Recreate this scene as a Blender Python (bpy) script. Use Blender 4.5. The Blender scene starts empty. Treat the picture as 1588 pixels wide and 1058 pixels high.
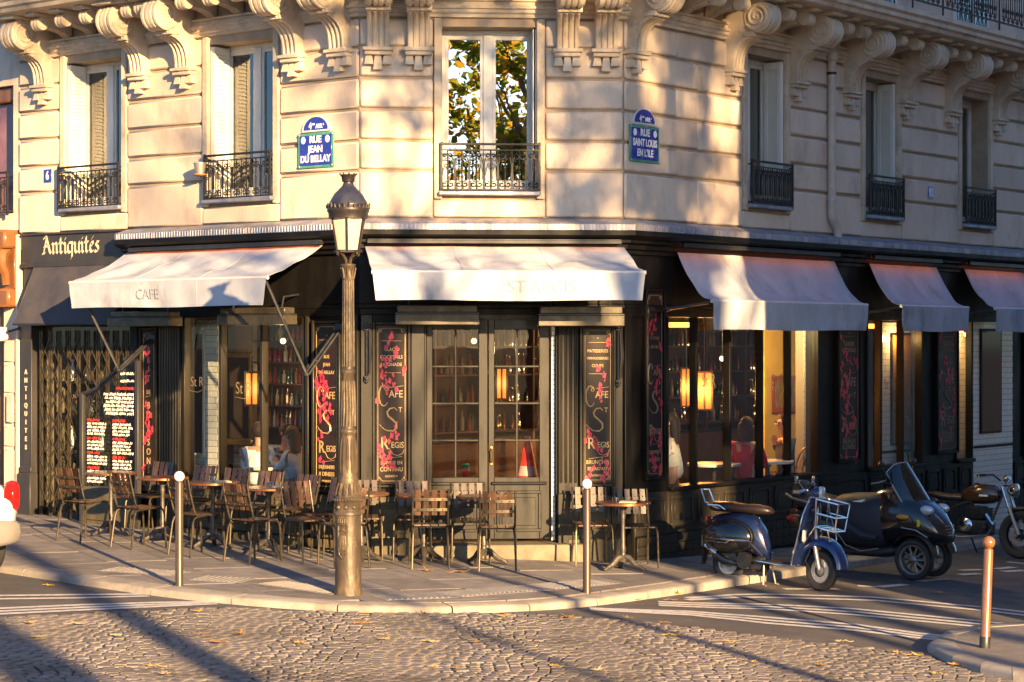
import bpy, math, random
from mathutils import Matrix, Vector, noise
R = math.radians
sc = bpy.context.scene
COL = sc.collection
# ------------------------------------------------------------------ camera, sky, sun, exposure
F, CX, CY, H = 3238.0, 794.0, 528.0, 2.42        # focal length in photo pixels, principal point, eye height (m)
cam_d = bpy.data.cameras.new('camera'); cam = bpy.data.objects.new('camera', cam_d); COL.objects.link(cam)
cam.location = (0, 0, H); cam.rotation_euler = (R(90), 0, 0)
cam_d.sensor_width = 36; cam_d.lens = F / 1588 * 36; cam_d.clip_start = .1; cam_d.clip_end = 2000
sc.camera = cam
SUN_AZ, SUN_EL = 25.0, 13.0                       # sun stands behind the viewer's right shoulder, low
world = bpy.data.worlds.new('World'); sc.world = world; world.use_nodes = True
wn = world.node_tree; wn.nodes.clear()
wo = wn.nodes.new('ShaderNodeOutputWorld'); wb = wn.nodes.new('ShaderNodeBackground'); ws = wn.nodes.new('ShaderNodeTexSky')
ws.sky_type = 'NISHITA'; ws.sun_disc = False; ws.sun_elevation = R(SUN_EL); ws.sun_rotation = R(180 - SUN_AZ)
ws.air_density = 1.0; ws.dust_density = .6; ws.ozone_density = 5.0
wb.inputs[1].default_value = 0.075
wn.links.new(ws.outputs[0], wb.inputs[0]); wn.links.new(wb.outputs[0], wo.inputs[0])
sun_d = bpy.data.lights.new('sun', 'SUN'); sun = bpy.data.objects.new('sun', sun_d); COL.objects.link(sun)
sun_d.energy = 5.0; sun_d.angle = R(.53); sun_d.color = (1.0, .65, .30)
sdir = Vector((math.sin(R(SUN_AZ)) * math.cos(R(SUN_EL)), -math.cos(R(SUN_AZ)) * math.cos(R(SUN_EL)), math.sin(R(SUN_EL))))
sun.rotation_euler = sdir.to_track_quat('Z', 'Y').to_euler(); sun.location = (12, -30, 18)
sc.view_settings.view_transform = 'Standard'; sc.view_settings.look = 'None'
sc.view_settings.gamma = 1; sc.view_settings.use_curve_mapping = False
sc.view_settings.exposure = 2.0
sc.cycles.use_denoising = True; sc.cycles.max_bounces = 8; sc.cycles.transparent_max_bounces = 16
sc.cycles.sample_clamp_indirect = 4
sc.cycles.caustics_reflective = False; sc.cycles.caustics_refractive = False

# ------------------------------------------------------------------ mesh builder
class MB:
    def __init__(s, T=None): s.v = []; s.f = []; s.m = []; s.T = T; s.mi = 0
    def add(s, vs, fs):
        b = len(s.v)
        if s.T is not None: vs = [s.T @ Vector(p) for p in vs]
        s.v += [tuple(p) for p in vs]
        for q in fs: s.f.append([i + b for i in q]); s.m.append(s.mi)
        return s
    def box(s, x0, x1, y0, y1, z0, z1, c=0.0):
        if c <= 0:
            vs = [(x0,y0,z0),(x1,y0,z0),(x1,y1,z0),(x0,y1,z0),(x0,y0,z1),(x1,y0,z1),(x1,y1,z1),(x0,y1,z1)]
            return s.add(vs, [(3,2,1,0),(4,5,6,7),(0,1,5,4),(1,2,6,5),(2,3,7,6),(3,0,4,7)])
        c = min(c, (x1-x0)*.45, (y1-y0)*.45, (z1-z0)*.45)
        vs = []; idx = {}
        for ix, X in ((0,x0),(1,x1)):
            for iy, Y in ((0,y0),(1,y1)):
                for iz, Z in ((0,z0),(1,z1)):
                    dx = c if ix == 0 else -c; dy = c if iy == 0 else -c; dz = c if iz == 0 else -c
                    idx[ix,iy,iz,'x'] = len(vs); vs.append((X, Y+dy, Z+dz))
                    idx[ix,iy,iz,'y'] = len(vs); vs.append((X+dx, Y, Z+dz))
                    idx[ix,iy,iz,'z'] = len(vs); vs.append((X+dx, Y+dy, Z))
        g = lambda a, b, cc, k: idx[a,b,cc,k]
        fs = []
        fs.append([g(0,0,0,'x'),g(0,0,1,'x'),g(0,1,1,'x'),g(0,1,0,'x')]); fs.append([g(1,0,0,'x'),g(1,1,0,'x'),g(1,1,1,'x'),g(1,0,1,'x')])
        fs.append([g(0,0,0,'y'),g(1,0,0,'y'),g(1,0,1,'y'),g(0,0,1,'y')]); fs.append([g(0,1,0,'y'),g(0,1,1,'y'),g(1,1,1,'y'),g(1,1,0,'y')])
        fs.append([g(0,0,0,'z'),g(0,1,0,'z'),g(1,1,0,'z'),g(1,0,0,'z')]); fs.append([g(0,0,1,'z'),g(1,0,1,'z'),g(1,1,1,'z'),g(0,1,1,'z')])
        for a in (0,1):
            for b in (0,1):
                q = [g(a,b,0,'x'),g(a,b,1,'x'),g(a,b,1,'y'),g(a,b,0,'y')]; fs.append(q if (a+b) % 2 else q[::-1])
                q = [g(a,0,b,'x'),g(a,1,b,'x'),g(a,1,b,'z'),g(a,0,b,'z')]; fs.append(q[::-1] if (a+b) % 2 else q)
                q = [g(0,a,b,'y'),g(1,a,b,'y'),g(1,a,b,'z'),g(0,a,b,'z')]; fs.append(q if (a+b) % 2 else q[::-1])
                for d in (0,1):
                    q = [g(a,b,d,'x'),g(a,b,d,'y'),g(a,b,d,'z')]; fs.append(q if (a+b+d) % 2 else q[::-1])
        return s.add(vs, fs)
    def nb(s, u0, u1, n0, n1, z0, z1, c=0.0): return s.box(u0, u1, -n1, -n0, z0, z1, c)
    def cyl(s, p, q, r, r2=None, n=10, cap=True):
        p = Vector(p); q = Vector(q); r2 = r if r2 is None else r2
        a = (q - p).normalized(); b = a.orthogonal().normalized(); c = a.cross(b)
        vs = []
        for k in range(n):
            t = 2*math.pi*k/n; d = b*math.cos(t) + c*math.sin(t); vs += [p + d*r, q + d*r2]
        fs = [(2*k, 2*((k+1) % n), 2*((k+1) % n)+1, 2*k+1) for k in range(n)]
        if cap: fs += [tuple(2*k for k in range(n))[::-1], tuple(2*k+1 for k in range(n))]
        return s.add(vs, fs)
    def tube(s, pts, r, n=6, closed=False, cap=True):
        P = [Vector(p) for p in pts]; N = len(P); rr = r if isinstance(r, (list, tuple)) else [r]*N
        vs = []; prev = None
        for i in range(N):
            a = P[(i-1) % N] if (closed or i > 0) else P[i]; b = P[(i+1) % N] if (closed or i < N-1) else P[i]
            t = (b - a).normalized() if (b - a).length > 1e-9 else Vector((0,0,1))
            if prev is None: e = t.orthogonal().normalized()
            else:
                e = prev - t*prev.dot(t)
                e = e.normalized() if e.length > 1e-6 else t.orthogonal().normalized()
            prev = e; g = t.cross(e)
            for k in range(n):
                q = 2*math.pi*k/n; vs.append(P[i] + (e*math.cos(q) + g*math.sin(q))*rr[i])
        fs = []
        for i in range(N if closed else N-1):
            j = (i+1) % N
            for k in range(n): fs.append((i*n+k, i*n+(k+1) % n, j*n+(k+1) % n, j*n+k))
        if cap and not closed: fs += [tuple(range(n))[::-1], tuple((N-1)*n+k for k in range(n))]
        return s.add(vs, fs)
    def lathe(s, prof, n=16, T=None, cap=True):
        vs = []; fs = []; N = len(prof)
        for (r, z) in prof:
            for k in range(n): q = 2*math.pi*k/n; vs.append(Vector((r*math.cos(q), r*math.sin(q), z)))
        if T is not None: vs = [T @ p for p in vs]
        for i in range(N-1):
            for k in range(n): fs.append((i*n+k, i*n+(k+1) % n, (i+1)*n+(k+1) % n, (i+1)*n+k))
        if cap: fs += [tuple(range(n))[::-1], tuple((N-1)*n+k for k in range(n))]
        return s.add(vs, fs)
    def loft(s, rings, cap=True, closed=False):
        n = len(rings[0]); N = len(rings); vs = [p for r in rings for p in r]; fs = []
        for i in range(N if closed else N-1):
            j = (i+1) % N
            for k in range(n): fs.append((i*n+k, i*n+(k+1) % n, j*n+(k+1) % n, j*n+k))
        if cap and not closed: fs += [tuple(range(n))[::-1], tuple((N-1)*n+k for k in range(n))]
        return s.add(vs, fs)
    def extr(s, poly, fa, fb):
        n = len(poly); vs = [fa(*p) for p in poly] + [fb(*p) for p in poly]
        fs = [tuple(range(n))[::-1], tuple(range(n, 2*n))] + [(k, (k+1) % n, n+(k+1) % n, n+k) for k in range(n)]
        return s.add(vs, fs)
    def sphere(s, c, r, n=12, m=8, sx=1, sy=1, sz=1):
        vs = [(c[0], c[1], c[2]-r*sz)]
        for i in range(1, m):
            a = math.pi*i/m - math.pi/2
            for k in range(n): q = 2*math.pi*k/n; vs.append((c[0]+r*sx*math.cos(a)*math.cos(q), c[1]+r*sy*math.cos(a)*math.sin(q), c[2]+r*sz*math.sin(a)))
        vs.append((c[0], c[1], c[2]+r*sz)); L = len(vs)-1
        fs = [(0, 1+(k+1) % n, 1+k) for k in range(n)]
        for i in range(m-2):
            for k in range(n): fs.append((1+i*n+k, 1+i*n+(k+1) % n, 1+(i+1)*n+(k+1) % n, 1+(i+1)*n+k))
        fs += [(1+(m-2)*n+k, 1+(m-2)*n+(k+1) % n, L) for k in range(n)]
        return s.add(vs, fs)
    def grid(s, nu, nv, fn):
        vs = [fn(i/nu, j/nv) for j in range(nv+1) for i in range(nu+1)]; w = nu+1
        return s.add(vs, [(j*w+i, j*w+i+1, (j+1)*w+i+1, (j+1)*w+i) for j in range(nv) for i in range(nu)])
    def slab(s, nu, nv, fn, t):
        """a grid sheet with real thickness t (Vector offset)"""
        w = nu+1; a = [Vector(fn(i/nu, j/nv)) for j in range(nv+1) for i in range(nu+1)]; n = len(a); t = Vector(t)
        vs = a + [p + t for p in a]
        fs = [(j*w+i, j*w+i+1, (j+1)*w+i+1, (j+1)*w+i) for j in range(nv) for i in range(nu)]
        fs += [tuple(k+n for k in q[::-1]) for q in fs]
        ed = [i for i in range(nu+1)] + [j*w+nu for j in range(1, nv+1)] + [nv*w+i for i in range(nu-1, -1, -1)] + [j*w for j in range(nv-1, 0, -1)]
        fs += [(ed[(k+1) % len(ed)], ed[k], ed[k]+n, ed[(k+1) % len(ed)]+n) for k in range(len(ed))]
        return s.add(vs, fs)
    def mesh(s, mat, name='m', smooth=True, ang=38):
        me = bpy.data.meshes.new(name); me.from_pydata(s.v, [], s.f)
        for m in (mat if isinstance(mat, (list, tuple)) else [mat]): me.materials.append(m)
        if any(s.m): me.polygons.foreach_set('material_index', s.m)
        if smooth:
            me.shade_smooth(); me.set_sharp_from_angle(angle=R(ang))
        me.update(); return me
    def build(s, name, mat, parent=None, M=None, smooth=True, ang=38):
        return obj(name, s.mesh(mat, name, smooth, ang), parent, M)

WM = {}
def link(o, parent=None, M=None):
    M = M.copy() if M is not None else Matrix.Identity(4)
    COL.objects.link(o)
    if parent is not None:
        o.parent = parent; o.matrix_parent_inverse = Matrix.Identity(4)
        o.matrix_basis = WM[parent.name].inverted() @ M
    else: o.matrix_basis = M
    WM[o.name] = M
    return o
def obj(name, me, parent=None, M=None): return link(bpy.data.objects.new(name, me), parent, M)
def tag(o, label, cat, group=None, kind=None):
    o['label'] = label
    if cat: o['category'] = cat
    if group: o['group'] = group
    if kind: o['kind'] = kind
    return o
def thing(name, label, cat, M=None, group=None):
    o = link(bpy.data.objects.new(name, None), None, M); o.empty_display_size = .2
    return tag(o, label, cat, group)
def struct(o): o['kind'] = 'structure'; return o
def copy_tree(src, M, label, group=None):
    """a copy of a thing with copies of its parts and sub-parts, standing at M"""
    def rec(o, parent, MM):
        c = o.copy(); COL.objects.link(c)
        c.parent = parent
        if parent is None: c.matrix_basis = MM
        WM[c.name] = MM if parent is None else WM[parent.name] @ o.matrix_basis
        for ch in o.children: rec(ch, c, None)
        return c
    c = rec(src, None, M); c['label'] = label
    if group: c['group'] = group
    return c
def TR(x, y, z, rz=0): return Matrix.Translation((x, y, z)) @ Matrix.Rotation(rz, 4, 'Z')

# ------------------------------------------------------------------ materials
def nd(nt, t, **kw):
    n = nt.nodes.new(t)
    for k, v in kw.items(): setattr(n, k, v)
    return n
def mat(name, c1, c2=None, rough=.6, metal=0.0, scale=5.0, stretch=(1,1,1), bump=0.0, bscale=40.0, rand=0.0, coat=0.0, lo=.35, hi=.65,
        detail=5, emit=None, es=0.0, trans=0.0, rvar=.08, spec=.5, c3=None, scale3=1.2, lo3=.5, hi3=.7):
    m = bpy.data.materials.new(name); m.use_nodes = True; nt = m.node_tree; L = nt.links
    b = nt.nodes['Principled BSDF']
    b.inputs['Roughness'].default_value = rough; b.inputs['Metallic'].default_value = metal
    b.inputs['Coat Weight'].default_value = coat; b.inputs['Coat Roughness'].default_value = .08
    b.inputs['Specular IOR Level'].default_value = spec
    b.inputs['Transmission Weight'].default_value = trans
    b.inputs['Base Color'].default_value = (*c1, 1)
    if emit: b.inputs['Emission Color'].default_value = (*emit, 1); b.inputs['Emission Strength'].default_value = es
    if c2 or bump:
        g = nd(nt, 'ShaderNodeNewGeometry'); mp = nd(nt, 'ShaderNodeMapping'); mp.inputs['Scale'].default_value = stretch
        L.new(g.outputs['Position'], mp.inputs[0])
    if c2:
        t = nd(nt, 'ShaderNodeTexNoise'); t.inputs['Scale'].default_value = scale; t.inputs['Detail'].default_value = detail; t.inputs['Roughness'].default_value = .62
        L.new(mp.outputs[0], t.inputs[0])
        r = nd(nt, 'ShaderNodeMapRange'); r.inputs[1].default_value = lo; r.inputs[2].default_value = hi; L.new(t.outputs[0], r.inputs[0])
        x = nd(nt, 'ShaderNodeMix', data_type='RGBA'); x.inputs[6].default_value = (*c1, 1); x.inputs[7].default_value = (*c2, 1)
        L.new(r.outputs[0], x.inputs[0]); out = x.outputs[2]
        if c3:
            t3 = nd(nt, 'ShaderNodeTexNoise'); t3.inputs['Scale'].default_value = scale3; t3.inputs['Detail'].default_value = 7; t3.inputs['Roughness'].default_value = .7
            L.new(mp.outputs[0], t3.inputs[0])
            r3 = nd(nt, 'ShaderNodeMapRange'); r3.inputs[1].default_value = lo3; r3.inputs[2].default_value = hi3; L.new(t3.outputs[0], r3.inputs[0])
            x3 = nd(nt, 'ShaderNodeMix', data_type='RGBA'); x3.inputs[7].default_value = (*c3, 1)
            L.new(r3.outputs[0], x3.inputs[0]); L.new(out, x3.inputs[6]); out = x3.outputs[2]
        if rand:
            oi = nd(nt, 'ShaderNodeObjectInfo'); rr = nd(nt, 'ShaderNodeMapRange'); rr.inputs[3].default_value = 1-rand; rr.inputs[4].default_value = 1+rand
            L.new(oi.outputs['Random'], rr.inputs[0]); hs = nd(nt, 'ShaderNodeHueSaturation'); L.new(rr.outputs[0], hs.inputs['Value']); L.new(out, hs.inputs['Color']); out = hs.outputs[0]
        L.new(out, b.inputs['Base Color'])
        if rvar:
            q = nd(nt, 'ShaderNodeMapRange'); q.inputs[3].default_value = max(0.02, rough-rvar); q.inputs[4].default_value = min(1, rough+rvar)
            L.new(r.outputs[0], q.inputs[0]); L.new(q.outputs[0], b.inputs['Roughness'])
    if bump:
        t2 = nd(nt, 'ShaderNodeTexNoise'); t2.inputs['Scale'].default_value = bscale; t2.inputs['Detail'].default_value = 6
        L.new(mp.outputs[0], t2.inputs[0]); bp = nd(nt, 'ShaderNodeBump'); bp.inputs['Strength'].default_value = bump; bp.inputs['Distance'].default_value = .01
        L.new(t2.outputs[0], bp.inputs['Height']); L.new(bp.outputs[0], b.inputs['Normal'])
    return m
def glassmat(name, tint=(.9,.95,.95), rough=.0, refl=1.0, ior=1.5, wav=0.0):
    m = bpy.data.materials.new(name); m.use_nodes = True; nt = m.node_tree; nt.nodes.clear(); L = nt.links
    o = nd(nt, 'ShaderNodeOutputMaterial'); a = nd(nt, 'ShaderNodeBsdfTransparent'); a.inputs[0].default_value = (*tint, 1)
    g = nd(nt, 'ShaderNodeBsdfGlossy'); g.inputs['Roughness'].default_value = rough; g.inputs['Color'].default_value = (1,1,1,1)
    f = nd(nt, 'ShaderNodeFresnel'); f.inputs[0].default_value = ior
    mu = nd(nt, 'ShaderNodeMath', operation='MULTIPLY', use_clamp=True); mu.inputs[1].default_value = refl
    x = nd(nt, 'ShaderNodeMixShader'); bk = nd(nt, 'ShaderNodeNewGeometry'); iv = nd(nt, 'ShaderNodeMath', operation='SUBTRACT'); iv.inputs[0].default_value = 1.0; L.new(bk.outputs['Backfacing'], iv.inputs[1]); m2 = nd(nt, 'ShaderNodeMath', operation='MULTIPLY'); L.new(f.outputs[0], mu.inputs[0]); L.new(mu.outputs[0], m2.inputs[0]); L.new(iv.outputs[0], m2.inputs[1]); L.new(m2.outputs[0], x.inputs[0]); L.new(a.outputs[0], x.inputs[1]); L.new(g.outputs[0], x.inputs[2]); L.new(x.outputs[0], o.inputs[0])
    if wav:
        ge = nd(nt, 'ShaderNodeNewGeometry'); t = nd(nt, 'ShaderNodeTexNoise'); t.inputs['Scale'].default_value = 2.2; L.new(ge.outputs['Position'], t.inputs[0])
        bp = nd(nt, 'ShaderNodeBump'); bp.inputs['Strength'].default_value = wav; bp.inputs['Distance'].default_value = .01; L.new(t.outputs[0], bp.inputs['Height']); L.new(bp.outputs[0], g.inputs['Normal'])
    return m
STONE = mat('limestone', (.67,.56,.455), (.58,.47,.375), .85, scale=2.2, stretch=(1,1,.5), bump=.35, bscale=45, rand=.11, c3=(.33,.265,.21), scale3=2.4, lo3=.53, hi3=.80)
STONE2 = mat('limestone_trim', (.64,.54,.42), (.52,.42,.31), .85, scale=3, bump=.2, bscale=70, rand=.05, c3=(.26,.20,.15), scale3=3.4, lo3=.5, hi3=.8)
STONED = mat('limestone_joint', (.44,.345,.25), (.34,.26,.185), .9, scale=4)
ZINC = mat('zinc', (.34,.35,.42), (.20,.21,.28), .5, .5, scale=7, stretch=(1,1,.25), bump=.3, bscale=30, c3=(.42,.36,.30), scale3=3)
BLACKW = mat('black_painted_wood', (.004,.0036,.0038), (.008,.0072,.007), .5, scale=5, stretch=(1,1,.3), bump=.06, bscale=90, rvar=.10, spec=.2)
OLIVEW = mat('sunlit_shop_paint', (.0115,.0098,.007), (.022,.018,.0115), .45, scale=4, stretch=(1,1,.3), bump=.08, bscale=90, rvar=.14, spec=.3, c3=(.03,.027,.024), scale3=2.3, lo3=.5, hi3=.75)  # olive copy of the black paint, sunlight put into the colour
PLINTH = mat('sunlit_plinth_paint', (.075,.062,.038), (.12,.098,.056), .5, scale=4, stretch=(1,1,.3), bump=.1, bscale=80, spec=.3, c3=(.035,.03,.022), scale3=2.6, lo3=.5, hi3=.72)  # lighter plinth paint for the sunlit walls, sunlight put into the colour
GREYW = mat('grey_door_paint', (.0105,.0098,.0088), (.019,.017,.0135), .42, scale=5, stretch=(1,1,.3), bump=.06, bscale=90, rvar=.12, spec=.35, c3=(.05,.045,.04), scale3=3, lo3=.56, hi3=.8)
SHOPGREY = mat('antique_shop_paint', (.028,.026,.028), (.042,.038,.037), .45, scale=3, stretch=(1,1,.4), bump=.1, bscale=40)
PANELB = mat('sign_panel_black', (.016,.010,.010), (.028,.016,.015), .4, scale=6, bump=.1, spec=.25)
GOLD = mat('gold_paint', (.55,.38,.17), (.40,.27,.11), .4, .25, scale=20)
CREAMP = mat('cream_letter_paint', (.72,.62,.44), (.6,.5,.34), .5, scale=20)
WHITEP = mat('white_letter_paint', (.8,.79,.77), rough=.5)
REDP = mat('red_letter_paint', (.62,.03,.02), rough=.5)
PINKP = mat('pink_flower_paint', (.72,.06,.12), (.50,.03,.06), .5, scale=30, rand=.2)
IRON = mat('wrought_iron', (.007,.007,.009), (.016,.014,.014), .5, .0, scale=18, bump=.2)
WHITEW = mat('white_window_paint', (.72,.70,.66), (.60,.57,.52), .45, scale=5, stretch=(1,1,.3))
SHUT = mat('shutter_paint', (.78,.76,.70), (.70,.67,.60), .55, scale=4, stretch=(1,1,.4))
CLOTH = mat('awning_canvas', (.46,.49,.56), (.36,.385,.45), .9, scale=2.5, stretch=(1,1,.6), bump=.55, bscale=7, c3=(.22,.21,.22), scale3=2.2, lo3=.52, hi3=.78)
CLOTHD = mat('dark_canvas', (.035,.035,.05), (.06,.055,.06), .8, scale=3, bump=.2, bscale=14)
NAVY = mat('black_metal', (.02,.021,.026), (.035,.035,.04), .4, .2, scale=9)
ALU = mat('brushed_metal', (.50,.47,.42), (.36,.33,.29), .38, .7, scale=20, stretch=(1,1,8))
CHROME = mat('chrome', (.75,.75,.77), rough=.12, metal=1.0)
BLUEP = mat('enamel_blue', (.012,.022,.26), (.02,.03,.32), .25, scale=9, coat=.5)
GREENP = mat('enamel_green', (.05,.22,.16), (.08,.30,.22), .3, scale=12, coat=.4)
WOODS = mat('chair_slat_wood', (.085,.043,.025), (.038,.020,.014), .34, scale=9, stretch=(1,1,.4), rand=.55, c3=(.15,.115,.095), scale3=7, lo3=.54, hi3=.7, coat=.2)
WOODT = mat('table_wood', (.14,.062,.032), (.075,.032,.018), .3, scale=7, coat=.3)
TUBE = mat('chair_tube', (.045,.038,.030), (.09,.07,.045), .4, .6, scale=14)
CAST = mat('cast_iron_foot', (.06,.055,.05), (.11,.095,.08), .45, .5, scale=12, bump=.3)
LAMPM = mat('lamp_post_paint', (.095,.070,.046), (.045,.034,.026), .46, .22, scale=6, stretch=(1,1,.35), bump=.5, bscale=30, c3=(.165,.118,.07), scale3=9, lo3=.5, hi3=.66)
GLASSUP = glassmat('window_glass', (.35,.40,.38), .0, 2.6, 1.6, .10)
GLASSC = glassmat('corner_window_glass', (.25,.28,.26), .0, 11.0, 1.6, .06)
GLASSSHOP = glassmat('shop_glass', (.93,.95,.94), .0, 1.3, 1.45, .05)
OPAL = mat('lantern_glass', (.62,.56,.44), (.50,.45,.36), .35, scale=3)
TILEW = mat('white_tile', (.80,.78,.73), (.70,.68,.63), .2, scale=3, coat=.3)
GROUT = mat('tile_grout', (.20,.18,.15), rough=.9)
SLABM = mat('pavement_stone', (.225,.203,.19), (.155,.14,.132), .8, scale=4.5, bump=.45, bscale=50, rand=.22, c3=(.105,.094,.088), scale3=2.3, lo3=.52, hi3=.70)
KERBM = mat('granite_kerb', (.34,.305,.27), (.24,.215,.19), .8, scale=3.5, bump=.35, bscale=60, rand=.12, c3=(.15,.13,.11), scale3=2.0)
ASPH = mat('asphalt', (.085,.079,.081), (.060,.056,.058), .85, scale=3.0, bump=.5, bscale=110, c3=(.12,.11,.104), scale3=.8, lo3=.45, hi3=.7)
BEDM = mat('sett_bed', (.026,.023,.022), (.045,.04,.036), .95, scale=20, bump=.4)
SETTM = mat('sett_stone', (.165,.145,.134), (.108,.096,.090), .72, scale=11, bump=.5, bscale=45, rand=.32, c3=(.065,.057,.053), scale3=.9, lo3=.46, hi3=.70)
PAINT = mat('road_paint', (.62,.60,.58), (.34,.32,.31), .7, scale=16, lo=.42, hi=.72)
RUBBER = mat('tyre_rubber', (.018,.018,.02), (.03,.03,.032), .7, scale=20)
# ------------------------------------------------------------------ where things stand (metres)
class Wall:
    def __init__(s, o, ang):                       # ang: direction of the wall to its right, as seen from the street
        s.o = Vector(o); s.ex = Vector((math.cos(ang), math.sin(ang))); s.en = Vector((s.ex.y, -s.ex.x))
        s.M = Matrix(((s.ex.x, -s.en.x, 0, o[0]), (s.ex.y, -s.en.y, 0, o[1]), (0,0,1,0), (0,0,0,1)))
    def u(s, px, n=0):
        t = (px - CX)/F; p = s.o + s.en*n
        return -(p.x - t*p.y)/(s.ex.x - t*s.ex.y)
    def P(s, u, n=0): return s.o + s.ex*u + s.en*n
    def z(s, px, py, n=0): return H + (CY - py)*s.P(s.u(px, n), n).y/F
    def at(s, u, n=0, z=0): p = s.P(u, n); return Vector((p.x, p.y, z))
A0 = Vector((-1.698, 23.3)); PHI = R(4); B0 = A0 + Vector((math.cos(PHI), math.sin(PHI)))*2.954
WL = Wall(A0, -R(38.9)); WC = Wall(A0, PHI); WR = Wall(B0, R(51.1))
UC = 2.954; ULE = -6.0; URE = 13.5
def g(x): return -.03*x if x < 0 else -.05*x                        # the pavement falls to the right
def gp(px, py, dz=0):
    """point of the pavement seen at a photo pixel"""
    t = (px - CX)/F; y = 20.0
    for _ in range(40): y = F*(H - g(t*y) - dz)/(py - CY)
    return Vector((t*y, y, g(t*y) + dz))
KPX = [(0,868),(88,886),(170,903),(272,918),(400,929),(502,938),(604,941),(706,941),(800,939),(885,933),(927,928),(987,919),(1038,909),(1113,895)]
KP = [gp(*p) for p in KPX]
def _hull(P):
    h = []
    for p in sorted(P, key=lambda q: q.x):
        while len(h) > 1 and (h[-1].x - h[-2].x)*(p.y - h[-2].y) - (h[-1].y - h[-2].y)*(p.x - h[-2].x) <= 0: h.pop()
        h.append(p)
    return h
KP = [Vector((KP[0].x - .778*14, KP[0].y + .628*14, 0))] + KP + [Vector((KP[-1].x + .55*16, KP[-1].y + .835*16, 0))]
KERB = _hull([Vector((p.x, p.y)) for p in KP])
def resample(P, step):
    out = [P[0]]; acc = 0
    for a, b in zip(P, P[1:]):
        L = (b - a).length; d = step - acc
        while d <= L: out.append(a + (b - a)*(d/L)); d += step
        acc = (acc + L) % step
    return out
def smooth_poly(P, it=3):
    for _ in range(it): P = [P[0]] + [(P[i-1] + P[i]*2 + P[i+1])/4 for i in range(1, len(P)-1)] + [P[-1]]
    return P
KERB = smooth_poly(resample(KERB, .35), 4)
def kerb_dist(x, y):
    p = Vector((x, y)); best = 1e9; sgn = 1
    for a, b in zip(KERB, KERB[1:]):
        ab = b - a; t = max(0, min(1, (p - a).dot(ab)/ab.length_squared)); q = a + ab*t; d = (p - q).length
        if d < best: best = d; sgn = -1 if (ab.x*(p.y - a.y) - ab.y*(p.x - a.x)) > 0 else 1
    return best*sgn                                                     # > 0 on the road side
def zr(x, y):
    d = max(0.0, kerb_dist(x, y))
    side = max(0.0, min(1.0, (x - .6)/1.4))
    return g(max(-6, min(7, x))) - .065 - .022*side*max(0.0, 1 - d/1.4)
def rp(px, py, dz=0):
    """point of the road seen at a photo pixel"""
    t = (px - CX)/F; y = 19.0
    for _ in range(30): y = .5*y + .5*F*(H - zr(t*y, y) - dz)/(py - CY)
    return Vector((t*y, y, zr(t*y, y) + dz))
rnd = random.Random(7)
def clip_half(poly, a, b):
    """keep the part of poly left of a->b"""
    out = []
    side = lambda p: (b.x - a.x)*(p.y - a.y) - (b.y - a.y)*(p.x - a.x)
    for i in range(len(poly)):
        p, q = poly[i], poly[(i+1) % len(poly)]; sp, sq = side(p), side(q)
        if sp >= 0: out.append(p)
        if (sp > 0 and sq < 0) or (sp < 0 and sq > 0): out.append(p + (q - p)*(sp/(sp - sq)))
    return out
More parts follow.
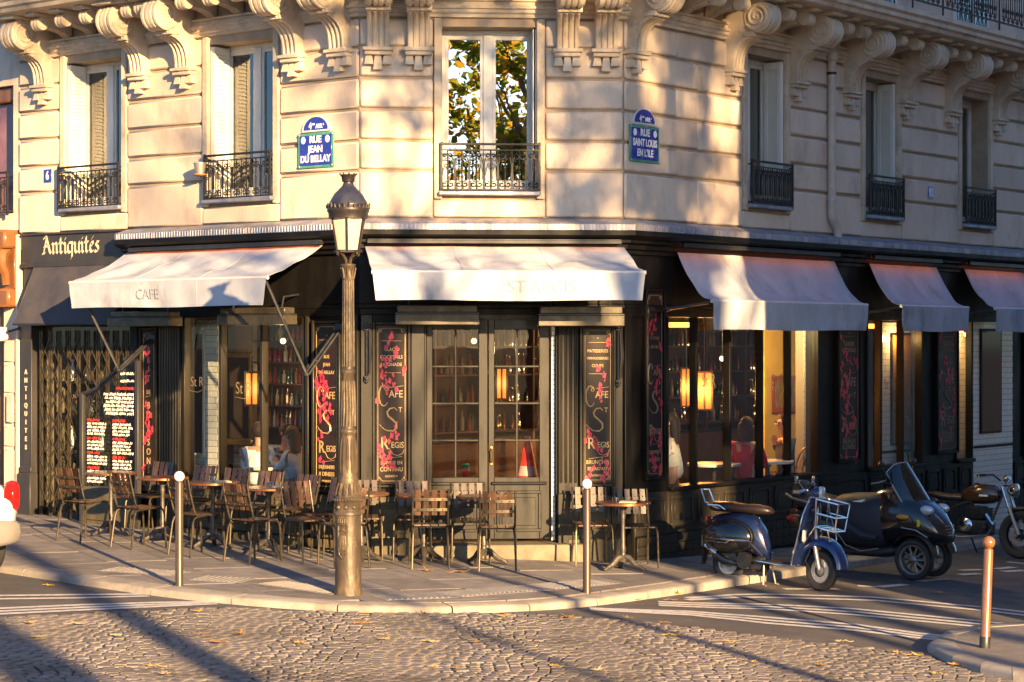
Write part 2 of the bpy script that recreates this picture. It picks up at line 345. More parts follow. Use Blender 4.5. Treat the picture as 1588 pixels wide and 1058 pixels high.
# ------------------------------------------------------------------ ground and road
def build_ground():
    m = MB(); S = 900; m.grid(18, 18, lambda a, b: ((a-.5)*2*S, (b-.5)*2*S, -.75))
    struct(m.build('ground', ASPH)); bpy.data.objects['ground']['label'] = 'grey ground beyond the street corner'
    xs = [-40,-25,-16] + [-12 + .4*i for i in range(66)] + [18,25,40]; ys = [-45,-25,-10,0,6,10,12] + [13 + .35*i for i in range(52)] + [34,40,50,60]
    m = MB(); w = len(xs); vs = [(x, y, zr(x, y)) for y in ys for x in xs]
    m.add(vs, [(j*w+i, j*w+i+1, (j+1)*w+i+1, (j+1)*w+i) for j in range(len(ys)-1) for i in range(w-1)])
    road = struct(m.build('road', ASPH)); road['label'] = 'asphalt and cobbled carriageway in front of the cafe'
    # cobbled part of the road, outlined on the ground
    B = [rp(*p) for p in [(-260,985),(0,957),(180,948),(330,941),(560,950),(850,952),(1020,966),(1200,988),(1440,1014),(1700,1034)]]
    B = [Vector((p.x, p.y)) for p in B]
    def ymax(x):
        if x <= B[0].x: return B[0].y
        for a, b in zip(B, B[1:]):
            if a.x <= x <= b.x: return a.y + (b.y - a.y)*(x - a.x)/max(1e-6, b.x - a.x)
        return B[-1].y
    m = MB(); n = 90; x0, x1 = -7.0, 6.4
    vs = []
    for i in range(n+1):
        x = x0 + (x1-x0)*i/n; yt = ymax(x)
        for k in range(14): y = 11.5 + (yt - 11.5)*k/13; vs.append((x, y, zr(x, y) + .004))
    m.add(vs, [(i*14+k, (i+1)*14+k, (i+1)*14+k+1, i*14+k+1) for i in range(n) for k in range(13)])
    m.build('sett_bed', BEDM, road)
    # one sett: a low cushion of stone
    def sett_vs(w, d, h):
        a = .5; i = .41
        return [(-w*a,-d*a,-.03),(w*a,-d*a,-.03),(w*a,d*a,-.03),(-w*a,d*a,-.03),(-w*a,-d*a,h*.35),(w*a,-d*a,h*.35),(w*a,d*a,h*.35),(-w*a,d*a,h*.35),
                (-w*i,-d*i,h),(w*i,-d*i,h),(w*i,d*i,h),(-w*i,d*i,h)]
    SF = [(0,1,5,4),(1,2,6,5),(2,3,7,6),(3,0,4,7),(4,5,9,8),(5,6,10,9),(6,7,11,10),(7,4,8,11),(8,9,10,11)]
    shapes = []
    for k in range(5):
        q = MB(); q.add(sett_vs(.094 + .006*(k-2), .078 + .004*((k*2) % 5 - 2), .007), SF); shapes.append(q.mesh(SETTM, 'paving_sett', False))
    spots = []; y = 11.9; row = 0
    while y < 20.5:
        x = -6.6 + rnd.uniform(0, .12)
        while x < 6.0:
            ph = (x + 50) % 1.5/1.5; yy = y + .26*math.sin(math.pi*ph) + rnd.uniform(-.008, .008)
            if 12.0 < yy < ymax(x) - .06: spots.append((x, yy, math.atan2(.26*math.pi/1.5*math.cos(math.pi*ph), 1) + rnd.uniform(-.06,.06)))
            x += .105 + rnd.uniform(-.006, .008)
        y += .091; row += 1
    seen = [s for s in spots if abs(s[0]) < .244*s[1] and s[1] > 14.9]
    seen.sort(key=lambda s: s[1]); own = set(id(s) for s in seen[:290])
    big = MB(); bigme = [sett_vs(.094 + .006*(k-2), .078, .007) for k in range(5)]
    for s in spots:
        M = TR(s[0], s[1], zr(s[0], s[1]) + .008 + rnd.uniform(-.003, .004), s[2]) @ Matrix.Rotation(rnd.uniform(-.03,.03), 4, 'X') @ Matrix.Rotation(rnd.uniform(-.03,.03), 4, 'Y')
        if id(s) in own: obj('paving_sett', rnd.choice(shapes), road, M)
        else: big.T = M; big.add(bigme[rnd.randrange(5)], SF)
    big.T = None; o = big.build('paving_setts', SETTM, road, smooth=False); o['kind'] = 'stuff'
    # painted lines
    def line(pts, wpx, name='road_marking'):
        P = [rp(*p) for p in pts]; P2 = [P[0].lerp(P[0], 0)]
        Q = []
        for a, b in zip(P, P[1:]): Q += [a.lerp(b, k/8) for k in range(8)]
        Q.append(P[-1]); m = MB(); vs = []
        for i, p in enumerate(Q):
            t = (Q[min(i+1, len(Q)-1)] - Q[max(i-1, 0)]); t.z = 0; t.normalize(); nrm = Vector((-t.y, t.x, 0))*wpx*.5
            for s in (-1, 1): q = p + nrm*s; vs.append((q.x, q.y, zr(q.x, q.y) + .005))
        m.add(vs, [(2*i, 2*i+1, 2*i+3, 2*i+2) for i in range(len(Q)-1)])
        return m.build(name, PAINT, road)
    for dy in (0, 5): line([(1065,927+dy*.6),(1140,922+dy*.8),(1188,921+dy),(1358,926+dy),(1521,941+dy),(1600,950+dy)], .11)
    for dy in (0, 4.5, 9): line([(1021,933+dy*.6),(1188,937+dy*.8),(1324,944+dy),(1521,963+dy),(1600,972+dy)], .11)
    for dy in (0, 4.5, 9): line([(915,943+dy*.2),(1072,948+dy*.6),(1188,957+dy),(1324,968+dy),(1426,982+dy*.8),(1508,991+dy*.6)], .11)
    for dy in (0, 5): line([(-40,924+dy),(120,922+dy),(230,921+dy*.6)], .10)
    for dy in (0, 5, 10): line([(-40,945+dy*.9),(120,938+dy*.8),(250,934+dy*.6),(335,933+dy*.3)], .10)
    for a, b in (((1330,908),(1362,910)),((1362,910),(1405,906)),((1215,913),(1300,913)),((1425,901),(1466,897)),((1490,884),(1523,883)),((1488,891),(1520,889)),((1545,882),(1572,879)),((1556,886),(1590,884)),((1562,871),(1592,874))):
        line([a, b], .13)
    return road
ROAD = build_ground()

def build_pavement():
    pave = MB(); P = KERB; n = len(P)
    inner = [Vector((p.x*.2, 33)) for p in P]
    base = [(p.x, p.y, g(p.x) - .05) for p in P]
    back = [(WL.at(-20, -1)), (WR.at(20, -1))]
    poly = [(p.x, p.y) for p in P]
    vs = base + [(p[0]*.55 , 31.5 if abs(p[0]) < 9 else max(31.5, p[1] + 6), g(p[0]) - .05) for p in base]
    pave.add(vs, [(i, i+1, n+i+1, n+i) for i in range(n-1)])
    pv = struct(pave.build('pavement', BEDM)); pv['label'] = 'stone slab pavement wrapped round the street corner'
    # kerb stones along the edge (joined into the setting one by one)
    K = resample(KERB, .05); KW = .30
    step = 18; i = 0; kk = 0
    nrm = []
    for j in range(len(K)):
        t = (K[min(j+4, len(K)-1)] - K[max(j-4, 0)]).normalized(); nrm.append(Vector((-t.y, t.x)))
    while i < len(K)-2:
        stp = rnd.choice((16, 19, 21)); j = min(i + stp, len(K)-1)
        mid = K[(i+j)//2]
        if -9 < mid.x < 9.5 and mid.y < 34:
            m = MB(); rings = []
            ids = list(range(i, j+1, max(1, (j-i)//5)));
            if ids[-1] != j: ids[-1] = j
            for q, k in enumerate(ids):
                p = K[k]; nn = nrm[k]; e = .004 if q in (0, len(ids)-1) else 0
                if q == 0: p = p.lerp(K[k+1], .28)
                zt = g(p.x) + .003; o = lambda d, z: Vector((p.x + nn.x*d, p.y + nn.y*d, z))
                rings.append([o(0, zt-.3), o(0, zt-.030-e), o(.012, zt-.010-e), o(.035, zt-e), o(KW-.01, zt-e), o(KW, zt-.01-e), o(KW, zt-.3)])
            m.loft([r[::-1] for r in rings]); m.build('kerb_stone', KERBM, pv); kk += 1
        i = j
    # slabs, laid in courses square to the corner face, clipped by the kerb
    inn = [p + q*(KW + .004) for p, q in zip(K, nrm)][::8]
    ax = Vector((math.cos(PHI + R(24)), math.sin(PHI + R(24)))); ay = Vector((-ax.y, ax.x)); o0 = Vector((0, 18.0))
    inn = [p for p in inn if -10 < p.x < 10.5]
    r = -4
    r = -18
    while r < 19:
        y0 = r*.66; off = rnd.uniform(0, .9); c = -3 + off
        while c < 15:
            wd = rnd.choice((.8, .95, 1.1)); gp_ = .006
            poly = [o0 + ax*(y0 + gp_) + ay*(c + gp_), o0 + ax*(y0 + .66 - gp_) + ay*(c + gp_), o0 + ax*(y0 + .66 - gp_) + ay*(c + wd - gp_), o0 + ax*(y0 + gp_) + ay*(c + wd - gp_)]
            c += wd
            for a, b in zip(inn, inn[1:]):
                if poly: poly = clip_half(poly, a, b)
            if len(poly) < 3: continue
            cen = sum(poly, Vector((0, 0)))/len(poly)
            # keep only what lies outside the walls
            if max((p - WL.o).dot(WL.en) for p in poly) < -.1 and max((p - WR.o).dot(WR.en) for p in poly) < -.1 and max((p - WC.o).dot(WC.en) for p in poly) < -.1: continue
            ar = abs(sum(poly[k].x*poly[(k+1) % len(poly)].y - poly[(k+1) % len(poly)].x*poly[k].y for k in range(len(poly))))/2
            if ar < .02 or abs(cen.x) > 10 or cen.y > 33: continue
            dz = rnd.uniform(-.002, .002); m = MB(); nn = len(poly)
            vs = [(p.x, p.y, g(p.x) - .06) for p in poly] + [(p.x, p.y, g(p.x) - .006 + dz) for p in poly] + [(q.x, q.y, g(q.x) + dz) for q in (p + (cen - p).normalized()*.008 for p in poly)]
            m.add(vs, [(k, (k+1) % nn, nn+(k+1) % nn, nn+k) for k in range(nn)] + [(nn+k, nn+(k+1) % nn, 2*nn+(k+1) % nn, 2*nn+k) for k in range(nn)] + [tuple(range(2*nn, 3*nn))])
            m.build('paving_slab', SLABM, pv, smooth=False)
        r += 1
    # pale ribbed warning strips let into the pavement at the crossings
    TACT = mat('tactile_pad', (.29,.27,.26), (.20,.19,.185), .75, scale=6, bump=.4, bscale=40)
    for (a, b) in (((150,885),(268,893)),((292,899),(372,904)),((392,905),(512,922)),((600,931),(712,927)),((716,926),(858,915)),((862,914),(962,905))):
        p, q = gp(*a), gp(*b); t = (q - p); t.z = 0; L = t.length; t.normalize(); nn = Vector((-t.y, t.x, 0)); m = MB()
        c = lambda s, d, z: (p.x + t.x*s + nn.x*d, p.y + t.y*s + nn.y*d, g(p.x + t.x*s + nn.x*d) + z)
        m.add([c(0,0,.003),c(L,0,.003),c(L,.42,.003),c(0,.42,.003),c(0.01,.01,.007),c(L-.01,.01,.007),c(L-.01,.41,.007),c(.01,.41,.007)], [(0,1,5,4),(1,2,6,5),(2,3,7,6),(3,0,4,7),(4,5,6,7)])
        k = 0
        while .05 + k*.06 < L - .05:
            s = .05 + k*.06; m.add([c(s-.014,.03,.0075),c(s+.014,.03,.0075),c(s+.014,.39,.0075),c(s-.014,.39,.0075),c(s-.008,.035,.013),c(s+.008,.035,.013),c(s+.008,.385,.013),c(s-.008,.385,.013)], [(0,1,5,4),(1,2,6,5),(2,3,7,6),(3,0,4,7),(4,5,6,7)]); k += 1
        m.build('tactile_paving', TACT, pv, smooth=False)
    return pv
PAVE = build_pavement()

def build_island():
    c = [rp(*p) for p in [(1438,1008),(1446,1018),(1475,1032),(1520,1046),(1570,1058),(1640,1070)]] + [rp(*p) for p in [(1760,1060),(1720,1010),(1600,985),(1520,985),(1465,992)]]
    c = [Vector((p.x, p.y)) for p in c]; cc = sum(c, Vector((0,0)))/len(c); n = len(c)
    isl = MB(); z0 = zr(cc.x, cc.y); zt = z0 + .10
    inn = [p + (cc - p).normalized()*.24 for p in c]
    isl.add([(p.x, p.y, zt) for p in inn] + [(p.x, p.y, z0-.1) for p in inn], [tuple(range(n))] + [(n+k, n+(k+1) % n, (k+1) % n, k) for k in range(n)])
    o = struct(isl.build('traffic_island', SLABM)); o['label'] = 'low raised traffic island at the lower right of the road'
    for k in range(n):
        a, b = c[k], c[(k+1) % n]; a, b = a.lerp(b, .008), b.lerp(a, .008); ia, ib = inn[k].lerp(inn[(k+1) % n], .008), inn[(k+1) % n].lerp(inn[k], .008)
        m = MB(); rs = []
        for p, q in ((a, ia), (a.lerp(b,.5), ia.lerp(ib,.5)), (b, ib)):
            nn = (q - p).normalized(); f = lambda d, z: (p.x + nn.x*d, p.y + nn.y*d, z)
            rs.append([f(0, z0-.15), f(.0, zt-.03), f(.015, zt-.008), f(.04, zt+.004), f((q-p).length, zt+.004), f((q-p).length, z0-.15)])
        m.loft(rs); m.build('kerb_stone', KERBM, o)
    return o, zt
ISL, ISLZ = build_island()
# ------------------------------------------------------------------ the corner apartment building, upper storey
BLD = thing('apartment_building', 'cream limestone corner apartment building with scrolled corbels above the cafe', 'building', TR(0, 24, 0))
def path_sweep(path, prof, closed_prof=True):
    """sweep a profile [(n outward, z)] along plan points with mitred corners"""
    m = MB(); rings = []
    N = len(path)
    for i, p in enumerate(path):
        t0 = (p - path[i-1]).normalized() if i else (path[1] - p).normalized(); t1 = (path[i+1] - p).normalized() if i < N-1 else t0
        n0 = Vector((t0.y, -t0.x)); n1 = Vector((t1.y, -t1.x)); b = (n0 + n1).normalized(); k = 1/max(.3, b.dot(n0))
        rings.append([(p.x + b.x*k*n, p.y + b.y*k*n, z) for n, z in prof])
    m.loft(rings); return m
PATH = [WL.P(ULE), A0, B0, WR.P(URE)]
def piece(name, W, mb, mt, parent, smooth=True): return mb.build(name, mt, parent, W.M, smooth)

COURSES = [3.79, 4.325, 4.66, 5.01, 5.36, 5.70, 6.03]
def win(W, pa, pb): return (W.u(pa), W.u(pb))
OPEN_L = [(-5.12, -4.10), (-2.86, -1.80)]
OPEN_C = [(UC/2 - .53 - .03, UC/2 + .53 - .03)]
OPEN_R = [(WR.u(1155), WR.u(1155) + .90), (WR.u(1338), WR.u(1338) + .90), (WR.u(1488), WR.u(1488) + .90), (11.9, 12.9)]
OPEN_L = [(WL.u(104), WL.u(192)), (WL.u(326), WL.u(427))]
SZ0, SZ1 = 4.10, 5.94
def facade(W, u0, u1, opens):
    core = MB(); z0, z1 = 3.60, 6.75
    edges = [u0] + [e for o in opens for e in o] + [u1]
    for k in range(0, len(edges), 2): core.nb(edges[k], edges[k+1], -.45, 0, z0, z1)
    for a, b in opens:
        core.nb(a, b, -.45, 0, z0, SZ0); core.nb(a, b, -.45, 0, SZ1, z1)
    piece('wall', W, core, STONED, BLD, False)
    # plain band under the first course, cut at the window sills
    for a, b in opens: m = MB(); m.nb(a - .097, b + .097, -.01, .036, 3.807, SZ0 - .10, .015); piece('apron_block', W, m, STONE, BLD)
    for ci in range(6):
        a, b = COURSES[ci] + .0, COURSES[ci+1] - .0
        for k in range(0, len(edges), 2):
            ua, ub = edges[k], edges[k+1]
            if k > 0: ua += .10
            if k + 2 < len(edges): ub -= .10
            if ub - ua < .12: continue
            n = 1 if ub - ua < 2.0 else 2
            cuts = [ua] + ([ua + (ub-ua)*(.42 if ci % 2 else .6)] if n == 2 else []) + [ub]
            for c0, c1 in zip(cuts, cuts[1:]):
                m = MB(); m.nb(c0 + .003, c1 - .003, -.01, .036, a + .017, b - .017, .020); piece('stone_block', W, m, STONE, BLD)
    # window surrounds: a raised stone architrave each side and over the head
    for a, b in opens:
        for s, e in ((a, -1), (b, 1)):
            x0, x1 = (s - .09, s) if e < 0 else (s, s + .09)
            m = MB(); m.nb(x0, x1, -.01, .05, SZ0 - .09, SZ1 + .09, .008); piece('window_jamb', W, m, STONE2, BLD)
facade(WL, ULE, 0, OPEN_L); facade(WC, 0, UC, OPEN_C); facade(WR, 0, URE, OPEN_R)
# entablature over the windows, frieze and the balcony slab on its cornice
path_sweep(PATH, [(0,6.035),(.05,6.04),(.05,6.075),(.075,6.09),(.075,6.125),(.10,6.135),(.10,6.165),(.06,6.175),(.06,6.21),(.085,6.22),(.085,6.245),(.0,6.25)]).build('entablature', STONE2, BLD)
path_sweep(PATH, [(-.3,6.50),(.70,6.50),(.78,6.515),(.80,6.56),(.84,6.58),(.84,6.63),(.88,6.66),(.88,6.72),(.80,6.74),(-.3,6.76)]).build('balcony_slab', STONE2, BLD)
path_sweep(PATH, [(.035,6.42),(.09,6.43),(.10,6.47),(.14,6.49),(.14,6.499),(.035,6.499)]).build('bed_moulding', STONE2, BLD)

def corbel_data():
    w = .125; P = [(.11,5.69),(.115,5.76),(.13,5.85),(.165,5.93),(.22,5.99),(.30,6.035),(.37,6.055)]
    b = MB(); b.extr([(0,5.69)] + P + [(.40,6.12),(.34,6.3),(.30,6.47),(0,6.47)], lambda n, z: (-w, -n, z), lambda n, z: (w, -n, z))
    for u in (-.098,-.034,.034,.098):
        b.tube([(u, -n-.004, z) for n, z in P], .026, 6)
    body = b.mesh(STONE2, 'corbel')
    s = MB(); pr = [(.13,-.135),(.178,-.135),(.195,-.12),(.195,-.085),(.176,-.075),(.176,-.06),(.195,-.048),(.195,-.008),(.176,0),(.195,.008),(.195,.048),(.176,.06),(.176,.075),(.195,.085),(.195,.12),(.178,.135),(.13,.135)]
    T = Matrix.Translation((0, -.47, 6.28)) @ Matrix.Rotation(R(90), 4, 'Y'); s.lathe(pr, 20, T)
    for e in (-1, 1):
        pts = []
        for k in range(44):
            a = -.6 - k*.36; r = .165*(1 - k/46); pts.append((e*.138, -.47 + r*math.cos(a), 6.28 + r*math.sin(a)))
        s.tube(pts, [.020 - .010*k/44 for k in range(44)], 5)
    scroll = s.mesh(STONE2, 'scroll')
    f = MB(); f.nb(-.17,.17,0,.17,5.645,5.69,.008); f.nb(-.15,.15,0,.145,5.60,5.645,.008)
    for u, zb in ((-.10,5.50),(0,5.44),(.10,5.50)):
        f.add([(u-.034,-.10,5.60),(u+.034,-.10,5.60),(u+.034,0,5.60),(u-.034,0,5.60),(u-.052,-.12,zb),(u+.052,-.12,zb),(u+.052,0,zb),(u-.052,0,zb)], [(0,1,2,3),(7,6,5,4),(0,4,5,1),(1,5,6,2),(2,6,7,3),(3,7,4,0)])
    foot = f.mesh(STONE2, 'foot')
    t = MB(); t.nb(-.14,.14,.28,.43,6.05,6.105,.006)
    for u in (-.085,0,.085): t.sphere((u, -.43, 6.078), .02, 8, 5, 1, .6, 1)
    t.nb(-.17,.17,0,.69,6.455,6.499,.008)
    block = t.mesh(STONE2, 'block')
    return body, scroll, foot, block
CB = corbel_data()
def corbel(W, u):
    M = W.M @ Matrix.Translation((u, 0, 0)); o = obj('corbel', CB[0], BLD, M)
    for nm, me in zip(('scroll', 'foot', 'block'), CB[1:]): obj(nm, me, o, M)
def small_data():
    b = MB(); P = [(.06,6.26),(.10,6.28),(.16,6.31),(.26,6.33),(.40,6.345)]
    b.extr([(.03,6.26)] + P + [(.48,6.40),(.48,6.46),(.03,6.46)], lambda n, z: (-.06, -n, z), lambda n, z: (.06, -n, z))
    for u in (-.042, 0, .042): b.tube([(u, -n, z-.004) for n, z in P], .02, 6)
    b.nb(-.085,.085,.03,.66,6.455,6.498,.006)
    s = MB(); s.lathe([(.04,-.075),(.082,-.075),(.088,-.05),(.078,-.03),(.088,-.01),(.088,.01),(.078,.03),(.088,.05),(.082,.075),(.04,.075)], 14, Matrix.Translation((0,-.50,6.375)) @ Matrix.Rotation(R(90), 4, 'Y'))
    return b.mesh(STONE2, 'modillion'), s.mesh(STONE2, 'scroll')
SB = small_data()
def modillion(W, u):
    M = W.M @ Matrix.Translation((u, 0, 0)); o = obj('modillion', SB[0], BLD, M); obj('scroll', SB[1], o, M)
cl = [WL.u(p, .1) for p in (64, 214, 284, 452, 524)]; ccb = [WC.u(p, .1) for p in (586, 649, 880, 940)]; cr = [WR.u(p, .1) for p in (990, 1142, 1240, 1323, 1408, 1478, 1551)]
cr += [cr[-1] + 1.42*k for k in (1, 2, 3)]
for u in cl: corbel(WL, u)
for u in ccb: corbel(WC, u)
for u in cr: corbel(WR, u)
for W, us in ((WL, cl), (WC, ccb), (WR, cr)):
    for a, b in zip(us, us[1:]):
        if b - a > .75:
            k = 2 if b - a < 1.7 else 3
            for i in range(k): modillion(W, a + (b-a)*(i+1)/(k+1) + (.03 if k == 2 and i == 0 else 0))

# ---- windows
def spiral(cx, cz, r0, turns, a0, s=1, y=0, n=18):
    return [(cx + r0*(1 - .8*k/n)*math.cos(a0 + s*turns*2*math.pi*k/n), y, cz + r0*(1 - .8*k/n)*math.sin(a0 + s*turns*2*math.pi*k/n)) for k in range(n+1)]
def railing(W, u0, u1, z0, z1, n, parent=BLD, dense=False):
    tw = .011 if dense else .0085; m = MB(); y = -n; L = u1 - u0; h = z1 - z0
    m.box(u0, u1, y-.018, y+.018, z1-.025, z1, .004); m.box(u0, u1, y-.012, y+.012, z0, z0+.02, .003); m.box(u0, u1, y-.008, y+.008, z1-.085, z1-.07)
    for s in (u0 + .012, u1 - .012):
        m.box(s-.012, s+.012, y-.012, y+.012, z0-.03, z1+.01); m.cyl((s, y, z1-.05), (s, .03, z1-.05), .009, n=5); m.cyl((s, y, z0+.03), (s, .03, z0+.03), .009, n=5)
    k = max(4, round(L/(.105 if dense else .15))); d = L/k
    for i in range(k):
        c = u0 + d*(i+.5); r = d*.40
        m.cyl((c, y, z0), (c, y, z1-.08), tw, n=5)
        for s in (-1, 1):
            m.tube(spiral(c + s*r*.55, z0 + .02 + r*.75, r*.62, 1.25, R(90), s, y, 10), tw, 4)
            m.tube(spiral(c + s*r*.5, z1 - .10 - r*.7, r*.55, 1.2, R(-90), -s, y, 10), tw, 4)
            m.tube([(c + s*r*1.05, y, z0 + .12), (c + s*r*1.2, y, z0 + h*.5), (c + s*r*.9, y, z1 - .16)], tw, 4)
        m.sphere((c, y, z0 + h*.48), .016, 6, 4, 1, .6, 1.5)
        if i: m.cyl((u0 + d*i, y, z0), (u0 + d*i, y, z1-.08), .006, n=4)
    return m.build('railing', IRON, parent, W.M)
def shutter_mesh(w, h, t=.025):
    m = MB(); m.box(0, w, -t/2, t/2, 0, .08); m.box(0, w, -t/2, t/2, h-.08, h); m.box(0, .05, -t/2, t/2, .08, h-.08); m.box(w-.05, w, -t/2, t/2, .08, h-.08)
    n = int((h-.16)/.045)
    for k in range(n):
        z = .08 + (h-.16)*k/n; m.add([(.05,-t*.45,z),(w-.05,-t*.45,z),(w-.05,t*.4,z+.05),(.05,t*.4,z+.05),(.05,-t*.45,z+.008),(w-.05,-t*.45,z+.008),(w-.05,t*.4,z+.058),(.05,t*.4,z+.058)], [(3,2,1,0),(4,5,6,7),(0,1,5,4),(2,3,7,6)])
    return m
def window(W, a, b, side, glass, curtain=True, leafsplit=.5, dense=False):
    dep = -.26; m = MB(); z0, z1 = SZ0 + .02, SZ1
    # casing
    m.nb(a, a+.05, dep-.06, dep, z0, z1, .005); m.nb(b-.05, b, dep-.06, dep, z0, z1, .005); m.nb(a, b, dep-.06, dep+.002, z1-.06, z1, .005); m.nb(a, b, dep-.06, dep+.002, z0, z0+.06, .005)
    mid = a + (b-a)*leafsplit
    m.nb(mid-.055, mid+.055, dep-.055, dep+.012, z0+.05, z1-.05, .006)
    for x in (a+.05, mid-.055, mid+.055, b-.05):
        e = .035; x0, x1 = (x, x+e) if x in (a+.05, mid+.055) else (x-e, x)
        m.nb(x0, x1, dep-.045, dep-.004, z0+.05, z1-.05, .004)
    for x0, x1 in ((a+.05, mid-.05), (mid+.05, b-.05)):
        m.nb(x0, x1, dep-.044, dep-.005, z0+.06, z0+.12, .004); m.nb(x0, x1, dep-.044, dep-.005, z1-.11, z1-.06, .004)
    o = m.build('window', WHITEW, BLD, W.M)
    for x0, x1 in ((a+.08, mid-.085), (mid+.085, b-.08)):
        q = MB(); q.nb(x0, x1, dep-.034, dep-.028, z0+.11, z1-.10); q.build('pane', glass, o, W.M)
    q = MB(); q.nb(a-.04, b+.04, -.30, .12, SZ0-.055, SZ0-.005, .01); q.build('sill', ZINC, o, W.M)
    q = MB(); q.nb(a, b, -.26, .03, SZ0-.004, SZ0+.018); q.build('apron', WHITEW, o, W.M)
    # folded shutters standing in the reveal
    if side:
        for k in ((0, 1) if side != 'both' else (0,)):
            s = -1 if side == 'l' else 1
            u = a + .03 + k*.034 if side == 'l' else b - .03 - k*.034
            sh = shutter_mesh(.245, z1 - z0 - .05, .03); M = W.M @ Matrix.Translation((u, -.002, z0 + .02)) @ Matrix.Rotation(R(90), 4, 'Z')
            sh.build('shutter', SHUT, o, M)
    # dim room behind the glass
    q = MB(); q.nb(a-.05, b+.05, -1.5, -1.46, z0-.1, z1+.1); q.nb(a-.09, a-.05, -1.5, -.46, z0-.1, z1+.1); q.nb(b+.05, b+.09, -1.5, -.46, z0-.1, z1+.1); q.nb(a-.05, b+.05, -1.5, -.46, z1+.1, z1+.14); q.nb(a-.05, b+.05, -1.5, -.46, z0-.14, z0-.1)
    q.build('room_lining', ROOMM, o, W.M)
    if curtain:
        for x0, x1 in ((a+.07, a+.07+(b-a)*.30), (b-.07-(b-a)*.22, b-.07)):
            q = MB(); q.slab(22, 1, lambda p, r: (x0 + (x1-x0)*p, .34 + .018*math.sin(p*38), z0 + .1 + (z1-z0-.2)*r), (0, .004, 0)); q.build('curtain', CURT, o, W.M)
    return o
ROOMM = mat('dim_room', (.12,.10,.085), (.09,.075,.06), .9, scale=2)
CURT = mat('curtain', (.52,.45,.36), (.42,.35,.28), .9, scale=6)
for i, (a, b) in enumerate(OPEN_L):
    window(WL, a, b, 'l', GLASSUP, True); railing(WL, a + (.0 if i else -.06), b + .02, SZ0 - .01, SZ0 + .52, .10, dense=False)
for a, b in OPEN_C:
    window(WC, a, b, None, GLASSC, False); railing(WC, a - .02, b + .04, SZ0 - .0, SZ0 + .53, .09)
    q = MB()
    for k in range(2): q.nb(b - .012 - k*.028, b - .002 - k*.028, -.24, .0, SZ0 + .03, SZ1 - .02)
    for k in range(34): q.nb(b - .05, b - .012, -.235, -.215, SZ0 + .1 + k*.05, SZ0 + .13 + k*.05)
    q.build('folded_blind', WHITEW, BLD, WC.M)
for i, (a, b) in enumerate(OPEN_R):
    window(WR, a, b, 'r' if i != 2 else 'l', GLASSUP, i != 2); railing(WR, a - .0, b + .06, SZ0 - .01, SZ0 + .53, .10, dense=True)
# ---- zinc flashing over the shop cornice, made of many short standing pleats
path_sweep([WL.P(-3.86), A0, B0, WR.P(URE)], [(-.1,3.815),(.02,3.80),(.235,3.735),(.25,3.72),(.25,3.655),(.20,3.65),(-.1,3.65)]).build('zinc_flashing', ZINC, BLD)
def pleats(W, u0, u1):
    m = MB(); n = int((u1-u0)/.045)
    for k in range(n):
        u = u0 + (u1-u0)*(k+.5)/n + rnd.uniform(-.006,.006); zt = rnd.uniform(-.008, 0); m.add([(u-.009,-.247,3.66),(u+.009,-.247,3.66),(u+.009,-.247,3.727+zt),(u-.009,-.247,3.727+zt),(u-.004,-.259,3.662),(u+.004,-.259,3.662),(u+.004,-.257,3.725+zt),(u-.004,-.257,3.725+zt)], [(4,5,6,7),(0,4,7,3),(5,1,2,6),(7,6,2,3),(0,1,5,4)])
    o = m.build('flashing_pleats', ZINC, BLD, W.M, False); o['kind'] = 'stuff'
pleats(WL, -3.84, .05); pleats(WC, .02, UC + .02); pleats(WR, .05, URE)
# ---- rainwater pipe on the right-hand wall
def drainpipe():
    PIPE = mat('drainpipe_paint', (.55,.47,.40), (.45,.38,.32), .5, scale=6)
    u = WR.u(1290, .1); M = WR.M; o = thing('drainpipe', 'beige rainwater pipe with kinked foot running down the shaded stone wall', 'drainpipe', WR.M @ Matrix.Translation((u, 0, 3.8)))
    q = MB(); q.cyl((u, -.10, 4.18), (u, -.10, 6.12), .052, n=14); q.build('pipe', PIPE, o, M)
    q = MB(); q.tube([(u, -.10, 4.2), (u, -.10, 4.06), (u+.02, -.10, 3.99), (u+.09, -.11, 3.92), (u+.12, -.115, 3.86), (u+.12, -.12, 3.73)], [.055,.060,.060,.056,.056,.056], 12); q.build('elbow', PIPE, o, M)
    q = MB(); q.lathe([(.052,0),(.075,.02),(.085,.10),(.06,.14),(.06,.18),(.10,.2),(.10,.24),(.05,.30)], 14, Matrix.Translation((u, -.10, 6.02))); q.build('hopper', PIPE, o, M)
    for z in (4.22, 5.85):
        q = MB(); q.lathe([(.056,0),(.064,.006),(.064,.03),(.056,.036)], 14, Matrix.Translation((u, -.10, z))); q.nb(u-.012, u+.012, 0, .06, z+.006, z+.03); q.build('collar', IRON if z > 5 else PIPE, o, M)
drainpipe()
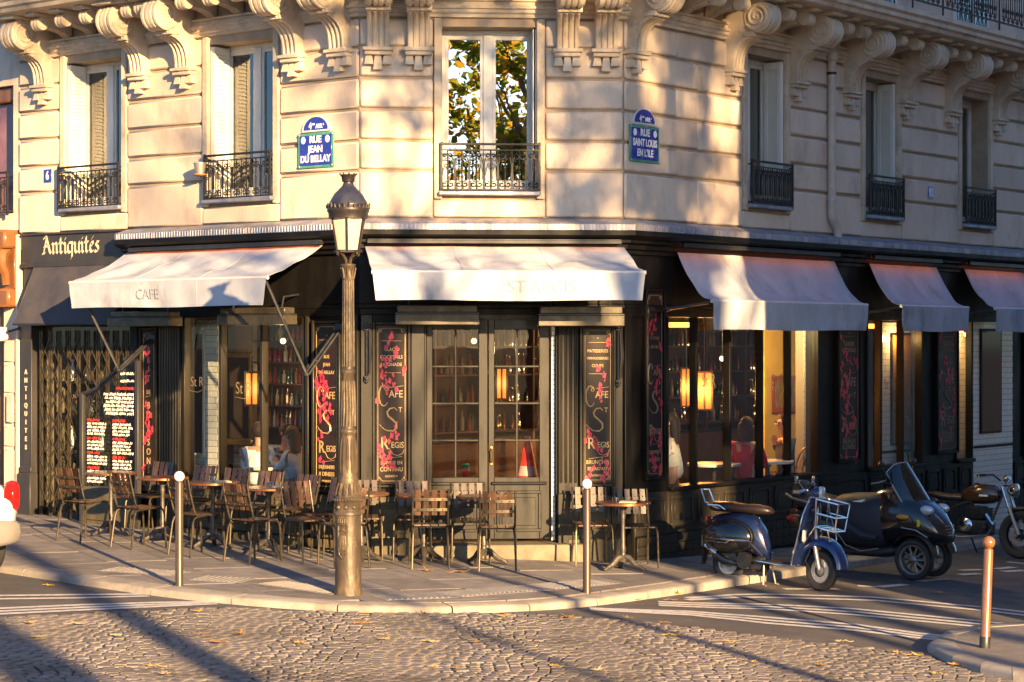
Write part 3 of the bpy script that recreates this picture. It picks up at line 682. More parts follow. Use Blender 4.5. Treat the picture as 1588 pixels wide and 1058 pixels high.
# ---- upper balcony railing seen at the top right (and running on to the left)
def balcony():
    m = MB()
    for W, u0, u1 in ((WR, .3, URE), (WC, -.3, UC + .3), (WL, ULE, -.2)):
        m.T = W.M; n = .78; y = -n
        m.box(u0, u1, y-.02, y+.02, 7.72, 7.75); m.box(u0, u1, y-.012, y+.012, 6.86, 6.885); m.box(u0, u1, y-.01, y+.01, 7.55, 7.57)
        k = int((u1-u0)/.14)
        for i in range(k+1):
            c = u0 + (u1-u0)*i/k; big = i % 6 == 0
            m.cyl((c, y, 6.76 if big else 6.86), (c, y, 7.74), .014 if big else .008, n=5)
            if not big:
                for s in (-1, 1): m.tube(spiral(c + s*.03, 6.93, .034, 1.1, R(90), s, y, 7), .007, 4); m.tube([(c + s*.055, y, 6.95), (c + s*.065, y, 7.2), (c + s*.02, y, 7.5)], .007, 4)
                m.sphere((c, y, 7.05), .03, 6, 4, 1, .6, 1.4)
    m.T = None
    m.build('balcony_railing', IRON, BLD)
    core = MB()
    for W, u0, u1 in ((WR, 0, URE), (WC, 0, UC), (WL, ULE, 0)):
        core.T = W.M; core.nb(u0, u1, -.45, -.1, 6.75, 10.5)
    core.T = None; core.build('upper_wall', STONE, BLD, None, False)
    for W, us in ((WR, [a - .05 for a, b in OPEN_R]), (WC, [OPEN_C[0][0]]), (WL, [a for a, b in OPEN_L])):
        for u in us:
            q = MB(); q.nb(u, u+1.1, -.099, -.05, 6.80, 9.2, .01); o = q.build('balcony_door', WHITEW, BLD, W.M)
            for k in (0, 1): q = MB(); q.nb(u+.08+k*.51, u+.51+k*.51, -.05, -.044, 6.95, 9.1); q.build('pane', GLASSUP, o, W.M)
balcony()
# ---- flat enamel plates
def text_mesh(txt, size, sx=1.0, bold=0.0, depth=.002, align='CENTER', space=1.0):
    cu = bpy.data.curves.new('t', 'FONT'); cu.body = txt; cu.size = size; cu.align_x = align; cu.align_y = 'CENTER'; cu.extrude = depth; cu.offset = bold; cu.space_character = space; cu.resolution_u = 4
    o = bpy.data.objects.new('t', cu); COL.objects.link(o); me = bpy.data.meshes.new_from_object(o)
    COL.objects.unlink(o); bpy.data.objects.remove(o); bpy.data.curves.remove(cu)
    vs = [(v.co.x*sx, v.co.y, v.co.z) for v in me.vertices]; fs = [tuple(p.vertices) for p in me.polygons]; bpy.data.meshes.remove(me)
    return vs, fs
def put_text(mb, txt, u, z, n, size, sx=1.0, bold=0.0, align='CENTER', rot=0, space=1.0, depth=.002):
    vs, fs = text_mesh(txt, size, sx, bold, depth, align, space); c, s = math.cos(rot), math.sin(rot)
    mb.add([(u + x*c - y*s, -n - zz, z + x*s + y*c) for x, y, zz in vs], fs)
def street_sign(W, uc, zb, w, h, lines, label, sizes):
    M = W.M; o = thing('street_sign', label, 'street sign', M @ Matrix.Translation((uc, -.04, zb)))
    m = MB(); m.nb(uc-w/2, uc+w/2, .037, .057, zb, zb+h, .006); m.build('border', GREENP, o, M)
    m = MB(); m.nb(uc-w/2+.03, uc+w/2-.03, .05, .0605, zb+.03, zb+h-.03, .003); m.build('name_plate', BLUEP, o, M)
    m = MB(); rr = w*.40
    arc = lambda r, k: [(uc + r*math.cos(R(180)*i/k), zb + h + .012 + r*.78*math.sin(R(180)*i/k)) for i in range(k+1)]
    m.extr(arc(rr, 14), lambda u, z: (u, -.037, z), lambda u, z: (u, -.054, z)); m.build('arch_border', mat('pale_enamel', (.55,.60,.60), rough=.3), o, M)
    m = MB(); m.extr([(u, z+.02) for u, z in arc(rr-.035, 14)], lambda u, z: (u, -.045, z), lambda u, z: (u, -.057, z)); m.build('arch_plate', BLUEP, o, M)
    m = MB(); put_text(m, '4', uc-.085, zb+h+.075, .058, .105, .8, .003); put_text(m, 'me', uc-.035, zb+h+.10, .058, .045, .8, .001); put_text(m, 'ARR', uc+.055, zb+h+.07, .058, .07, .8, .002); put_text(m, 't', uc+.125, zb+h+.09, .058, .04, .8, .001)
    for i, (t, s) in enumerate(zip(lines, sizes)): put_text(m, t, uc, zb + h*(.80 - .275*i), .0615, h*.27, s, .0035)
    for s in (-1, 1): m.lathe([(.002,0),(.034,.0),(.034,.003),(.002,.004)], 12, Matrix.Translation((uc + s*w*.34, -.0605, zb + h*.80)) @ Matrix.Rotation(R(90), 4, 'X') @ Matrix.Scale(1.25, 4, (0,1,0)))
    m.build('lettering', WHITEP, o, M)['kind'] = 'stuff'
    m = MB()
    for su in (-1, 1):
        for sz in (0, 1): m.sphere((uc + su*(w/2-.022), -.058, zb + .022 + sz*(h-.044)), .014, 8, 5)
    m.build('screws', mat('screw', (.3,.35,.33), rough=.4, metal=.6), o, M)['kind'] = 'stuff'
    return o
ul = (WL.u(468) + WL.u(522))/2; street_sign(WL, ul, WL.z(495, 260), .56, .40, ('RUE', 'JEAN', 'DU BELLAY'), 'blue enamel street sign reading Rue Jean du Bellay with green border', (.95, .95, .86))
ur = (WR.u(970) + WR.u(1017))/2; street_sign(WR, ur, WR.z(995, 252), .58, .42, ('RUE', 'SAINT LOUIS', "EN L'ILE"), 'blue enamel street sign reading Rue Saint Louis en l\'Ile with turquoise border', (.9, .72, .8))
def number_plate(W, px, py, txt, label, rot=0):
    u = W.u(px, .04); z = W.z(px, py, .04); o = thing('house_number_plate', label, 'number plate', W.M @ Matrix.Translation((u, -.03, z)))
    m = MB(); m.nb(u-.075, u+.075, .036, .046, z-.085, z+.085, .004); m.build('plate', BLUEP, o, W.M)
    m = MB(); put_text(m, txt, u, z, .047, .15, .8, .004); m.build('digits', WHITEP, o, W.M)
number_plate(WL, 74, 272, '6', 'small blue plate with white number 6 at the edge of the stone wall')
number_plate(WR, 1443, 298, '92', 'small blue plate with white number 92 between two shaded windows')
# ------------------------------------------------------------------ the shopfronts at street level
ZS, ZT = .73, 2.70
SHOP = thing('cafe_shopfront', 'dark painted wooden cafe shopfront wrapping the corner with gilt sign panels', 'shopfront', TR(0, 23.4, 0))
ANT = thing('antique_shopfront', 'grey antique shop front with a lattice gate at the end of the sunlit wall', 'shopfront', WL.M @ Matrix.Translation((-4.9, 0, 0)))
def wb_(W, mt, name, parent, u0, u1, n0, n1, z0, z1, c=.006): m = MB(); m.nb(u0, u1, n0, n1, z0, z1, c); return m.build(name, mt, parent, W.M)
def zg(W, u): return g(W.P(u).x) - .12
# cornice and fascia
path_sweep([WL.P(-3.86), A0, B0, WR.P(URE)], [(-.1,3.40),(.06,3.40),(.06,3.44),(.10,3.455),(.10,3.50),(.16,3.52),(.16,3.55),(.24,3.58),(.26,3.60),(.26,3.649),(-.1,3.649)]).build('cornice', BLACKW, SHOP)
path_sweep([WL.P(-3.70), A0, B0, WR.P(URE)], [(-.12,2.72),(.0,2.72),(.0,2.78),(.03,2.79),(.03,2.83),(.012,2.84),(.012,3.40),(-.12,3.40)]).build('fascia', BLACKW, SHOP)
path_sweep([WL.P(-3.70), A0], [(-.14,ZT-.0),(-.14,ZT+.10),(.02,ZT+.10),(.02,ZT)]).build('head_rail', BLACKW, SHOP)
path_sweep([B0, WR.P(URE)], [(-.14,ZT-.0),(-.14,ZT+.10),(.02,ZT+.10),(.02,ZT)]).build('head_rail', BLACKW, SHOP)
def solid(W, u0, u1, mt=BLACKW, z1=ZT + .02):
    wb_(W, mt, 'wall_panel', SHOP, u0, u1, -.20, -.02, zg(W, (u0+u1)/2) - .1, z1)
def stile(W, u, w, mt=BLACKW, n=.02, z0=None, z1=ZT + .015, name='pilaster'):
    z0 = zg(W, u) if z0 is None else z0
    o = wb_(W, mt, name, SHOP, u-w/2, u+w/2, -.03, n, z0, z1, .006)
    return o
def fluted(W, u0, u1, mt=BLACKW, z1=ZT):
    m = MB(); z0 = zg(W, u0); m.nb(u0, u1, -.03, .02, z0, z1, .005)
    k = max(2, int((u1-u0)/.045)); d = (u1-u0)/k
    for i in range(k): m.tube([(u0 + d*(i+.5), -.022, ZS+.1), (u0 + d*(i+.5), -.022, z1-.12)], d*.30, 6)
    m.nb(u0-.01, u1+.01, .0, .05, z0, ZS-.02, .008); m.nb(u0-.015, u1+.015, .0, .06, z1-.10, z1-.01, .008)
    return m.build('fluted_pilaster', mt, SHOP, W.M)
def plinth(W, u0, u1, mt=PLINTH, panels=None, tile=True):
    z0 = min(zg(W, u0), zg(W, u1)); n = panels or max(1, round((u1-u0)/.55))
    wb_(W, mt, 'plinth', SHOP, u0, u1, -.2, .0, z0, ZS-.05)
    for i in range(n):
        a, b = u0 + (u1-u0)*i/n + .05, u0 + (u1-u0)*(i+1)/n - .05
        m = MB()
        for q in ((a, b, .58, .62), (a, b, .27, .31), (a, a+.04, .31, .58), (b-.04, b, .31, .58)): m.nb(q[0], q[1], 0, .018, q[2], q[3], .006)
        m.build('panel_moulding', mt, SHOP, W.M); wb_(W, mt, 'plinth_panel', SHOP, a+.07, b-.07, 0, .012, .34, .55, .006)
    if tile:
        m = MB(); m.nb(u0, u1, .0, .03, z0, .20, .004); m.build('skirting', BLACKW, SHOP, W.M)
        m = MB(); k = int((u1-u0)/.15)
        for i in range(k):
            for r in range(3):
                zz = .185 - .105*(r+1)
                if zz > z0 + .08: m.nb(u0 + (u1-u0)*i/k + .004, u0 + (u1-u0)*(i+1)/k - .004, .03, .036, zz + .004, zz + .10, .003)
        if m.v: o = m.build('skirting_tiles', mt, SHOP, W.M); o['kind'] = 'stuff'
def sill(W, u0, u1, mt=BLACKW): wb_(W, mt, 'sill', SHOP, u0, u1, -.2, .06, ZS-.05, ZS, .01)
def glaze(W, edges, parent=SHOP, zb=ZS, zt=ZT, mt=BLACKW, glass=GLASSSHOP, skip=()):
    for i, (a, b) in enumerate(zip(edges, edges[1:])):
        if i in skip: continue
        m = MB(); m.nb(a+.012, b-.012, -.065, -.058, zb, zt); m.build('pane', glass, parent, W.M)
    for e in edges: wb_(W, mt, 'mullion', parent, e-.022, e+.022, -.10, -.0, zb, zt, .005)
# painted sign panels
def flowers(mb, u0, u1, z0, z1, n, seed, count=26):
    r = random.Random(seed)
    for _ in range(count//5):
        cu, cz = r.uniform(u0+.04, u1-.04), r.uniform(z0+.1, z1-.1); dx = r.choice((-1, 1))*.03
        for k in range(r.randint(4, 8)):
            u, z = cu + dx*k*.3 + r.uniform(-.035,.035), cz - k*.026 + r.uniform(-.02,.02)
            if not u0+.015 < u < u1-.015: continue
            s = r.uniform(.012, .034); a0 = r.uniform(0, 6); pts = []
            for i in range(8): q = a0 + i*math.pi/4; rr = s*(1.0 if i % 2 else r.uniform(.5,.8)); pts.append((u + rr*math.cos(q)*.8, z + rr*math.sin(q)*1.3))
            mb.extr(pts, lambda x, y: (x, -n, y), lambda x, y: (x, -n-.0015, y))
def sign_panel(W, u0, u1, z0, z1, top, bottom, seed, dim=False, fcount=40, mid=True):
    n = .02; w = u1-u0; c = (u0+u1)/2; h = z1-z0
    o = wb_(W, PANELB, 'sign_panel', SHOP, u0, u1, -.02, n, z0, z1, .006)
    m = MB()
    for q in ((u0-.035, u0, z0-.035, z1+.035), (u1, u1+.035, z0-.035, z1+.035)): m.nb(q[0], q[1], -.02, .045, q[2], q[3], .008)
    for q in ((z0-.035, z0), (z1, z1+.035)): m.nb(u0, u1, -.02, .045, q[0], q[1], .008)
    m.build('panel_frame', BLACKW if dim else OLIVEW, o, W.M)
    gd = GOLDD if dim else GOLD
    m = MB(); i = .028; L, Rr, Bt, T = u0+i, u1-i, z0+i+.01, z1-i-.01; cr_ = .05
    loop = [(L, Bt+cr_), (L, T-cr_), (L+cr_*.5, T-cr_*.5), (L+cr_, T), (Rr-cr_, T), (Rr-cr_*.5, T-cr_*.5), (Rr, T-cr_), (Rr, Bt+cr_), (Rr-cr_*.5, Bt+cr_*.5), (Rr-cr_, Bt), (L+cr_, Bt), (L+cr_*.5, Bt+cr_*.5)]
    m.tube([(x, -n-.001, z) for x, z in loop], .0042, 5, True)
    for x, s in ((L+.02, 1), (Rr-.02, -1)):
        for z, t in ((T-.02, -1), (Bt+.02, 1)): m.tube(spiral(x, z, .026, 1.2, R(90)*t, s, -n-.002, 10), .004, 4)
    m.build('gilt_border', gd, o, W.M)['kind'] = 'stuff'
    m = MB(); dd = n + .0015
    if mid:
        k = w/.40
        zc = z0 + h*.565; m.tube([(c-.095*k + .062*k*math.cos(R(35 + 285*q/16)), -dd, zc - .015 + .115*math.sin(R(35 + 285*q/16))) for q in range(17)], [.004 + .006*math.sin(math.pi*q/16) for q in range(17)], 5); m.tube(spiral(c-.062*k, zc+.055, .026, 1.1, R(60), 1, -dd, 10), .005, 4)
        put_text(m, 'AFE', c+.055*k, zc, dd, .125*k, .85, .001); m.tube([(c-.02*k, -dd, zc+.085*k), (c+.15*k, -dd, zc+.105*k)], .003, 4)
        zc = z0 + h*.405
        pts = []
        for q in range(21):
            t = q/20; pts.append((c - .0 + .085*k*math.cos(R(55) + R(215)*t) if t < .5 else c - .0 + .085*k*math.cos(R(55) + R(215)*.5)*(1-(t-.5)*2) , -dd, zc + .09 - .0))
        S = [(c+.07*k, zc+.105),(c+.035*k, zc+.135),(c-.02*k, zc+.125),(c-.055*k, zc+.085),(c-.04*k, zc+.04),(c+.015*k, zc+.0),(c+.06*k, zc-.04),(c+.065*k, zc-.09),(c+.02*k, zc-.125),(c-.06*k, zc-.12),(c-.12*k, zc-.085),(c-.15*k, zc-.05)]
        m.tube([(x, -dd, z) for x, z in S], [.004,.006,.009,.011,.012,.013,.012,.011,.009,.007,.005,.003], 5)
        put_text(m, 'T', c+.11*k, zc+.11, dd, .085*k, .85, .001)
        zc = z0 + h*.245
        put_text(m, 'R', c-.085*k, zc+.015, dd, .21*k, .8, .002); put_text(m, 'EGIS', c+.075*k, zc-.0, dd, .105*k, .78, .001)
        m.tube([(c-.03*k, -dd, zc-.03),(c+.02*k, -dd, zc-.10),(c+.08*k, -dd, zc-.115),(c+.14*k, -dd, zc-.09),(c+.155*k, -dd, zc-.05)], .0045, 5); m.tube([(c-.12*k, -dd, zc-.155), (c+.13*k, -dd, zc-.125)], .003, 4)
        for i, t in enumerate(top): put_text(m, t, c, z0 + h*(.845 - .047*i), dd, .058*k if len(t) < 12 else .047*k, .9, .0005)
        m.tube([(c-.12*k, -dd, z0+h*.90), (c+.12*k, -dd, z0+h*.90)], .0025, 4); m.tube([(c-.12*k, -dd, z0+h*.70), (c+.12*k, -dd, z0+h*.70)], .0025, 4)
        m.tube(spiral(c, z0+h*.925, .013, 1, 0, 1, -dd, 8), .003, 4)
        for i, t in enumerate(bottom): put_text(m, t, c, z0 + h*(.135 - .042*i), dd, (.072 if i < 2 else .042)*k*(1 if len(t) < 9 else .85), .85, .0008)
    else:
        txt = 'DEBIT DE BOISSONS'; zz = z1 - .14
        for w_ in ('D','E','B','I','T',' ','DE','_','B','O','I','S','S','O','N','S'):
            if w_ not in ' _': put_text(m, w_, c, zz, dd, .115 if len(w_) == 1 else .075, .8, .001)
            if w_ == 'DE': m.tube([(c-.05, -dd, zz-.055), (c+.05, -dd, zz-.04)], .003, 4)
            zz -= .113 if w_ not in ' _' else .05
    m.build('gilt_lettering', gd, o, W.M)['kind'] = 'stuff'
    m = MB(); flowers(m, u0, u1, z0, z1, n + .004, seed, fcount); q = m.build('painted_flowers', PINKP, o, W.M); q['kind'] = 'stuff'
    return o
GOLDD = mat('dim_gold', (.20,.15,.10), rough=.5)  # darker copy of the gilt, shade put into the colour for the shaded wall
# ---- sunlit wall
L_ = WL.u
solid(WL, L_(215), L_(283)); fluted(WL, L_(248), L_(281), OLIVEW); stile(WL, L_(214), .06, BLACKW)
sign_panel(WL, L_(222), L_(243), .62, 2.55, (), (), 3, fcount=45, mid=False)
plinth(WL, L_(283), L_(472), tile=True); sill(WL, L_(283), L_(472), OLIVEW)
glaze(WL, [L_(284), L_(341), L_(405), L_(470)], mt=OLIVEW)
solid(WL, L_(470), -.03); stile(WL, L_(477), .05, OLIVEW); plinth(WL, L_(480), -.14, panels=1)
sign_panel(WL, L_(490), L_(527), .74, 2.62, ('6', 'RUE', 'JEAN', 'DU BELLAY'), ('DEJEUNERS', '& DINERS', 'LICENCE IV'), 11, fcount=60)
stile(WL, -.075, .13, OLIVEW, .03)
# ---- corner face
C_ = WC.u
solid(WC, .03, C_(660)); solid(WC, C_(862), UC-.03); stile(WC, .075, .13, OLIVEW, .03)
sign_panel(WC, C_(582), C_(632), .82, 2.60, ('GLACES', 'COCKTAILS', 'LIMONADE'), ('SERVICE EN', 'CONTINU', 'LICENCE IV'), 21, fcount=70)
sign_panel(WC, C_(903), C_(950), .82, 2.58, ('PATISSERIES', 'VIENNOISERIES', 'OEUFS'), ('BRUNCH &', 'BREAKFAST', 'LICENCE IV'), 33, fcount=45)
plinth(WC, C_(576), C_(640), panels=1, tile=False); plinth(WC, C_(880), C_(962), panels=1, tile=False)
stile(WC, C_(648), .15, GREYW, .03); fluted(WC, C_(866), C_(896), OLIVEW); stile(WC, UC-.07, .13, OLIVEW, .03)
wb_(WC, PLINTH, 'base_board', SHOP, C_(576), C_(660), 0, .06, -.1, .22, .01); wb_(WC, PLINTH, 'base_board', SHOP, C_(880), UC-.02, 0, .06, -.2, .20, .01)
def tiled(W, u0, u1, n, z0, z1, name='tiled_pier', tw=.10, th=.055, thick=.12, parent=SHOP):
    o = wb_(W, GROUT, name, parent, u0, u1, n-thick, n, z0, z1, 0)
    m = MB(); r = 0; z = z0
    while z < z1 - .01:
        u = u0 - (tw/2 if r % 2 else 0); zz = min(z + th, z1)
        while u < u1 - .005:
            a, b = max(u, u0) + .003, min(u + tw, u1) - .003
            if b - a > .01: m.nb(a, b, n, n+.006, z+.003, zz-.003, .002)
            u += tw
        z += th; r += 1
    t = m.build('wall_tiles', TILEW, o, W.M, False); t['kind'] = 'stuff'
    return o
tiled(WC, C_(856), C_(862), -.09, .17, ZT)
# ---- glazed double door
def door_leaf(u0, u1, handle):
    z0, z1 = .19, 2.66; n0, n1 = -.16, -.105; m = MB(); st = .055 if True else 0
    gz0, gz1 = .885, 2.55; gu0, gu1 = u0+.065, u1-.10 if not handle else u1-.11
    m.nb(u0, gu0, n0, n1, z0, z1, .005); m.nb(gu1, u1, n0, n1, z0, z1, .005); m.nb(gu0, gu1, n0, n1, z0, gz0, .004); m.nb(gu0, gu1, n0, n1, gz1, z1, .004)
    d = m.build('door', GREYW, SHOP, WC.M)
    m = MB(); mid = (gu0+gu1)/2; m.nb(mid-.011, mid+.011, n0+.01, n1-.006, gz0, gz1, .004); m.build('glazing_bar', GREYW, d, WC.M)
    for k in (1, 2, 3): zz = gz0 + (gz1-gz0)*k/4; m = MB(); m.nb(gu0, gu1, n0+.012, n1-.008, zz-.011, zz+.011, .004); m.build('glazing_bar', GREYW, d, WC.M)
    for i in range(2):
        for k in range(4): m = MB(); a, b = (gu0, mid) if i == 0 else (mid, gu1); m.nb(a+.004, b-.004, n0+.024, n0+.029, gz0 + (gz1-gz0)*k/4 + .004, gz0 + (gz1-gz0)*(k+1)/4 - .004); m.build('pane', GLASSDOOR, d, WC.M)
    m = MB(); a, b = u0+.09, u1-.09
    for q in ((a, b, .70, .735), (a, b, .27, .305), (a, a+.035, .305, .70), (b-.035, b, .305, .70)): m.nb(q[0], q[1], n1, n1+.016, q[2], q[3], .006)
    m.nb(a+.06, b-.06, n1, n1+.012, .34, .66, .01); m.build('lower_panel', GREYW, d, WC.M)
    m = MB(); m.nb(u0+.03, u1-.03, n1, n1+.03, .80, .835, .008); m.build('weather_bar', BLACKW if handle else GREYW, d, WC.M)
    if handle:
        m = MB(); m.nb(u0+.018, u0+.048, n1, n1+.012, 1.02, 1.24, .005); m.tube([(u0+.033, -n1-.01, 1.05), (u0+.033, -n1-.05, 1.07), (u0+.033, -n1-.05, 1.19), (u0+.033, -n1-.01, 1.21)], .008, 6); m.build('handle', mat('brass', (.55,.40,.18), rough=.3, metal=1), d, WC.M)
GLASSDOOR = glassmat('door_glass', (.92,.93,.92), .0, .8, 1.5, .06)
door_leaf(C_(662), C_(757), False); door_leaf(C_(758.5), C_(853), True)
wb_(WC, GREYW, 'door_frame', SHOP, C_(656), C_(862), -.2, .0, 2.665, ZT+.02); wb_(WC, GREYW, 'door_frame', SHOP, C_(655), C_(661.5), -.2, -.02, .15, 2.66)
STEPM = mat('doorstep_stone', (.20,.17,.12), (.13,.11,.08), .75, scale=5, bump=.3)
wb_(WC, STEPM, 'doorstep', SHOP, C_(648), C_(912), -.25, .24, -.14, .155, .012)
# ---- shaded wall
DARKOL = mat('shaded_plinth_paint', (.018,.016,.013), (.036,.031,.022), .45, scale=4, stretch=(1,1,.3), bump=.08, bscale=90, spec=.3)  # plinth paint darkened for the shaded wall, shade put into the colour
R_ = WR.u
solid(WR, .03, R_(1036)); stile(WR, .07, .12, BLACKW, .03)
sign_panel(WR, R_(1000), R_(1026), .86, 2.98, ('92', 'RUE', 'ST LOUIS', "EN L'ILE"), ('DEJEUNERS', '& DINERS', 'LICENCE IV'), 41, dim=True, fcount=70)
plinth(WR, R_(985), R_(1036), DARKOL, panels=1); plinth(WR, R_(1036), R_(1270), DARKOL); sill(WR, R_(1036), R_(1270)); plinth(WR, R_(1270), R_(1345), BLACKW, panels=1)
glaze(WR, [R_(x) for x in (1036, 1081, 1133, 1183, 1226, 1270)])
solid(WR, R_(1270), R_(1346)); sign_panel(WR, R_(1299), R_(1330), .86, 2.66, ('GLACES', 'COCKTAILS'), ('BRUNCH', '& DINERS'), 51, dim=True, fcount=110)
plinth(WR, R_(1346), R_(1434), BLACKW); sill(WR, R_(1346), R_(1434)); glaze(WR, [R_(x) for x in (1346, 1367, 1401, 1431)])
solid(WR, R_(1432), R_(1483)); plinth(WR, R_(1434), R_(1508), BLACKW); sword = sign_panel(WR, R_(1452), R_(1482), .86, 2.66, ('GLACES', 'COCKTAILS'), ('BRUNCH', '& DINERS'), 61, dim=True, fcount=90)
sill(WR, R_(1483), R_(1508)); glaze(WR, [R_(1484), R_(1508)])
tp = tiled(WR, R_(1509), R_(1570), .0, -.45, ZT, tw=.16, th=.08)
MIRR = mat('dark_mirror', (.16,.13,.10), rough=.08, metal=1.0)
m = MB(); m.nb(R_(1518), R_(1551), .004, .03, 1.07, 2.6, .006); fr = m.build('mirror_frame', BLACKW, tp, WR.M); m = MB(); m.nb(R_(1520), R_(1549), .03, .034, 1.10, 2.56); m.build('mirror', mat('black_glass', (.012,.011,.010), rough=.06, spec=.35), tp, WR.M)
m = MB(); m.nb(R_(1509), R_(1570), .004, .014, .86, .90); m.build('tile_stripe', BLACKW, tp, WR.M)
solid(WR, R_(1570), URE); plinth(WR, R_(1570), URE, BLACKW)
for px in (1590, 1640): stile(WR, R_(px), .12)
# ---- dark awning boxes' folding brackets on the pilasters
def wall_bracket(W, u, z0, z1):
    m = MB(); m.cyl((u, -.06, z0), (u, -.06, z1), .012, n=6)
    for z in (z0 + .05, z1 - .05): m.nb(u-.03, u+.03, 0, .07, z-.035, z+.035, .008); m.sphere((u, -.085, z), .02, 8, 5)
    m.tube([(u+.03, -.08, z1-.02), (u+.05, -.10, (z0+z1)/2), (u+.03, -.08, z0+.1)], .010, 6); m.build('bracket', NAVY, SHOP, W.M)
wall_bracket(WC, .075, 1.95, 2.62); wall_bracket(WC, UC-.06, 1.90, 2.62)
# ---- antique shop
fz = lambda u0, u1, n0, n1, z0, z1, mt=SHOPGREY, nm='fascia', c=.006: wb_(WL, mt, nm, ANT, u0, u1, n0, n1, z0, z1, c)
fz(ULE+.05, -3.72, -.2, .03, 3.40, 3.80); fz(ULE+.05, -3.72, .03, .055, 3.37, 3.42, nm='fascia_moulding'); fz(ULE+.05, -3.75, .03, .06, 3.775, 3.80, nm='fascia_moulding')
fz(ULE+.05, -3.72, -.2, .0, 2.62, 3.40, nm='shop_head')
fz(ULE+.06, ULE+.28, -.2, .05, .0, 2.62, nm='pilaster'); fz(ULE+.05, ULE+.30, -.05, .09, .0, .72, nm='pilaster_base'); fz(ULE+.055, ULE+.29, .0, .07, .72, .80, nm='pilaster_cap')
fz(-3.84, -3.70, -.2, .03, .0, 2.62, BLACKW, 'pilaster')
def antique_letters():
    # broad-nib letters: each stroke is swept with a slanted pen edge
    m = MB(); pen = Vector((.026, .030)); n = .033
    def stroke(pts):
        for a, b in zip(pts, pts[1:]):
            a, b = Vector(a), Vector(b); q = [a - pen/2, b - pen/2, b + pen/2, a + pen/2]
            if abs((q[1]-q[0]).cross(q[3]-q[0])) < 1e-6: continue
            m.extr([(p.x, p.y) for p in q], lambda x, z: (x, -n, z), lambda x, z: (x, -n-.003, z))
    G = {'A': (.17, [[(0,.0),(.03,.02),(.075,.185),(.055,.2)],[(.07,.19),(.135,.02),(.155,.005)],[(.03,.085),(.12,.085)],[(0,0),(.05,.01)],[(.02,.17),(.075,.195)]]),
         'n': (.115, [[(0,.115),(.02,.10),(.02,.01),(.035,0)],[(.02,.095),(.065,.12),(.08,.10),(.08,.015),(.1,.005)]]),
         't': (.085, [[(.03,.17),(.03,.02),(.05,0),(.07,.015)],[(0,.115),(.07,.115)]]),
         'i': (.06, [[(0,.115),(.025,.10),(.025,.015),(.045,0)],[(.02,.155),(.035,.165)]]),
         'q': (.115, [[(.08,.115),(.03,.115),(.01,.09),(.01,.03),(.035,0),(.08,.02)],[(.085,.12),(.085,-.05),(.07,-.06)]]),
         'u': (.115, [[(0,.115),(.02,.10),(.02,.025),(.04,0),(.08,.02)],[(.085,.12),(.085,.015),(.105,.0)]]),
         'e': (.09, [[(.015,.06),(.065,.085),(.055,.115),(.025,.105),(.012,.08),(.012,.03),(.035,0),(.07,.015)],[(.04,.145),(.06,.17)]]),
         's': (.09, [[(.07,.11),(.03,.115),(.015,.09),(.06,.05),(.06,.015),(.02,0),(.0,.015)]])}
    u = WL.u(66, .03); z = 3.535
    for ch in 'Antiquites':
        w, st = G[ch]
        for s in st: stroke([(u + x*1.12, z + y*1.12) for x, y in s])
        u += w*1.15
    m.build('lettering', CREAMP, ANT, WL.M, False)['kind'] = 'stuff'
    m = MB(); zz = 2.02
    for ch in 'ANTIQUITES': put_text(m, ch, ULE+.17, zz, .053, .085, .9, .002); zz -= .108
    m.build('vertical_lettering', CREAMP, ANT, WL.M, False)['kind'] = 'stuff'
antique_letters()
def antique_awning():
    o = thing('dark_awning', 'dark blue canvas awning over the antique shop beside the stone edge', 'awning', WL.M @ Matrix.Translation((-4.8, 0, 3.4)))
    u0, u1 = WL.u(57), -3.78
    m = MB(); m.slab(16, 10, lambda a, b: (u0 + (u1-u0)*a - .0, -.05 - .33*b, 3.37 - .74*b - .03*math.sin(math.pi*b) + .004*math.sin(a*40)), (0, .006, -.006)); m.build('canopy', CLOTHD, o, WL.M)
    for u in (u0, u1):
        m = MB(); m.extr([(.05,3.36),(.38,2.63),(.05,2.63)], lambda n, z: (u, -n, z), lambda n, z: (u+.006, -n, z)); m.build('side_cheek', CLOTHD, o, WL.M)
    m = MB(); m.cyl((u0, -.375, 2.63), (u1, -.375, 2.63), .014, n=8); m.build('front_bar', NAVY, o, WL.M)
    m = MB(); m.nb(u0, u1, .0, .06, 3.36, 3.395, .008); m.build('head_rail', SHOPGREY, o, WL.M)
antique_awning()
def lattice_gate():
    o = thing('lattice_gate', 'folding steel lattice gate drawn across the antique shop window', 'gate', WL.M @ Matrix.Translation((-5.0, 0, .1)))
    u0, u1 = WL.u(65), WL.u(214); z0, z1 = .17, 2.55; k = 11; GM = mat('gate_steel', (.10,.08,.052), (.06,.048,.034), .42, .5, scale=10)
    for i in range(k):
        u = u0 + (u1-u0)*i/(k-1); m = MB()
        for s in (-.018, .018): m.nb(u+s-.006, u+s+.006, .00, .02, z0, z1)
        m.build('upright', GM, o, WL.M)
    for i in range(k-1):
        a, b = u0 + (u1-u0)*i/(k-1), u0 + (u1-u0)*(i+1)/(k-1); m = MB(); r = 7; dz = (z1-z0-.2)/r
        for j in range(r):
            za = z0 + .1 + dz*j
            for p, q in (((a, za), (b, za+dz)), ((b, za), (a, za+dz))): m.tube([(p[0], -.026, p[1]), (q[0], -.026, q[1])], .0055, 4)
        m.build('lattice', GM, o, WL.M)
    m = MB(); m.nb(u0-.04, u1, .0, .04, z0-.03, z0, .005); m.build('floor_track', GM, o, WL.M)
lattice_gate()
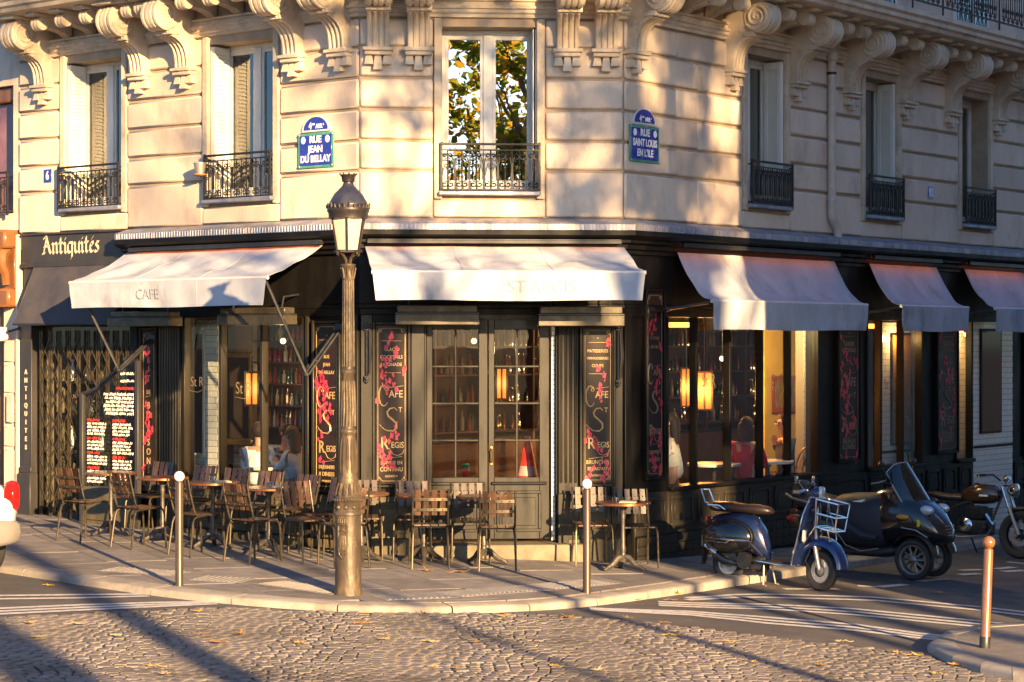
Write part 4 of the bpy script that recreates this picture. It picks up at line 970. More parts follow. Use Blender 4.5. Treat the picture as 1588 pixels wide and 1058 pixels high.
# antique shop interior: shelves with brass and china
def antique_room():
    u0, u1 = ULE+.28, -3.84
    AR = mat('antique_room_wall', (.16,.12,.07), (.10,.075,.045), .8, scale=3)
    m = MB(); m.nb(u0, u1, -1.3, -1.2, 0, 2.7); m.nb(u0-.05, u0, -1.3, -.2, 0, 2.7); m.nb(u1, u1+.05, -1.3, -.2, 0, 2.7); m.nb(u0, u1, -1.3, -.2, 2.62, 2.7); m.nb(u0, u1, -1.3, -.15, .0, .16); m.build('shop_room', AR, ANT, WL.M)
    m = MB(); m.nb(u0, u1, -.13, -.124, .2, 2.6); m.build('shop_pane', GLASSSHOP, ANT, WL.M)
    BR = mat('brass_ware', (.55,.40,.18), (.40,.26,.1), .3, .8, scale=9)
    r = random.Random(5)
    for z in (.55, 1.0, 1.45, 1.9):
        m = MB(); m.nb(u0, u1, -.75, -.35, z-.03, z, .004); m.build('shelf', mat('shelf_wood', (.10,.06,.03), rough=.6) if z < .6 else bpy.data.materials['shelf_wood'], ANT, WL.M)
        u = u0 + .12; q_ = 0
        while u < u1 - .1:
            h = r.uniform(.12,.32); w = r.uniform(.035,.07); k = r.randrange(3)
            t = obj('vase', MB().lathe([(w*.6,0),(w,h*.15),(w*1.1,h*.4),(w*.5,h*.7),(w*.35,h*.85),(w*.6,h)], 10).mesh([BR, TILEW, WOODT][k], 'vase'), None, WL.M @ Matrix.Translation((u, .45 + r.uniform(0,.2), z)))
            tag(t, ('brass vase', 'white china vase', 'brown turned wooden vase')[k] + ' on the ' + {.55:'lowest',1.0:'second',1.45:'third',1.9:'top'}[z] + ' gate window shelf, ' + ('first','second','third','fourth','fifth','sixth','seventh','eighth','ninth','tenth','eleventh','twelfth','thirteenth','fourteenth')[q_] + ' from the left', 'vase', 'vases in the antique shop window')
            u += r.uniform(.13,.3); q_ += 1
antique_room()
def terrace_screen():
    o = thing('terrace_screen', 'glass terrace screen with curved dark top rail and handwritten menu', 'glass screen', WL.M @ Matrix.Translation((-4.3, -.2, .1)))
    n = .16; u0, u1 = WL.u(128, n), WL.u(214, n); za, zb = 1.77, 2.18; z0 = .15; w = u1-u0
    top = [(u0 + w*k/14, za + (zb-za)*(3*(k/14)**2 - 2*(k/14)**3)) for k in range(15)]
    m = MB(); m.extr([(u0, .62), (u1, .62)] + top[::-1], lambda u, z: (u, -n, z), lambda u, z: (u, -n-.008, z)); m.build('glass', GLASSSHOP, o, WL.M)
    m = MB(); m.tube([(u, -n-.004, z) for u, z in top], .022, 8); m.build('top_rail', NAVY, o, WL.M)
    for u, zt in ((u0, za), (u1, zb)):
        m = MB(); m.nb(u-.03, u+.03, n-.03, n+.03, .08, zt, .006); m.build('post', SHOPGREY, o, WL.M)
    m = MB(); m.nb(u0+.03, u1-.03, n-.02, n+.02, .12, .62, .006); m.build('lower_panel', PLINTH, o, WL.M); m = MB(); m.nb(u0+.10, u1-.10, n+.02, n+.034, .2, .54, .01); m.build('panel_moulding', PLINTH, o, WL.M)
    wm, rm = MB(), MB(); r = random.Random(9); nn = -(n+.010)
    def words(mb, a, b, z, hh):
        u = a
        while u < b:
            l = r.uniform(.05,.13); e = min(u + l, b); k = max(3, int((e-u)/.012)); pts = [(u + (e-u)*q/k, nn, z + (hh if q % 2 else -hh)*r.uniform(.5,1.1)) for q in range(k+1)]
            mb.tube(pts, .0042, 4); u = e + r.uniform(.012,.03)
    for z, a, b, col in [(2.02,.70,.96,0),(1.93,.70,.95,0),(1.84,.62,.95,1)] + [(1.765-.047*k, .40+.02*(k % 3), .93, 0) for k in range(6)]: words((wm, rm)[col], u0+w*a, u0+w*b, z, .018)
    for base, a, b in ((1.44,.10,.46),(1.44,.56,.94)):
        z = base; blk = [4,3,3,5,4] if a < .3 else [4,4,3,5,4]
        for q in blk:
            words(rm, u0+w*a, u0+w*(a+.22), z, .018); z -= .045
            for k in range(q):
                if z > .66: words(wm, u0+w*a, u0+w*(b-r.uniform(0,.08)), z, .015)
                z -= .042
            z -= .012
            if z < .7: break
    wm.build('menu_writing', WHITEP, o, WL.M)['kind'] = 'stuff'; rm.build('menu_headings', REDP, o, WL.M)['kind'] = 'stuff'
terrace_screen()
# ------------------------------------------------------------------ what stands behind and beside the viewer and shades the corner
BARK = mat('bark', (.16,.13,.10), (.26,.22,.17), .9, scale=4, stretch=(1,1,.4), bump=.5, bscale=20)
def leafmat(name, c, t):
    m = bpy.data.materials.new(name); m.use_nodes = True; nt = m.node_tree; nt.nodes.clear(); o = nd(nt, 'ShaderNodeOutputMaterial'); a = nd(nt, 'ShaderNodeBsdfDiffuse'); b = nd(nt, 'ShaderNodeBsdfTranslucent'); x = nd(nt, 'ShaderNodeMixShader')
    a.inputs[0].default_value = (*c, 1); b.inputs[0].default_value = (*t, 1); x.inputs[0].default_value = .55; nt.links.new(a.outputs[0], x.inputs[1]); nt.links.new(b.outputs[0], x.inputs[2]); nt.links.new(x.outputs[0], o.inputs[0]); return m
LEAF = [leafmat('leaf_green_gold', (.09,.12,.02), (.27,.33,.035)), leafmat('leaf_yellow', (.26,.17,.03), (.62,.40,.04))]
def tree(x, y, h0, rc, hc, n, per, seed, label, tr=.22, leaf=.13):
    r = random.Random(seed); o = thing('plane_tree', label, 'tree', TR(x, y, zr(x, y)), 'plane trees behind the viewer'); z0 = -.1
    m = MB(); K = 9; pts = [(x + .16*math.sin(k*1.1 + seed), y + .14*math.cos(k*.9 + seed), z0 + (hc + rc*.3)*k/K) for k in range(K+1)]
    m.tube(pts, [tr*(1.25 if k == 0 else 1 - .82*k/K) for k in range(K+1)], 10)
    cl = []
    for i in range(n):
        while True:
            v = Vector((r.uniform(-1,1), r.uniform(-1,1), r.uniform(-1,1)))
            if .25 < v.length < 1: break
        cl.append(Vector((x, y, hc)) + Vector((v.x*rc, v.y*rc, v.z*rc*.95)))
    for i in range(16):
        c = r.choice(cl); s = Vector(pts[min(K, 4 + i % 5)]); mid = s.lerp(c, .5) + Vector((0, 0, -.25 + .1*(i % 3))); m.tube([s, s.lerp(mid, .6), mid, c], [tr*.42, tr*.34, tr*.22, tr*.08], 6)
    m.build('trunk', BARK, o)
    m = MB()
    for c in cl:
        cr_ = r.uniform(.45, .95)
        for k in range(per):
            d = Vector((r.gauss(0,.5), r.gauss(0,.5), r.gauss(0,.42)))*cr_; p = c + d; a = Vector((r.uniform(-1,1), r.uniform(-1,1), r.uniform(-.6,.6))).normalized(); b = a.orthogonal().normalized(); b = (b*math.cos(k) + a.cross(b)*math.sin(k)); s = leaf*r.uniform(.6,1.3)
            m.mi = 1 if r.random() < .4 else 0
            m.add([p - a*s, p + b*s*.62, p + a*s*.9, p - b*s*.62], [(0,1,2,3)])
    m.build('crown', LEAF, o, smooth=False)
SH_ = Vector((math.sin(R(SUN_AZ)), -math.cos(R(SUN_AZ)))); TE = math.tan(R(SUN_EL))
def tree_at(q, t, zw, *a, **k):
    """a tree standing t metres up-sun of a spot on the facade, its crown shading height zw there"""
    p = Vector((q[0], q[1])) + SH_*t; tree(p.x, p.y, 0, a[0], zw + t*TE, *a[1:], **k)
tree_at((.85, 23.4), 28, 6.2, 2.45, 46, 42, 3, 'tall plane tree in yellowing leaf, shading the upper corner face', .16)
tree_at(WL.P(-2.3), 30, 7.2, 2.3, 13, 20, 8, 'thin-crowned plane tree dappling the left-hand wall', .08)
tree(5.4, -11.5, 0, 3.3, 9.2, 66, 60, 12, 'plane tree with golden leaves mirrored in the corner window', .2, .15)
tree_at((-1.25, 23.4), 23, 5.6, 1.4, 12, 26, 17, 'slim young plane tree standing nearest the crossing', .12)
tree_at(WR.P(1.6), 34, 5.4, 2.7, 44, 44, 23, 'plane tree farthest along the quay to the right', .25)
tree_at((-7.4, 23.0), 34, 9.0, 2.4, 26, 26, 29, 'thick-trunked plane tree behind the thin-crowned one', .34)
tree_at(WR.P(.8), 38, 9.0, 2.2, 20, 26, 31, 'plane tree between the tall one and the quay', .26)
tree_at((-2.9, 17.0), 20, 11.0, 2.0, 20, 24, 41, 'plane tree nearest the bridge to the left', .22)
tree_at((-4.3, 17.0), 26, 11.0, 2.0, 20, 24, 43, 'plane tree second from the bridge', .3)
def opposite():
    o = thing('opposite_building', 'tall pale stone building across the side street', 'building', TR(7, 16, 0)); e = Vector((.628,.778)); f = Vector((.778,-.628)); b_ = WR.P(2.35); pr_ = Vector((-SH_.y, SH_.x)); q_ = Vector((8.24, 17.85)); P0 = q_ + e*((b_ - q_).dot(pr_)/e.dot(pr_))
    m = MB(); c = [P0, P0 + f*13, P0 + f*13 + e*26, P0 + e*26]
    m.add([(p.x, p.y, -.8) for p in c] + [(p.x, p.y, 9.7) for p in c], [(0,1,5,4),(1,2,6,5),(2,3,7,6),(3,0,4,7),(4,5,6,7)]); m.build('wall', STONE, o, None, False)
    m = MB(); cc = sum(c, Vector((0,0)))/4; m.add([(p.x + (p-cc).normalized().x*.4, p.y + (p-cc).normalized().y*.4, 9.704) for p in c] + [(p.x + (cc-p).normalized().x*3, p.y + (cc-p).normalized().y*3, 10.8) for p in c], [(3,2,1,0),(0,1,5,4),(1,2,6,5),(2,3,7,6),(3,0,4,7),(4,5,6,7)]); m.build('roof', ZINC, o, None, False)
    for (q, d, L) in ((P0, e, 26), (P0 + f*13, f*-1, 13)):
        n = Vector((d.y, -d.x)); n = -n if (q + n - cc).length < (q - n - cc).length else n
        M = Matrix(((d.x, -n.x, 0, q.x), (d.y, -n.y, 0, q.y), (0,0,1,0), (0,0,0,1)))
        k = int(L/2.2)
        for i in range(k):
            for fl in range(2):
                u = 1.0 + i*2.2; z = 4.2 + fl*2.9
                m = MB(); m.nb(u, u+.08, 0, .06, z, z+2); m.nb(u+1.02, u+1.1, 0, .06, z, z+2); m.nb(u, u+1.1, 0, .06, z+2, z+2.1); m.nb(u-.05, u+1.15, 0, .12, z-.08, z); m.nb(u+.52, u+.58, 0, .04, z, z+2); w = m.build('window', WHITEW, o, M)
                m = MB(); m.nb(u+.08, u+1.02, .005, .012, z, z+2); m.build('pane', DGL, w, M)
        m = MB(); m.nb(0, L, 0, .25, 3.5, 3.75); m.build('string_course', STONE2, o, M)
DGL = mat('dark_window', (.03,.035,.04), rough=.08)
opposite()
def neighbour():
    BRW = mat('brown_shop_wood', (.22,.09,.03), (.14,.055,.02), .4, scale=5, stretch=(1,1,.3), coat=.2)
    o = thing('neighbour_building', 'neighbouring building with brown carved wooden shopfront at the picture edge', 'building', WL.M @ Matrix.Translation((-7, 0, 0))); M = WL.M
    def b(nm, mt, u0, u1, n0, n1, z0, z1, c=.006): m = MB(); m.nb(u0, u1, n0, n1, z0, z1, c); return m.build(nm, mt, o, M)
    b('wall', STONE, -14, -7.35, -.4, 0, -.2, 11); b('wall', STONE, -7.35, -6.02, -.4, 0, 5.75, 11); b('wall', STONE, -7.35, -6.02, -.4, 0, 3.86, 4.08); b('wall', STONE, -6.16, -6.02, -.4, -.0, 4.08, 5.75)
    b('edge_pier', STONE, -6.05, -6.005, -.2, .05, -.05, 3.8)
    w = b('window', BRW, -7.3, -6.16, -.28, -.2, 4.08, 5.7); 
    for u0, u1, z0, z1 in ((-7.35,-6.16,5.55,5.75),(-6.25,-6.161,4.08,5.55)): m = MB(); m.nb(u0, u1, -.2, -.08, z0, z1, .02); m.build('frame', BRW, w, M)
    m = MB(); m.nb(-7.25, -6.25, -.2, -.19, 4.1, 5.55); m.build('pane', mat('violet_glass', (.16,.07,.10), (.22,.11,.13), .15, scale=6), w, M)
    railing(WL, -7.3, -6.14, SZ0-.02, SZ0+.52, .10, o)
    b('shop_cornice', BRW, -12, -6.06, -.2, .22, 3.62, 3.86, .03); b('shop_frieze', BRW, -12, -6.06, -.2, .06, 3.1, 3.62); b('shop_moulding', BRW, -12, -6.06, -.2, .16, 2.86, 3.1, .03)
    for u in (-6.2, -7.4):
        m = MB(); m.tube([(u, -.05, 3.62), (u, -.16, 3.55), (u, -.17, 3.42), (u, -.10, 3.3), (u, -.08, 3.15)], [.07,.10,.09,.07,.06], 8); m.build('console', BRW, o, M)
    b('pilaster', STONE, -6.36, -6.06, -.2, .0, -.05, 2.86, .01)
    for z0, z1 in ((.55,1.0),(1.05,1.3),(1.75,2.1),(2.15,2.5)): b('pilaster_block', STONE, -6.33, -6.10, 0, .02, z0, z1, .012)
    b('pilaster_base', STONE, -6.38, -6.055, -.1, .04, -.05, .5, .01)
    b('notice_box', STONE2, -6.24, -6.12, .0, .05, 1.36, 1.72, .01)
    b('shop_window', BRW, -12, -6.36, -.3, -.1, -.05, 2.86)
    l = thing('wall_floodlight', 'small white floodlight fixed beside the antique shop awning', 'light fitting', M @ Matrix.Translation((-6.1, -.2, 2.5)))
    m = MB(); m.nb(-6.27, -6.07, .12, .3, 2.42, 2.60, .03); m.build('housing', mat('frosted_plastic', (.6,.58,.54), rough=.4), l, M); m = MB(); m.cyl((-6.1,-.12,2.54), (-5.95,.0,2.60), .015, n=6); m.build('arm', NAVY, l, M)
neighbour()
# ------------------------------------------------------------------ awnings
def awning(W, u0, u1, p, zt, zl, zb, label, text=None, sag=.05, arms=((.1, 1), (.9, -1)), shift=0.0, tsz=.2, tu=.5):
    M = W.M; o = thing('cafe_awning', label, 'awning', M @ Matrix.Translation(((u0+u1)/2, -.1, zt)), 'pale canvas awnings of the cafe')
    def top(a, b):
        wob = .010*math.sin(a*19 + b*6 + u0) + .006*math.sin(a*43 - b*9) + .045*noise.noise(Vector((a*6 + u0, b*3 + a*4, .7))) + .012*noise.noise(Vector((a*22 + u0, b*5 - a*9, .3)))
        return (u0 + (u1-u0)*a + shift*b, -.06 - (p-.06)*b, zt + (zl-zt)*b - sag*math.sin(math.pi*b)**1.0*(1.0) + wob*math.sin(math.pi*b))
    m = MB(); m.slab(60, 20, top, (0, 0, -.004)); m.build('canopy', CLOTH, o, M)
    def val(a, b):
        e = math.exp(-a*14) - math.exp(-(1-a)*14)
        return (u0 + (u1-u0)*a + shift + .035*e*b, -p - .022 + .010*b*math.sin(a*17 + 1) + .006*b*math.sin(a*43) + .01*b + .03*b*noise.noise(Vector((a*7 + u0, b*1.5, .2))), zl - .012 + (zb - zl + .012)*b + .006*math.sin(a*9)*b)
    m = MB(); m.slab(48, 6, val, (0, .003, 0)); v = m.build('valance', CLOTH, o, M)
    for k in range(1, max(2, int((u1-u0)/.9))):
        a = k/max(2, int((u1-u0)/.9)); s = MB(); s.tube([tuple(Vector(top(a, j/16)) + Vector((0, 0, .0025))) for j in range(17)], .0028, 4); s.build('seam', CLOTH, o, M); s = MB(); s.tube([tuple(Vector(val(a, j/6)) + Vector((0, -.001, 0))) for j in range(7)], .0025, 4); s.build('seam', CLOTH, o, M)
    s = MB(); s.tube([tuple(Vector(val(j/60, .93)) + Vector((0, -.001, 0))) for j in range(61)], .002, 4); s.build('hem', CLOTH, o, M)
    m = MB(); m.cyl((u0+shift-.01, -p, zl-.012), (u1+shift+.01, -p, zl-.012), .022, n=10); m.build('front_bar', WHITEW, o, M)
    m = MB(); m.cyl((u0-.02, -.06, zt+.02), (u1+.02, -.06, zt+.02), .04, n=12); m.build('roller', NAVY, o, M)
    for (a, s, zw, dep, de) in arms:
        u = u0 + (u1-u0)*a; pf = (u + shift, -p + .02, zl - .03); pe = (u + s, -p*de, dep); pw = (u + s*1.05, -.03, zw)
        for c in (0,):
            m = MB(); d = Vector((0, 0, 0))
            m.tube([pf, pe], .018, 6); m.build('arm', NAVY, o, M)
            for k in (-.03, .03): m = MB(); m.tube([(pe[0]+k, pe[1], pe[2]), (pw[0]+k, pw[1], pw[2])], .016, 6); m.build('arm', NAVY, o, M)
            m = MB(); m.sphere(pe, .03, 8, 6); m.build('joint', NAVY, o, M); m = MB(); m.nb(pw[0]-.06, pw[0]+.06, 0, .05, pw[2]-.06, pw[2]+.06, .01); m.build('wall_plate', NAVY, o, M)
    if text:
        m = MB(); put_text(m, text, u0 + (u1-u0)*tu + shift, (zl+zb)/2 - .01, p + .03, tsz, 1.0, .0, depth=.001); m.v = [(x, val(min(1, max(0, (x-u0-shift)/(u1-u0))), min(1, max(0, (zl-.012-z)/(zl-.012-zb))))[1] - (.012 if -y > p+.0305 else .010), z) for x, y, z in m.v]; m.build('lettering', mat('faded_letter', (.33,.35,.405), rough=.9) if 'faded_letter' not in bpy.data.materials else bpy.data.materials['faded_letter'], o, M)
    return o
L_ = WL.u
awning(WL, WL.u(207), WL.u(511), .98, 3.53, 3.125, 2.81, 'pale canvas awning lettered CAFE over the sunlit terrace', 'CAFE', .03, ((.985, .22, 2.56, 2.05, .55), (.03, .26, 2.45, 2.07, .55)), 0, .17, .42)
awning(WC, WC.u(566), WC.u(966), 1.28, 3.485, 3.16, 2.85, 'pale canvas awning lettered ST REGIS over the corner door', 'ST REGIS', .03, (), .08, .19, .62)
aw = []
for a, b, lab in ((1048, 1291, 'widest awning on the shaded side street wall, nearest the corner'), (1345, 1450, 'middle narrow awning on the shaded wall behind the scooters'), (1493, 1586, 'last pale awning on the shaded wall, cut by the frame')):
    u0, u1 = WR.u(a, .06), WR.u(b, .06)
    awning(WR, u0, u1, .56, 3.50, 2.89, 2.55, lab, None, .14, ((-.01, -.42, 2.75, 2.78, .45),))
# a warm strip lamp burns under the cornice above each awning
GLOWM = mat('warm_strip', (.8,.3,.1), emit=(1.0,.18,.02), es=1.8)
def strip(W, u0, u1, label, n=.19, z=3.525):
    o = thing('strip_lamp', label, 'lamp', W.M @ Matrix.Translation(((u0+u1)/2, -n, z)), 'warm strip lamps above the awnings')
    m = MB(); m.nb(u0, u1, n-.02, n+.03, z+.010, z+.03, .004); m.nb(u0, u1, n+.02, n+.03, z-.02, z+.0105); m.nb(u0, u0+.01, n-.02, n+.02, z-.02, z+.0105); m.nb(u1-.01, u1, n-.02, n+.02, z-.02, z+.0105); m.build('housing', NAVY, o, W.M)
    m = MB(); m.nb(u0+.02, u1-.02, n-.012, n+.012, z, z+.0095, .002); m.build('tube', GLOWM, o, W.M)
for (W, a, b, lab) in ((WR, 1048, 1291, 'above the widest side street awning'), (WR, 1345, 1450, 'above the middle side street awning'), (WR, 1493, 1586, 'above the last side street awning'), (WC, 570, 962, 'above the corner door awning'), (WL, 210, 508, 'above the sunlit terrace awning')):
    strip(W, W.u(a, .1), W.u(b, .1), 'orange strip lamp under the cornice ' + lab)
# ------------------------------------------------------------------ box heaters under the awnings
HEATM = mat('heater_bronze', (.095,.08,.058), (.06,.05,.038), .42, .35, scale=8)
def heater(W, pa, pb, ya, yb, n, label):
    u0, u1 = W.u(pa, n), W.u(pb, n); z1, z0 = W.z((pa+pb)/2, ya, n), W.z((pa+pb)/2, yb, n)
    o = thing('terrace_heater', label, 'heater', W.M @ Matrix.Translation(((u0+u1)/2, -n, z0)), 'box heaters hung under the awnings'); h = z1-z0
    m = MB(); m.nb(u0, u1, n-.22, n, z0, z0+h*.55, .008); m.build('housing', HEATM, o, W.M)
    m = MB(); m.nb(u0+.02, u1-.02, n-.2, n-.03, z0+h*.62, z1, .01); m.build('top_shield', HEATM, o, W.M)
    m = MB(); m.nb(u0, u1, n-.21, n-.01, z0+h*.55, z0+h*.62); m.build('slot', NAVY, o, W.M)
    m = MB()
    for u in (u0+.012, u1-.012):
        for k in range(4): m.sphere((u, -n, z0 + .02 + k*h*.13), .006, 6, 4)
    m.build('rivets', ALU, o, W.M)['kind'] = 'stuff'
    for u in (u0+.15, u1-.15): m = MB(); m.tube([(u, -n+.12, z1), (u, -n+.15, z1+.12), (u, .0, z1+.15)], .012, 6); m.build('hanger', NAVY, o, W.M)
heater(WL, 166, 262, 482, 505, .45, 'bronze box heater under the awning beside the menu screen')
heater(WL, 336, 440, 476, 503, .40, 'bronze box heater under the awning in front of the sunlit window')
heater(WC, 613, 744, 472, 503, .42, 'bronze box heater left of the corner door top')
heater(WC, 835, 969, 474, 505, .42, 'bronze box heater right of the corner door top')
# ------------------------------------------------------------------ inside the cafe
ZF, ZC = .16, 2.95
DARKR = mat('cafe_dark_wall', (.022,.012,.008), (.034,.019,.012), .6, scale=4)
FLOORC = mat('cafe_floor', (.05,.038,.03), (.07,.054,.044), .5, scale=8)
def room():
    pts = [WL.at(-3.55, -.21), WL.at(-.02, -.21), WR.at(.02, -.21), WR.at(13, -.21), WR.at(13, -4.2), WL.at(-3.55, -3.6)]
    m = MB(); m.add([(p.x, p.y, ZF) for p in pts], [tuple(range(6))]); fl = m.build('cafe_floor', FLOORC); struct(fl); fl['label'] = 'floor inside the cafe'
    m = MB(); m.add([(p.x, p.y, ZC) for p in pts], [tuple(range(6))[::-1]]); c = m.build('cafe_ceiling', mat('cafe_ceiling', (.09,.06,.035), rough=.8)); struct(c); c['label'] = 'ceiling inside the cafe'
    m = MB()
    for a, b in ((3, 4), (4, 5), (5, 0)):
        p, q = pts[a], pts[b]; m.add([(p.x, p.y, ZF), (q.x, q.y, ZF), (q.x, q.y, ZC), (p.x, p.y, ZC)], [(0,1,2,3)])
    w = m.build('cafe_back_wall', DARKR); struct(w); w['label'] = 'dark back wall inside the cafe'
    return pts
RP = room()
tiled(WL, WL.u(281, -.45), WL.u(338, -.45), -.45, ZF, 2.68, tw=.10, th=.075)
mm = bpy.data.objects[[o.name for o in bpy.data.objects if o.name.startswith('tiled_pier')][-1]]
def mirror(W, a, b, n, z0, z1, host, frame=WHITEW, mm_=None):
    m = MB(); u0, u1 = W.u(a, n), W.u(b, n); m.nb(u0-.03, u1+.03, n, n+.025, z0-.03, z1+.03, .006); m.build('mirror_frame', frame, host, W.M); m = MB(); m.nb(u0, u1, n+.025, n+.029, z0, z1); m.build('mirror', mm_ or MIRR, host, W.M)
def piers():
    hosts = [o for o in bpy.data.objects if o.name.startswith('tiled_pier')]
    return hosts
mirror(WL, 288, 316, -.44, 1.05, 2.5, mm)
wb_(WL, REDP, 'tile_stripe', mm, WL.u(282, -.44), WL.u(337, -.44), -.444, -.44, .87, .895, 0)
t2 = tiled(WR, WR.u(1246, -.35), WR.u(1272, -.35), -.35, ZF, 2.68, tw=.16, th=.08)
t3 = tiled(WR, WR.u(1368, -.35), WR.u(1432, -.35), -.35, ZF, 2.68, tw=.16, th=.08)
mirror(WR, 1382, 1414, -.344, 1.0, 2.5, t3, BLACKW, mat('painted_amber_reflection', (.55,.32,.06), (.30,.14,.02), .25, .3, scale=5)); wb_(WR, BLACKW, 'tile_stripe', t3, WR.u(1368, -.34), WR.u(1432, -.34), -.344, -.336, .86, .90, 0)  # golden reflection of the lit room painted into the mirror's colour
wb_(WR, BLACKW, 'tile_stripe', t2, WR.u(1246, -.34), WR.u(1272, -.34), -.344, -.336, .86, .90, 0)
t4 = tiled(WR, WR.u(1484, -.45), WR.u(1512, -.45), -.45, ZF, 2.68, tw=.16, th=.08)
# warm plastered partition with a framed picture, seen through the side window
PLAS = mat('ochre_plaster', (.60,.36,.07), (.48,.28,.05), .8, scale=2)
def partition():
    o = thing('ochre_partition', 'ochre plaster partition wall behind the seated man in black', 'wall', WR.M @ Matrix.Translation((3.8, 1.0, ZF)))
    m = MB(); m.nb(WR.u(1186, -1.1), WR.u(1262, -1.1), -1.2, -1.1, ZF, ZC-.02, .004); m.build('panel', PLAS, o, WR.M)
    p = thing('framed_picture', 'dark framed picture with red band on the ochre wall', 'picture', WR.M @ Matrix.Translation((3.6, 1.08, 1.4)))
    u0, u1 = WR.u(1198, -1.08), WR.u(1240, -1.08); m = MB(); m.nb(u0, u1, -1.098, -1.07, 1.45, 1.95, .01); m.build('frame', mat('picture_red', (.25,.04,.02), rough=.5), p, WR.M); m = MB(); m.nb(u0+.05, u1-.05, -1.07, -1.066, 1.52, 1.88); m.build('canvas', mat('picture_dark', (.10,.07,.04), (.28,.16,.05), .6, scale=9), p, WR.M)
partition()
# back bar: shelves of bottles
def back_bar():
    a, b = RP[5], RP[4]; d = (b - a); L = d.length; d.normalize(); M = Matrix(((d.x, -d.y, 0, a.x), (d.y, d.x, 0, a.y), (0,0,1,0), (0,0,0,1)))
    o = thing('back_bar', 'dark wooden back bar with rows of bottles along the far cafe wall', 'bar', M @ Matrix.Translation((L/2, -.2, ZF))); wood = mat('bar_wood', (.06,.025,.012), (.09,.04,.02), .4, scale=6)
    for z in (1.15, 1.55, 1.95, 2.35): m = MB(); m.box(.3, L-.6, -.30, -.02, z-.03, z, .004); m.build('shelf', wood, o, M)
    m = MB(); m.box(.3, L-.6, -.55, -.02, ZF, 1.0, .01); m.build('counter', wood, o, M)
    for u in [.3 + k*.95 for k in range(int((L-.9)/.95)+1)]: m = MB(); m.box(u, u+.04, -.32, -.02, 1.0, 2.7, .004); m.build('upright', wood, o, M)
    r = random.Random(2); cols = [mat('bottle_green', (.012,.035,.012), rough=.12, coat=.5), mat('bottle_amber', (.13,.045,.01), rough=.12, coat=.5), mat('bottle_clear', (.20,.18,.15), rough=.15, coat=.5), mat('bottle_red', (.09,.012,.008), rough=.15, coat=.5)]
    m = MB()
    for z in (1.15, 1.55, 1.95, 2.35):
        u = .4
        while u < L-.7:
            h = r.uniform(.20,.30); w = r.uniform(.028,.04); m.mi = r.randrange(4); m.lathe([(w,0),(w,h*.6),(w*.4,h*.75),(w*.35,h)], 8, Matrix.Translation((u, -.15 + r.uniform(-.05,.05), z))); u += r.uniform(.085,.14)
    q = m.build('bottles', cols, o, M); q['kind'] = 'stuff'
    return M, L
BM, BL = back_bar()
LANT = mat('lantern_amber', (.12,.035,.005), emit=(1.0,.19,.010), es=.42); LANTR = mat('lantern_red', (.10,.02,.004), emit=(1.0,.09,.006), es=.42)
def lantern(p, w, h, mt, label, energy=6, col=(1,.55,.2)):
    M = Matrix.Translation(p); o = thing('cafe_lantern', label, 'lamp', M, 'amber lanterns inside the cafe')
    m = MB(); m.box(-w/2, w/2, -w*.3, w*.3, -h/2, h/2, .01); m.build('shade', mt, o, M)
    m = MB()
    for s in (-1, 1): m.box(s*w/2-.012, s*w/2+.012, -w*.3-.012, -w*.3+.012, -h/2-.02, h/2+.02); m.box(-w/2, w/2, -w*.3-.014, w*.3+.014, s*h/2-.012, s*h/2+.012)
    m.box(-.012, .012, -w*.3-.013, -w*.3+.002, -h/2, h/2); m.tube([(0,0,h/2), (0,0,ZC - p[2])], .008, 5); m.build('frame', BLACKW, o, M)
    l = bpy.data.lights.new('lantern_light', 'POINT'); l.energy = energy; l.color = col; l.shadow_soft_size = .15; lo = bpy.data.objects.new('lantern_light', l); link(lo, o, M @ Matrix.Translation((0, -w*.8, 0)))
def ray(px, py, d): return ((px-CX)/F*d, d, H + (CY-py)*d/F)
lantern(ray(391, 602, 25.7), .16, .40, LANT, 'amber lantern glowing behind the sunlit window')
lantern(ray(778, 594, 25.6), .13, .38, LANT, 'amber lantern glowing behind the right leaf of the door')
lantern(ray(1064, 600, 27.5), .13, .50, LANTR, 'orange lantern deep inside the first side window', 40, (1,.32,.06))
lantern(ray(1092, 605, 27.9), .20, .50, LANTR, 'wide orange lit shelf lamp inside the first side window', 50, (1,.32,.06))
def bulb(px, py, d, label, e=14, col=(1,.72,.38), r=.035):
    p = ray(px, py, d); M = Matrix.Translation(p); o = thing('pendant_bulb', label, 'lamp', M, 'small bulbs hanging in the cafe')
    m = MB(); m.sphere((0,0,0), r, 12, 8); m.build('bulb', BULB, o, M); m = MB(); m.cyl((0,0,r*.8), (0,0,ZC-p[2]), .006, n=5); m.lathe([(.02,r*.7),(.025,r*1.4),(.008,r*1.8)], 8); m.build('cord', NAVY, o, M)
    l = bpy.data.lights.new('bulb_light', 'POINT'); l.energy = e; l.color = col; l.shadow_soft_size = .08; link(bpy.data.objects.new('bulb_light', l), o, M @ Matrix.Translation((0, -.1, -.09)))
BULB = mat('bulb_glow', (.15,.08,.03), emit=(1,.60,.22), es=2.0)
bulb(439, 528, 25.3, 'small warm bulb over the seated couple', 5); bulb(444, 566, 27.2, 'dim bulb deep behind the seated couple', 2)
bulb(735, 528, 26.0, 'small bulb behind the left leaf of the door', 3); bulb(1120, 555, 26.6, 'small bulb above the woman in red', 1.5)
bulb(1222, 500, 26.6, 'bulb lighting the ochre wall', 48, (1,.72,.30)); bulb(1404, 520, 30.2, 'bulb behind the third side window', 22, (1,.66,.26)); bulb(1500, 545, 31.5, 'bulb behind the last side window', 18, (1,.60,.22))
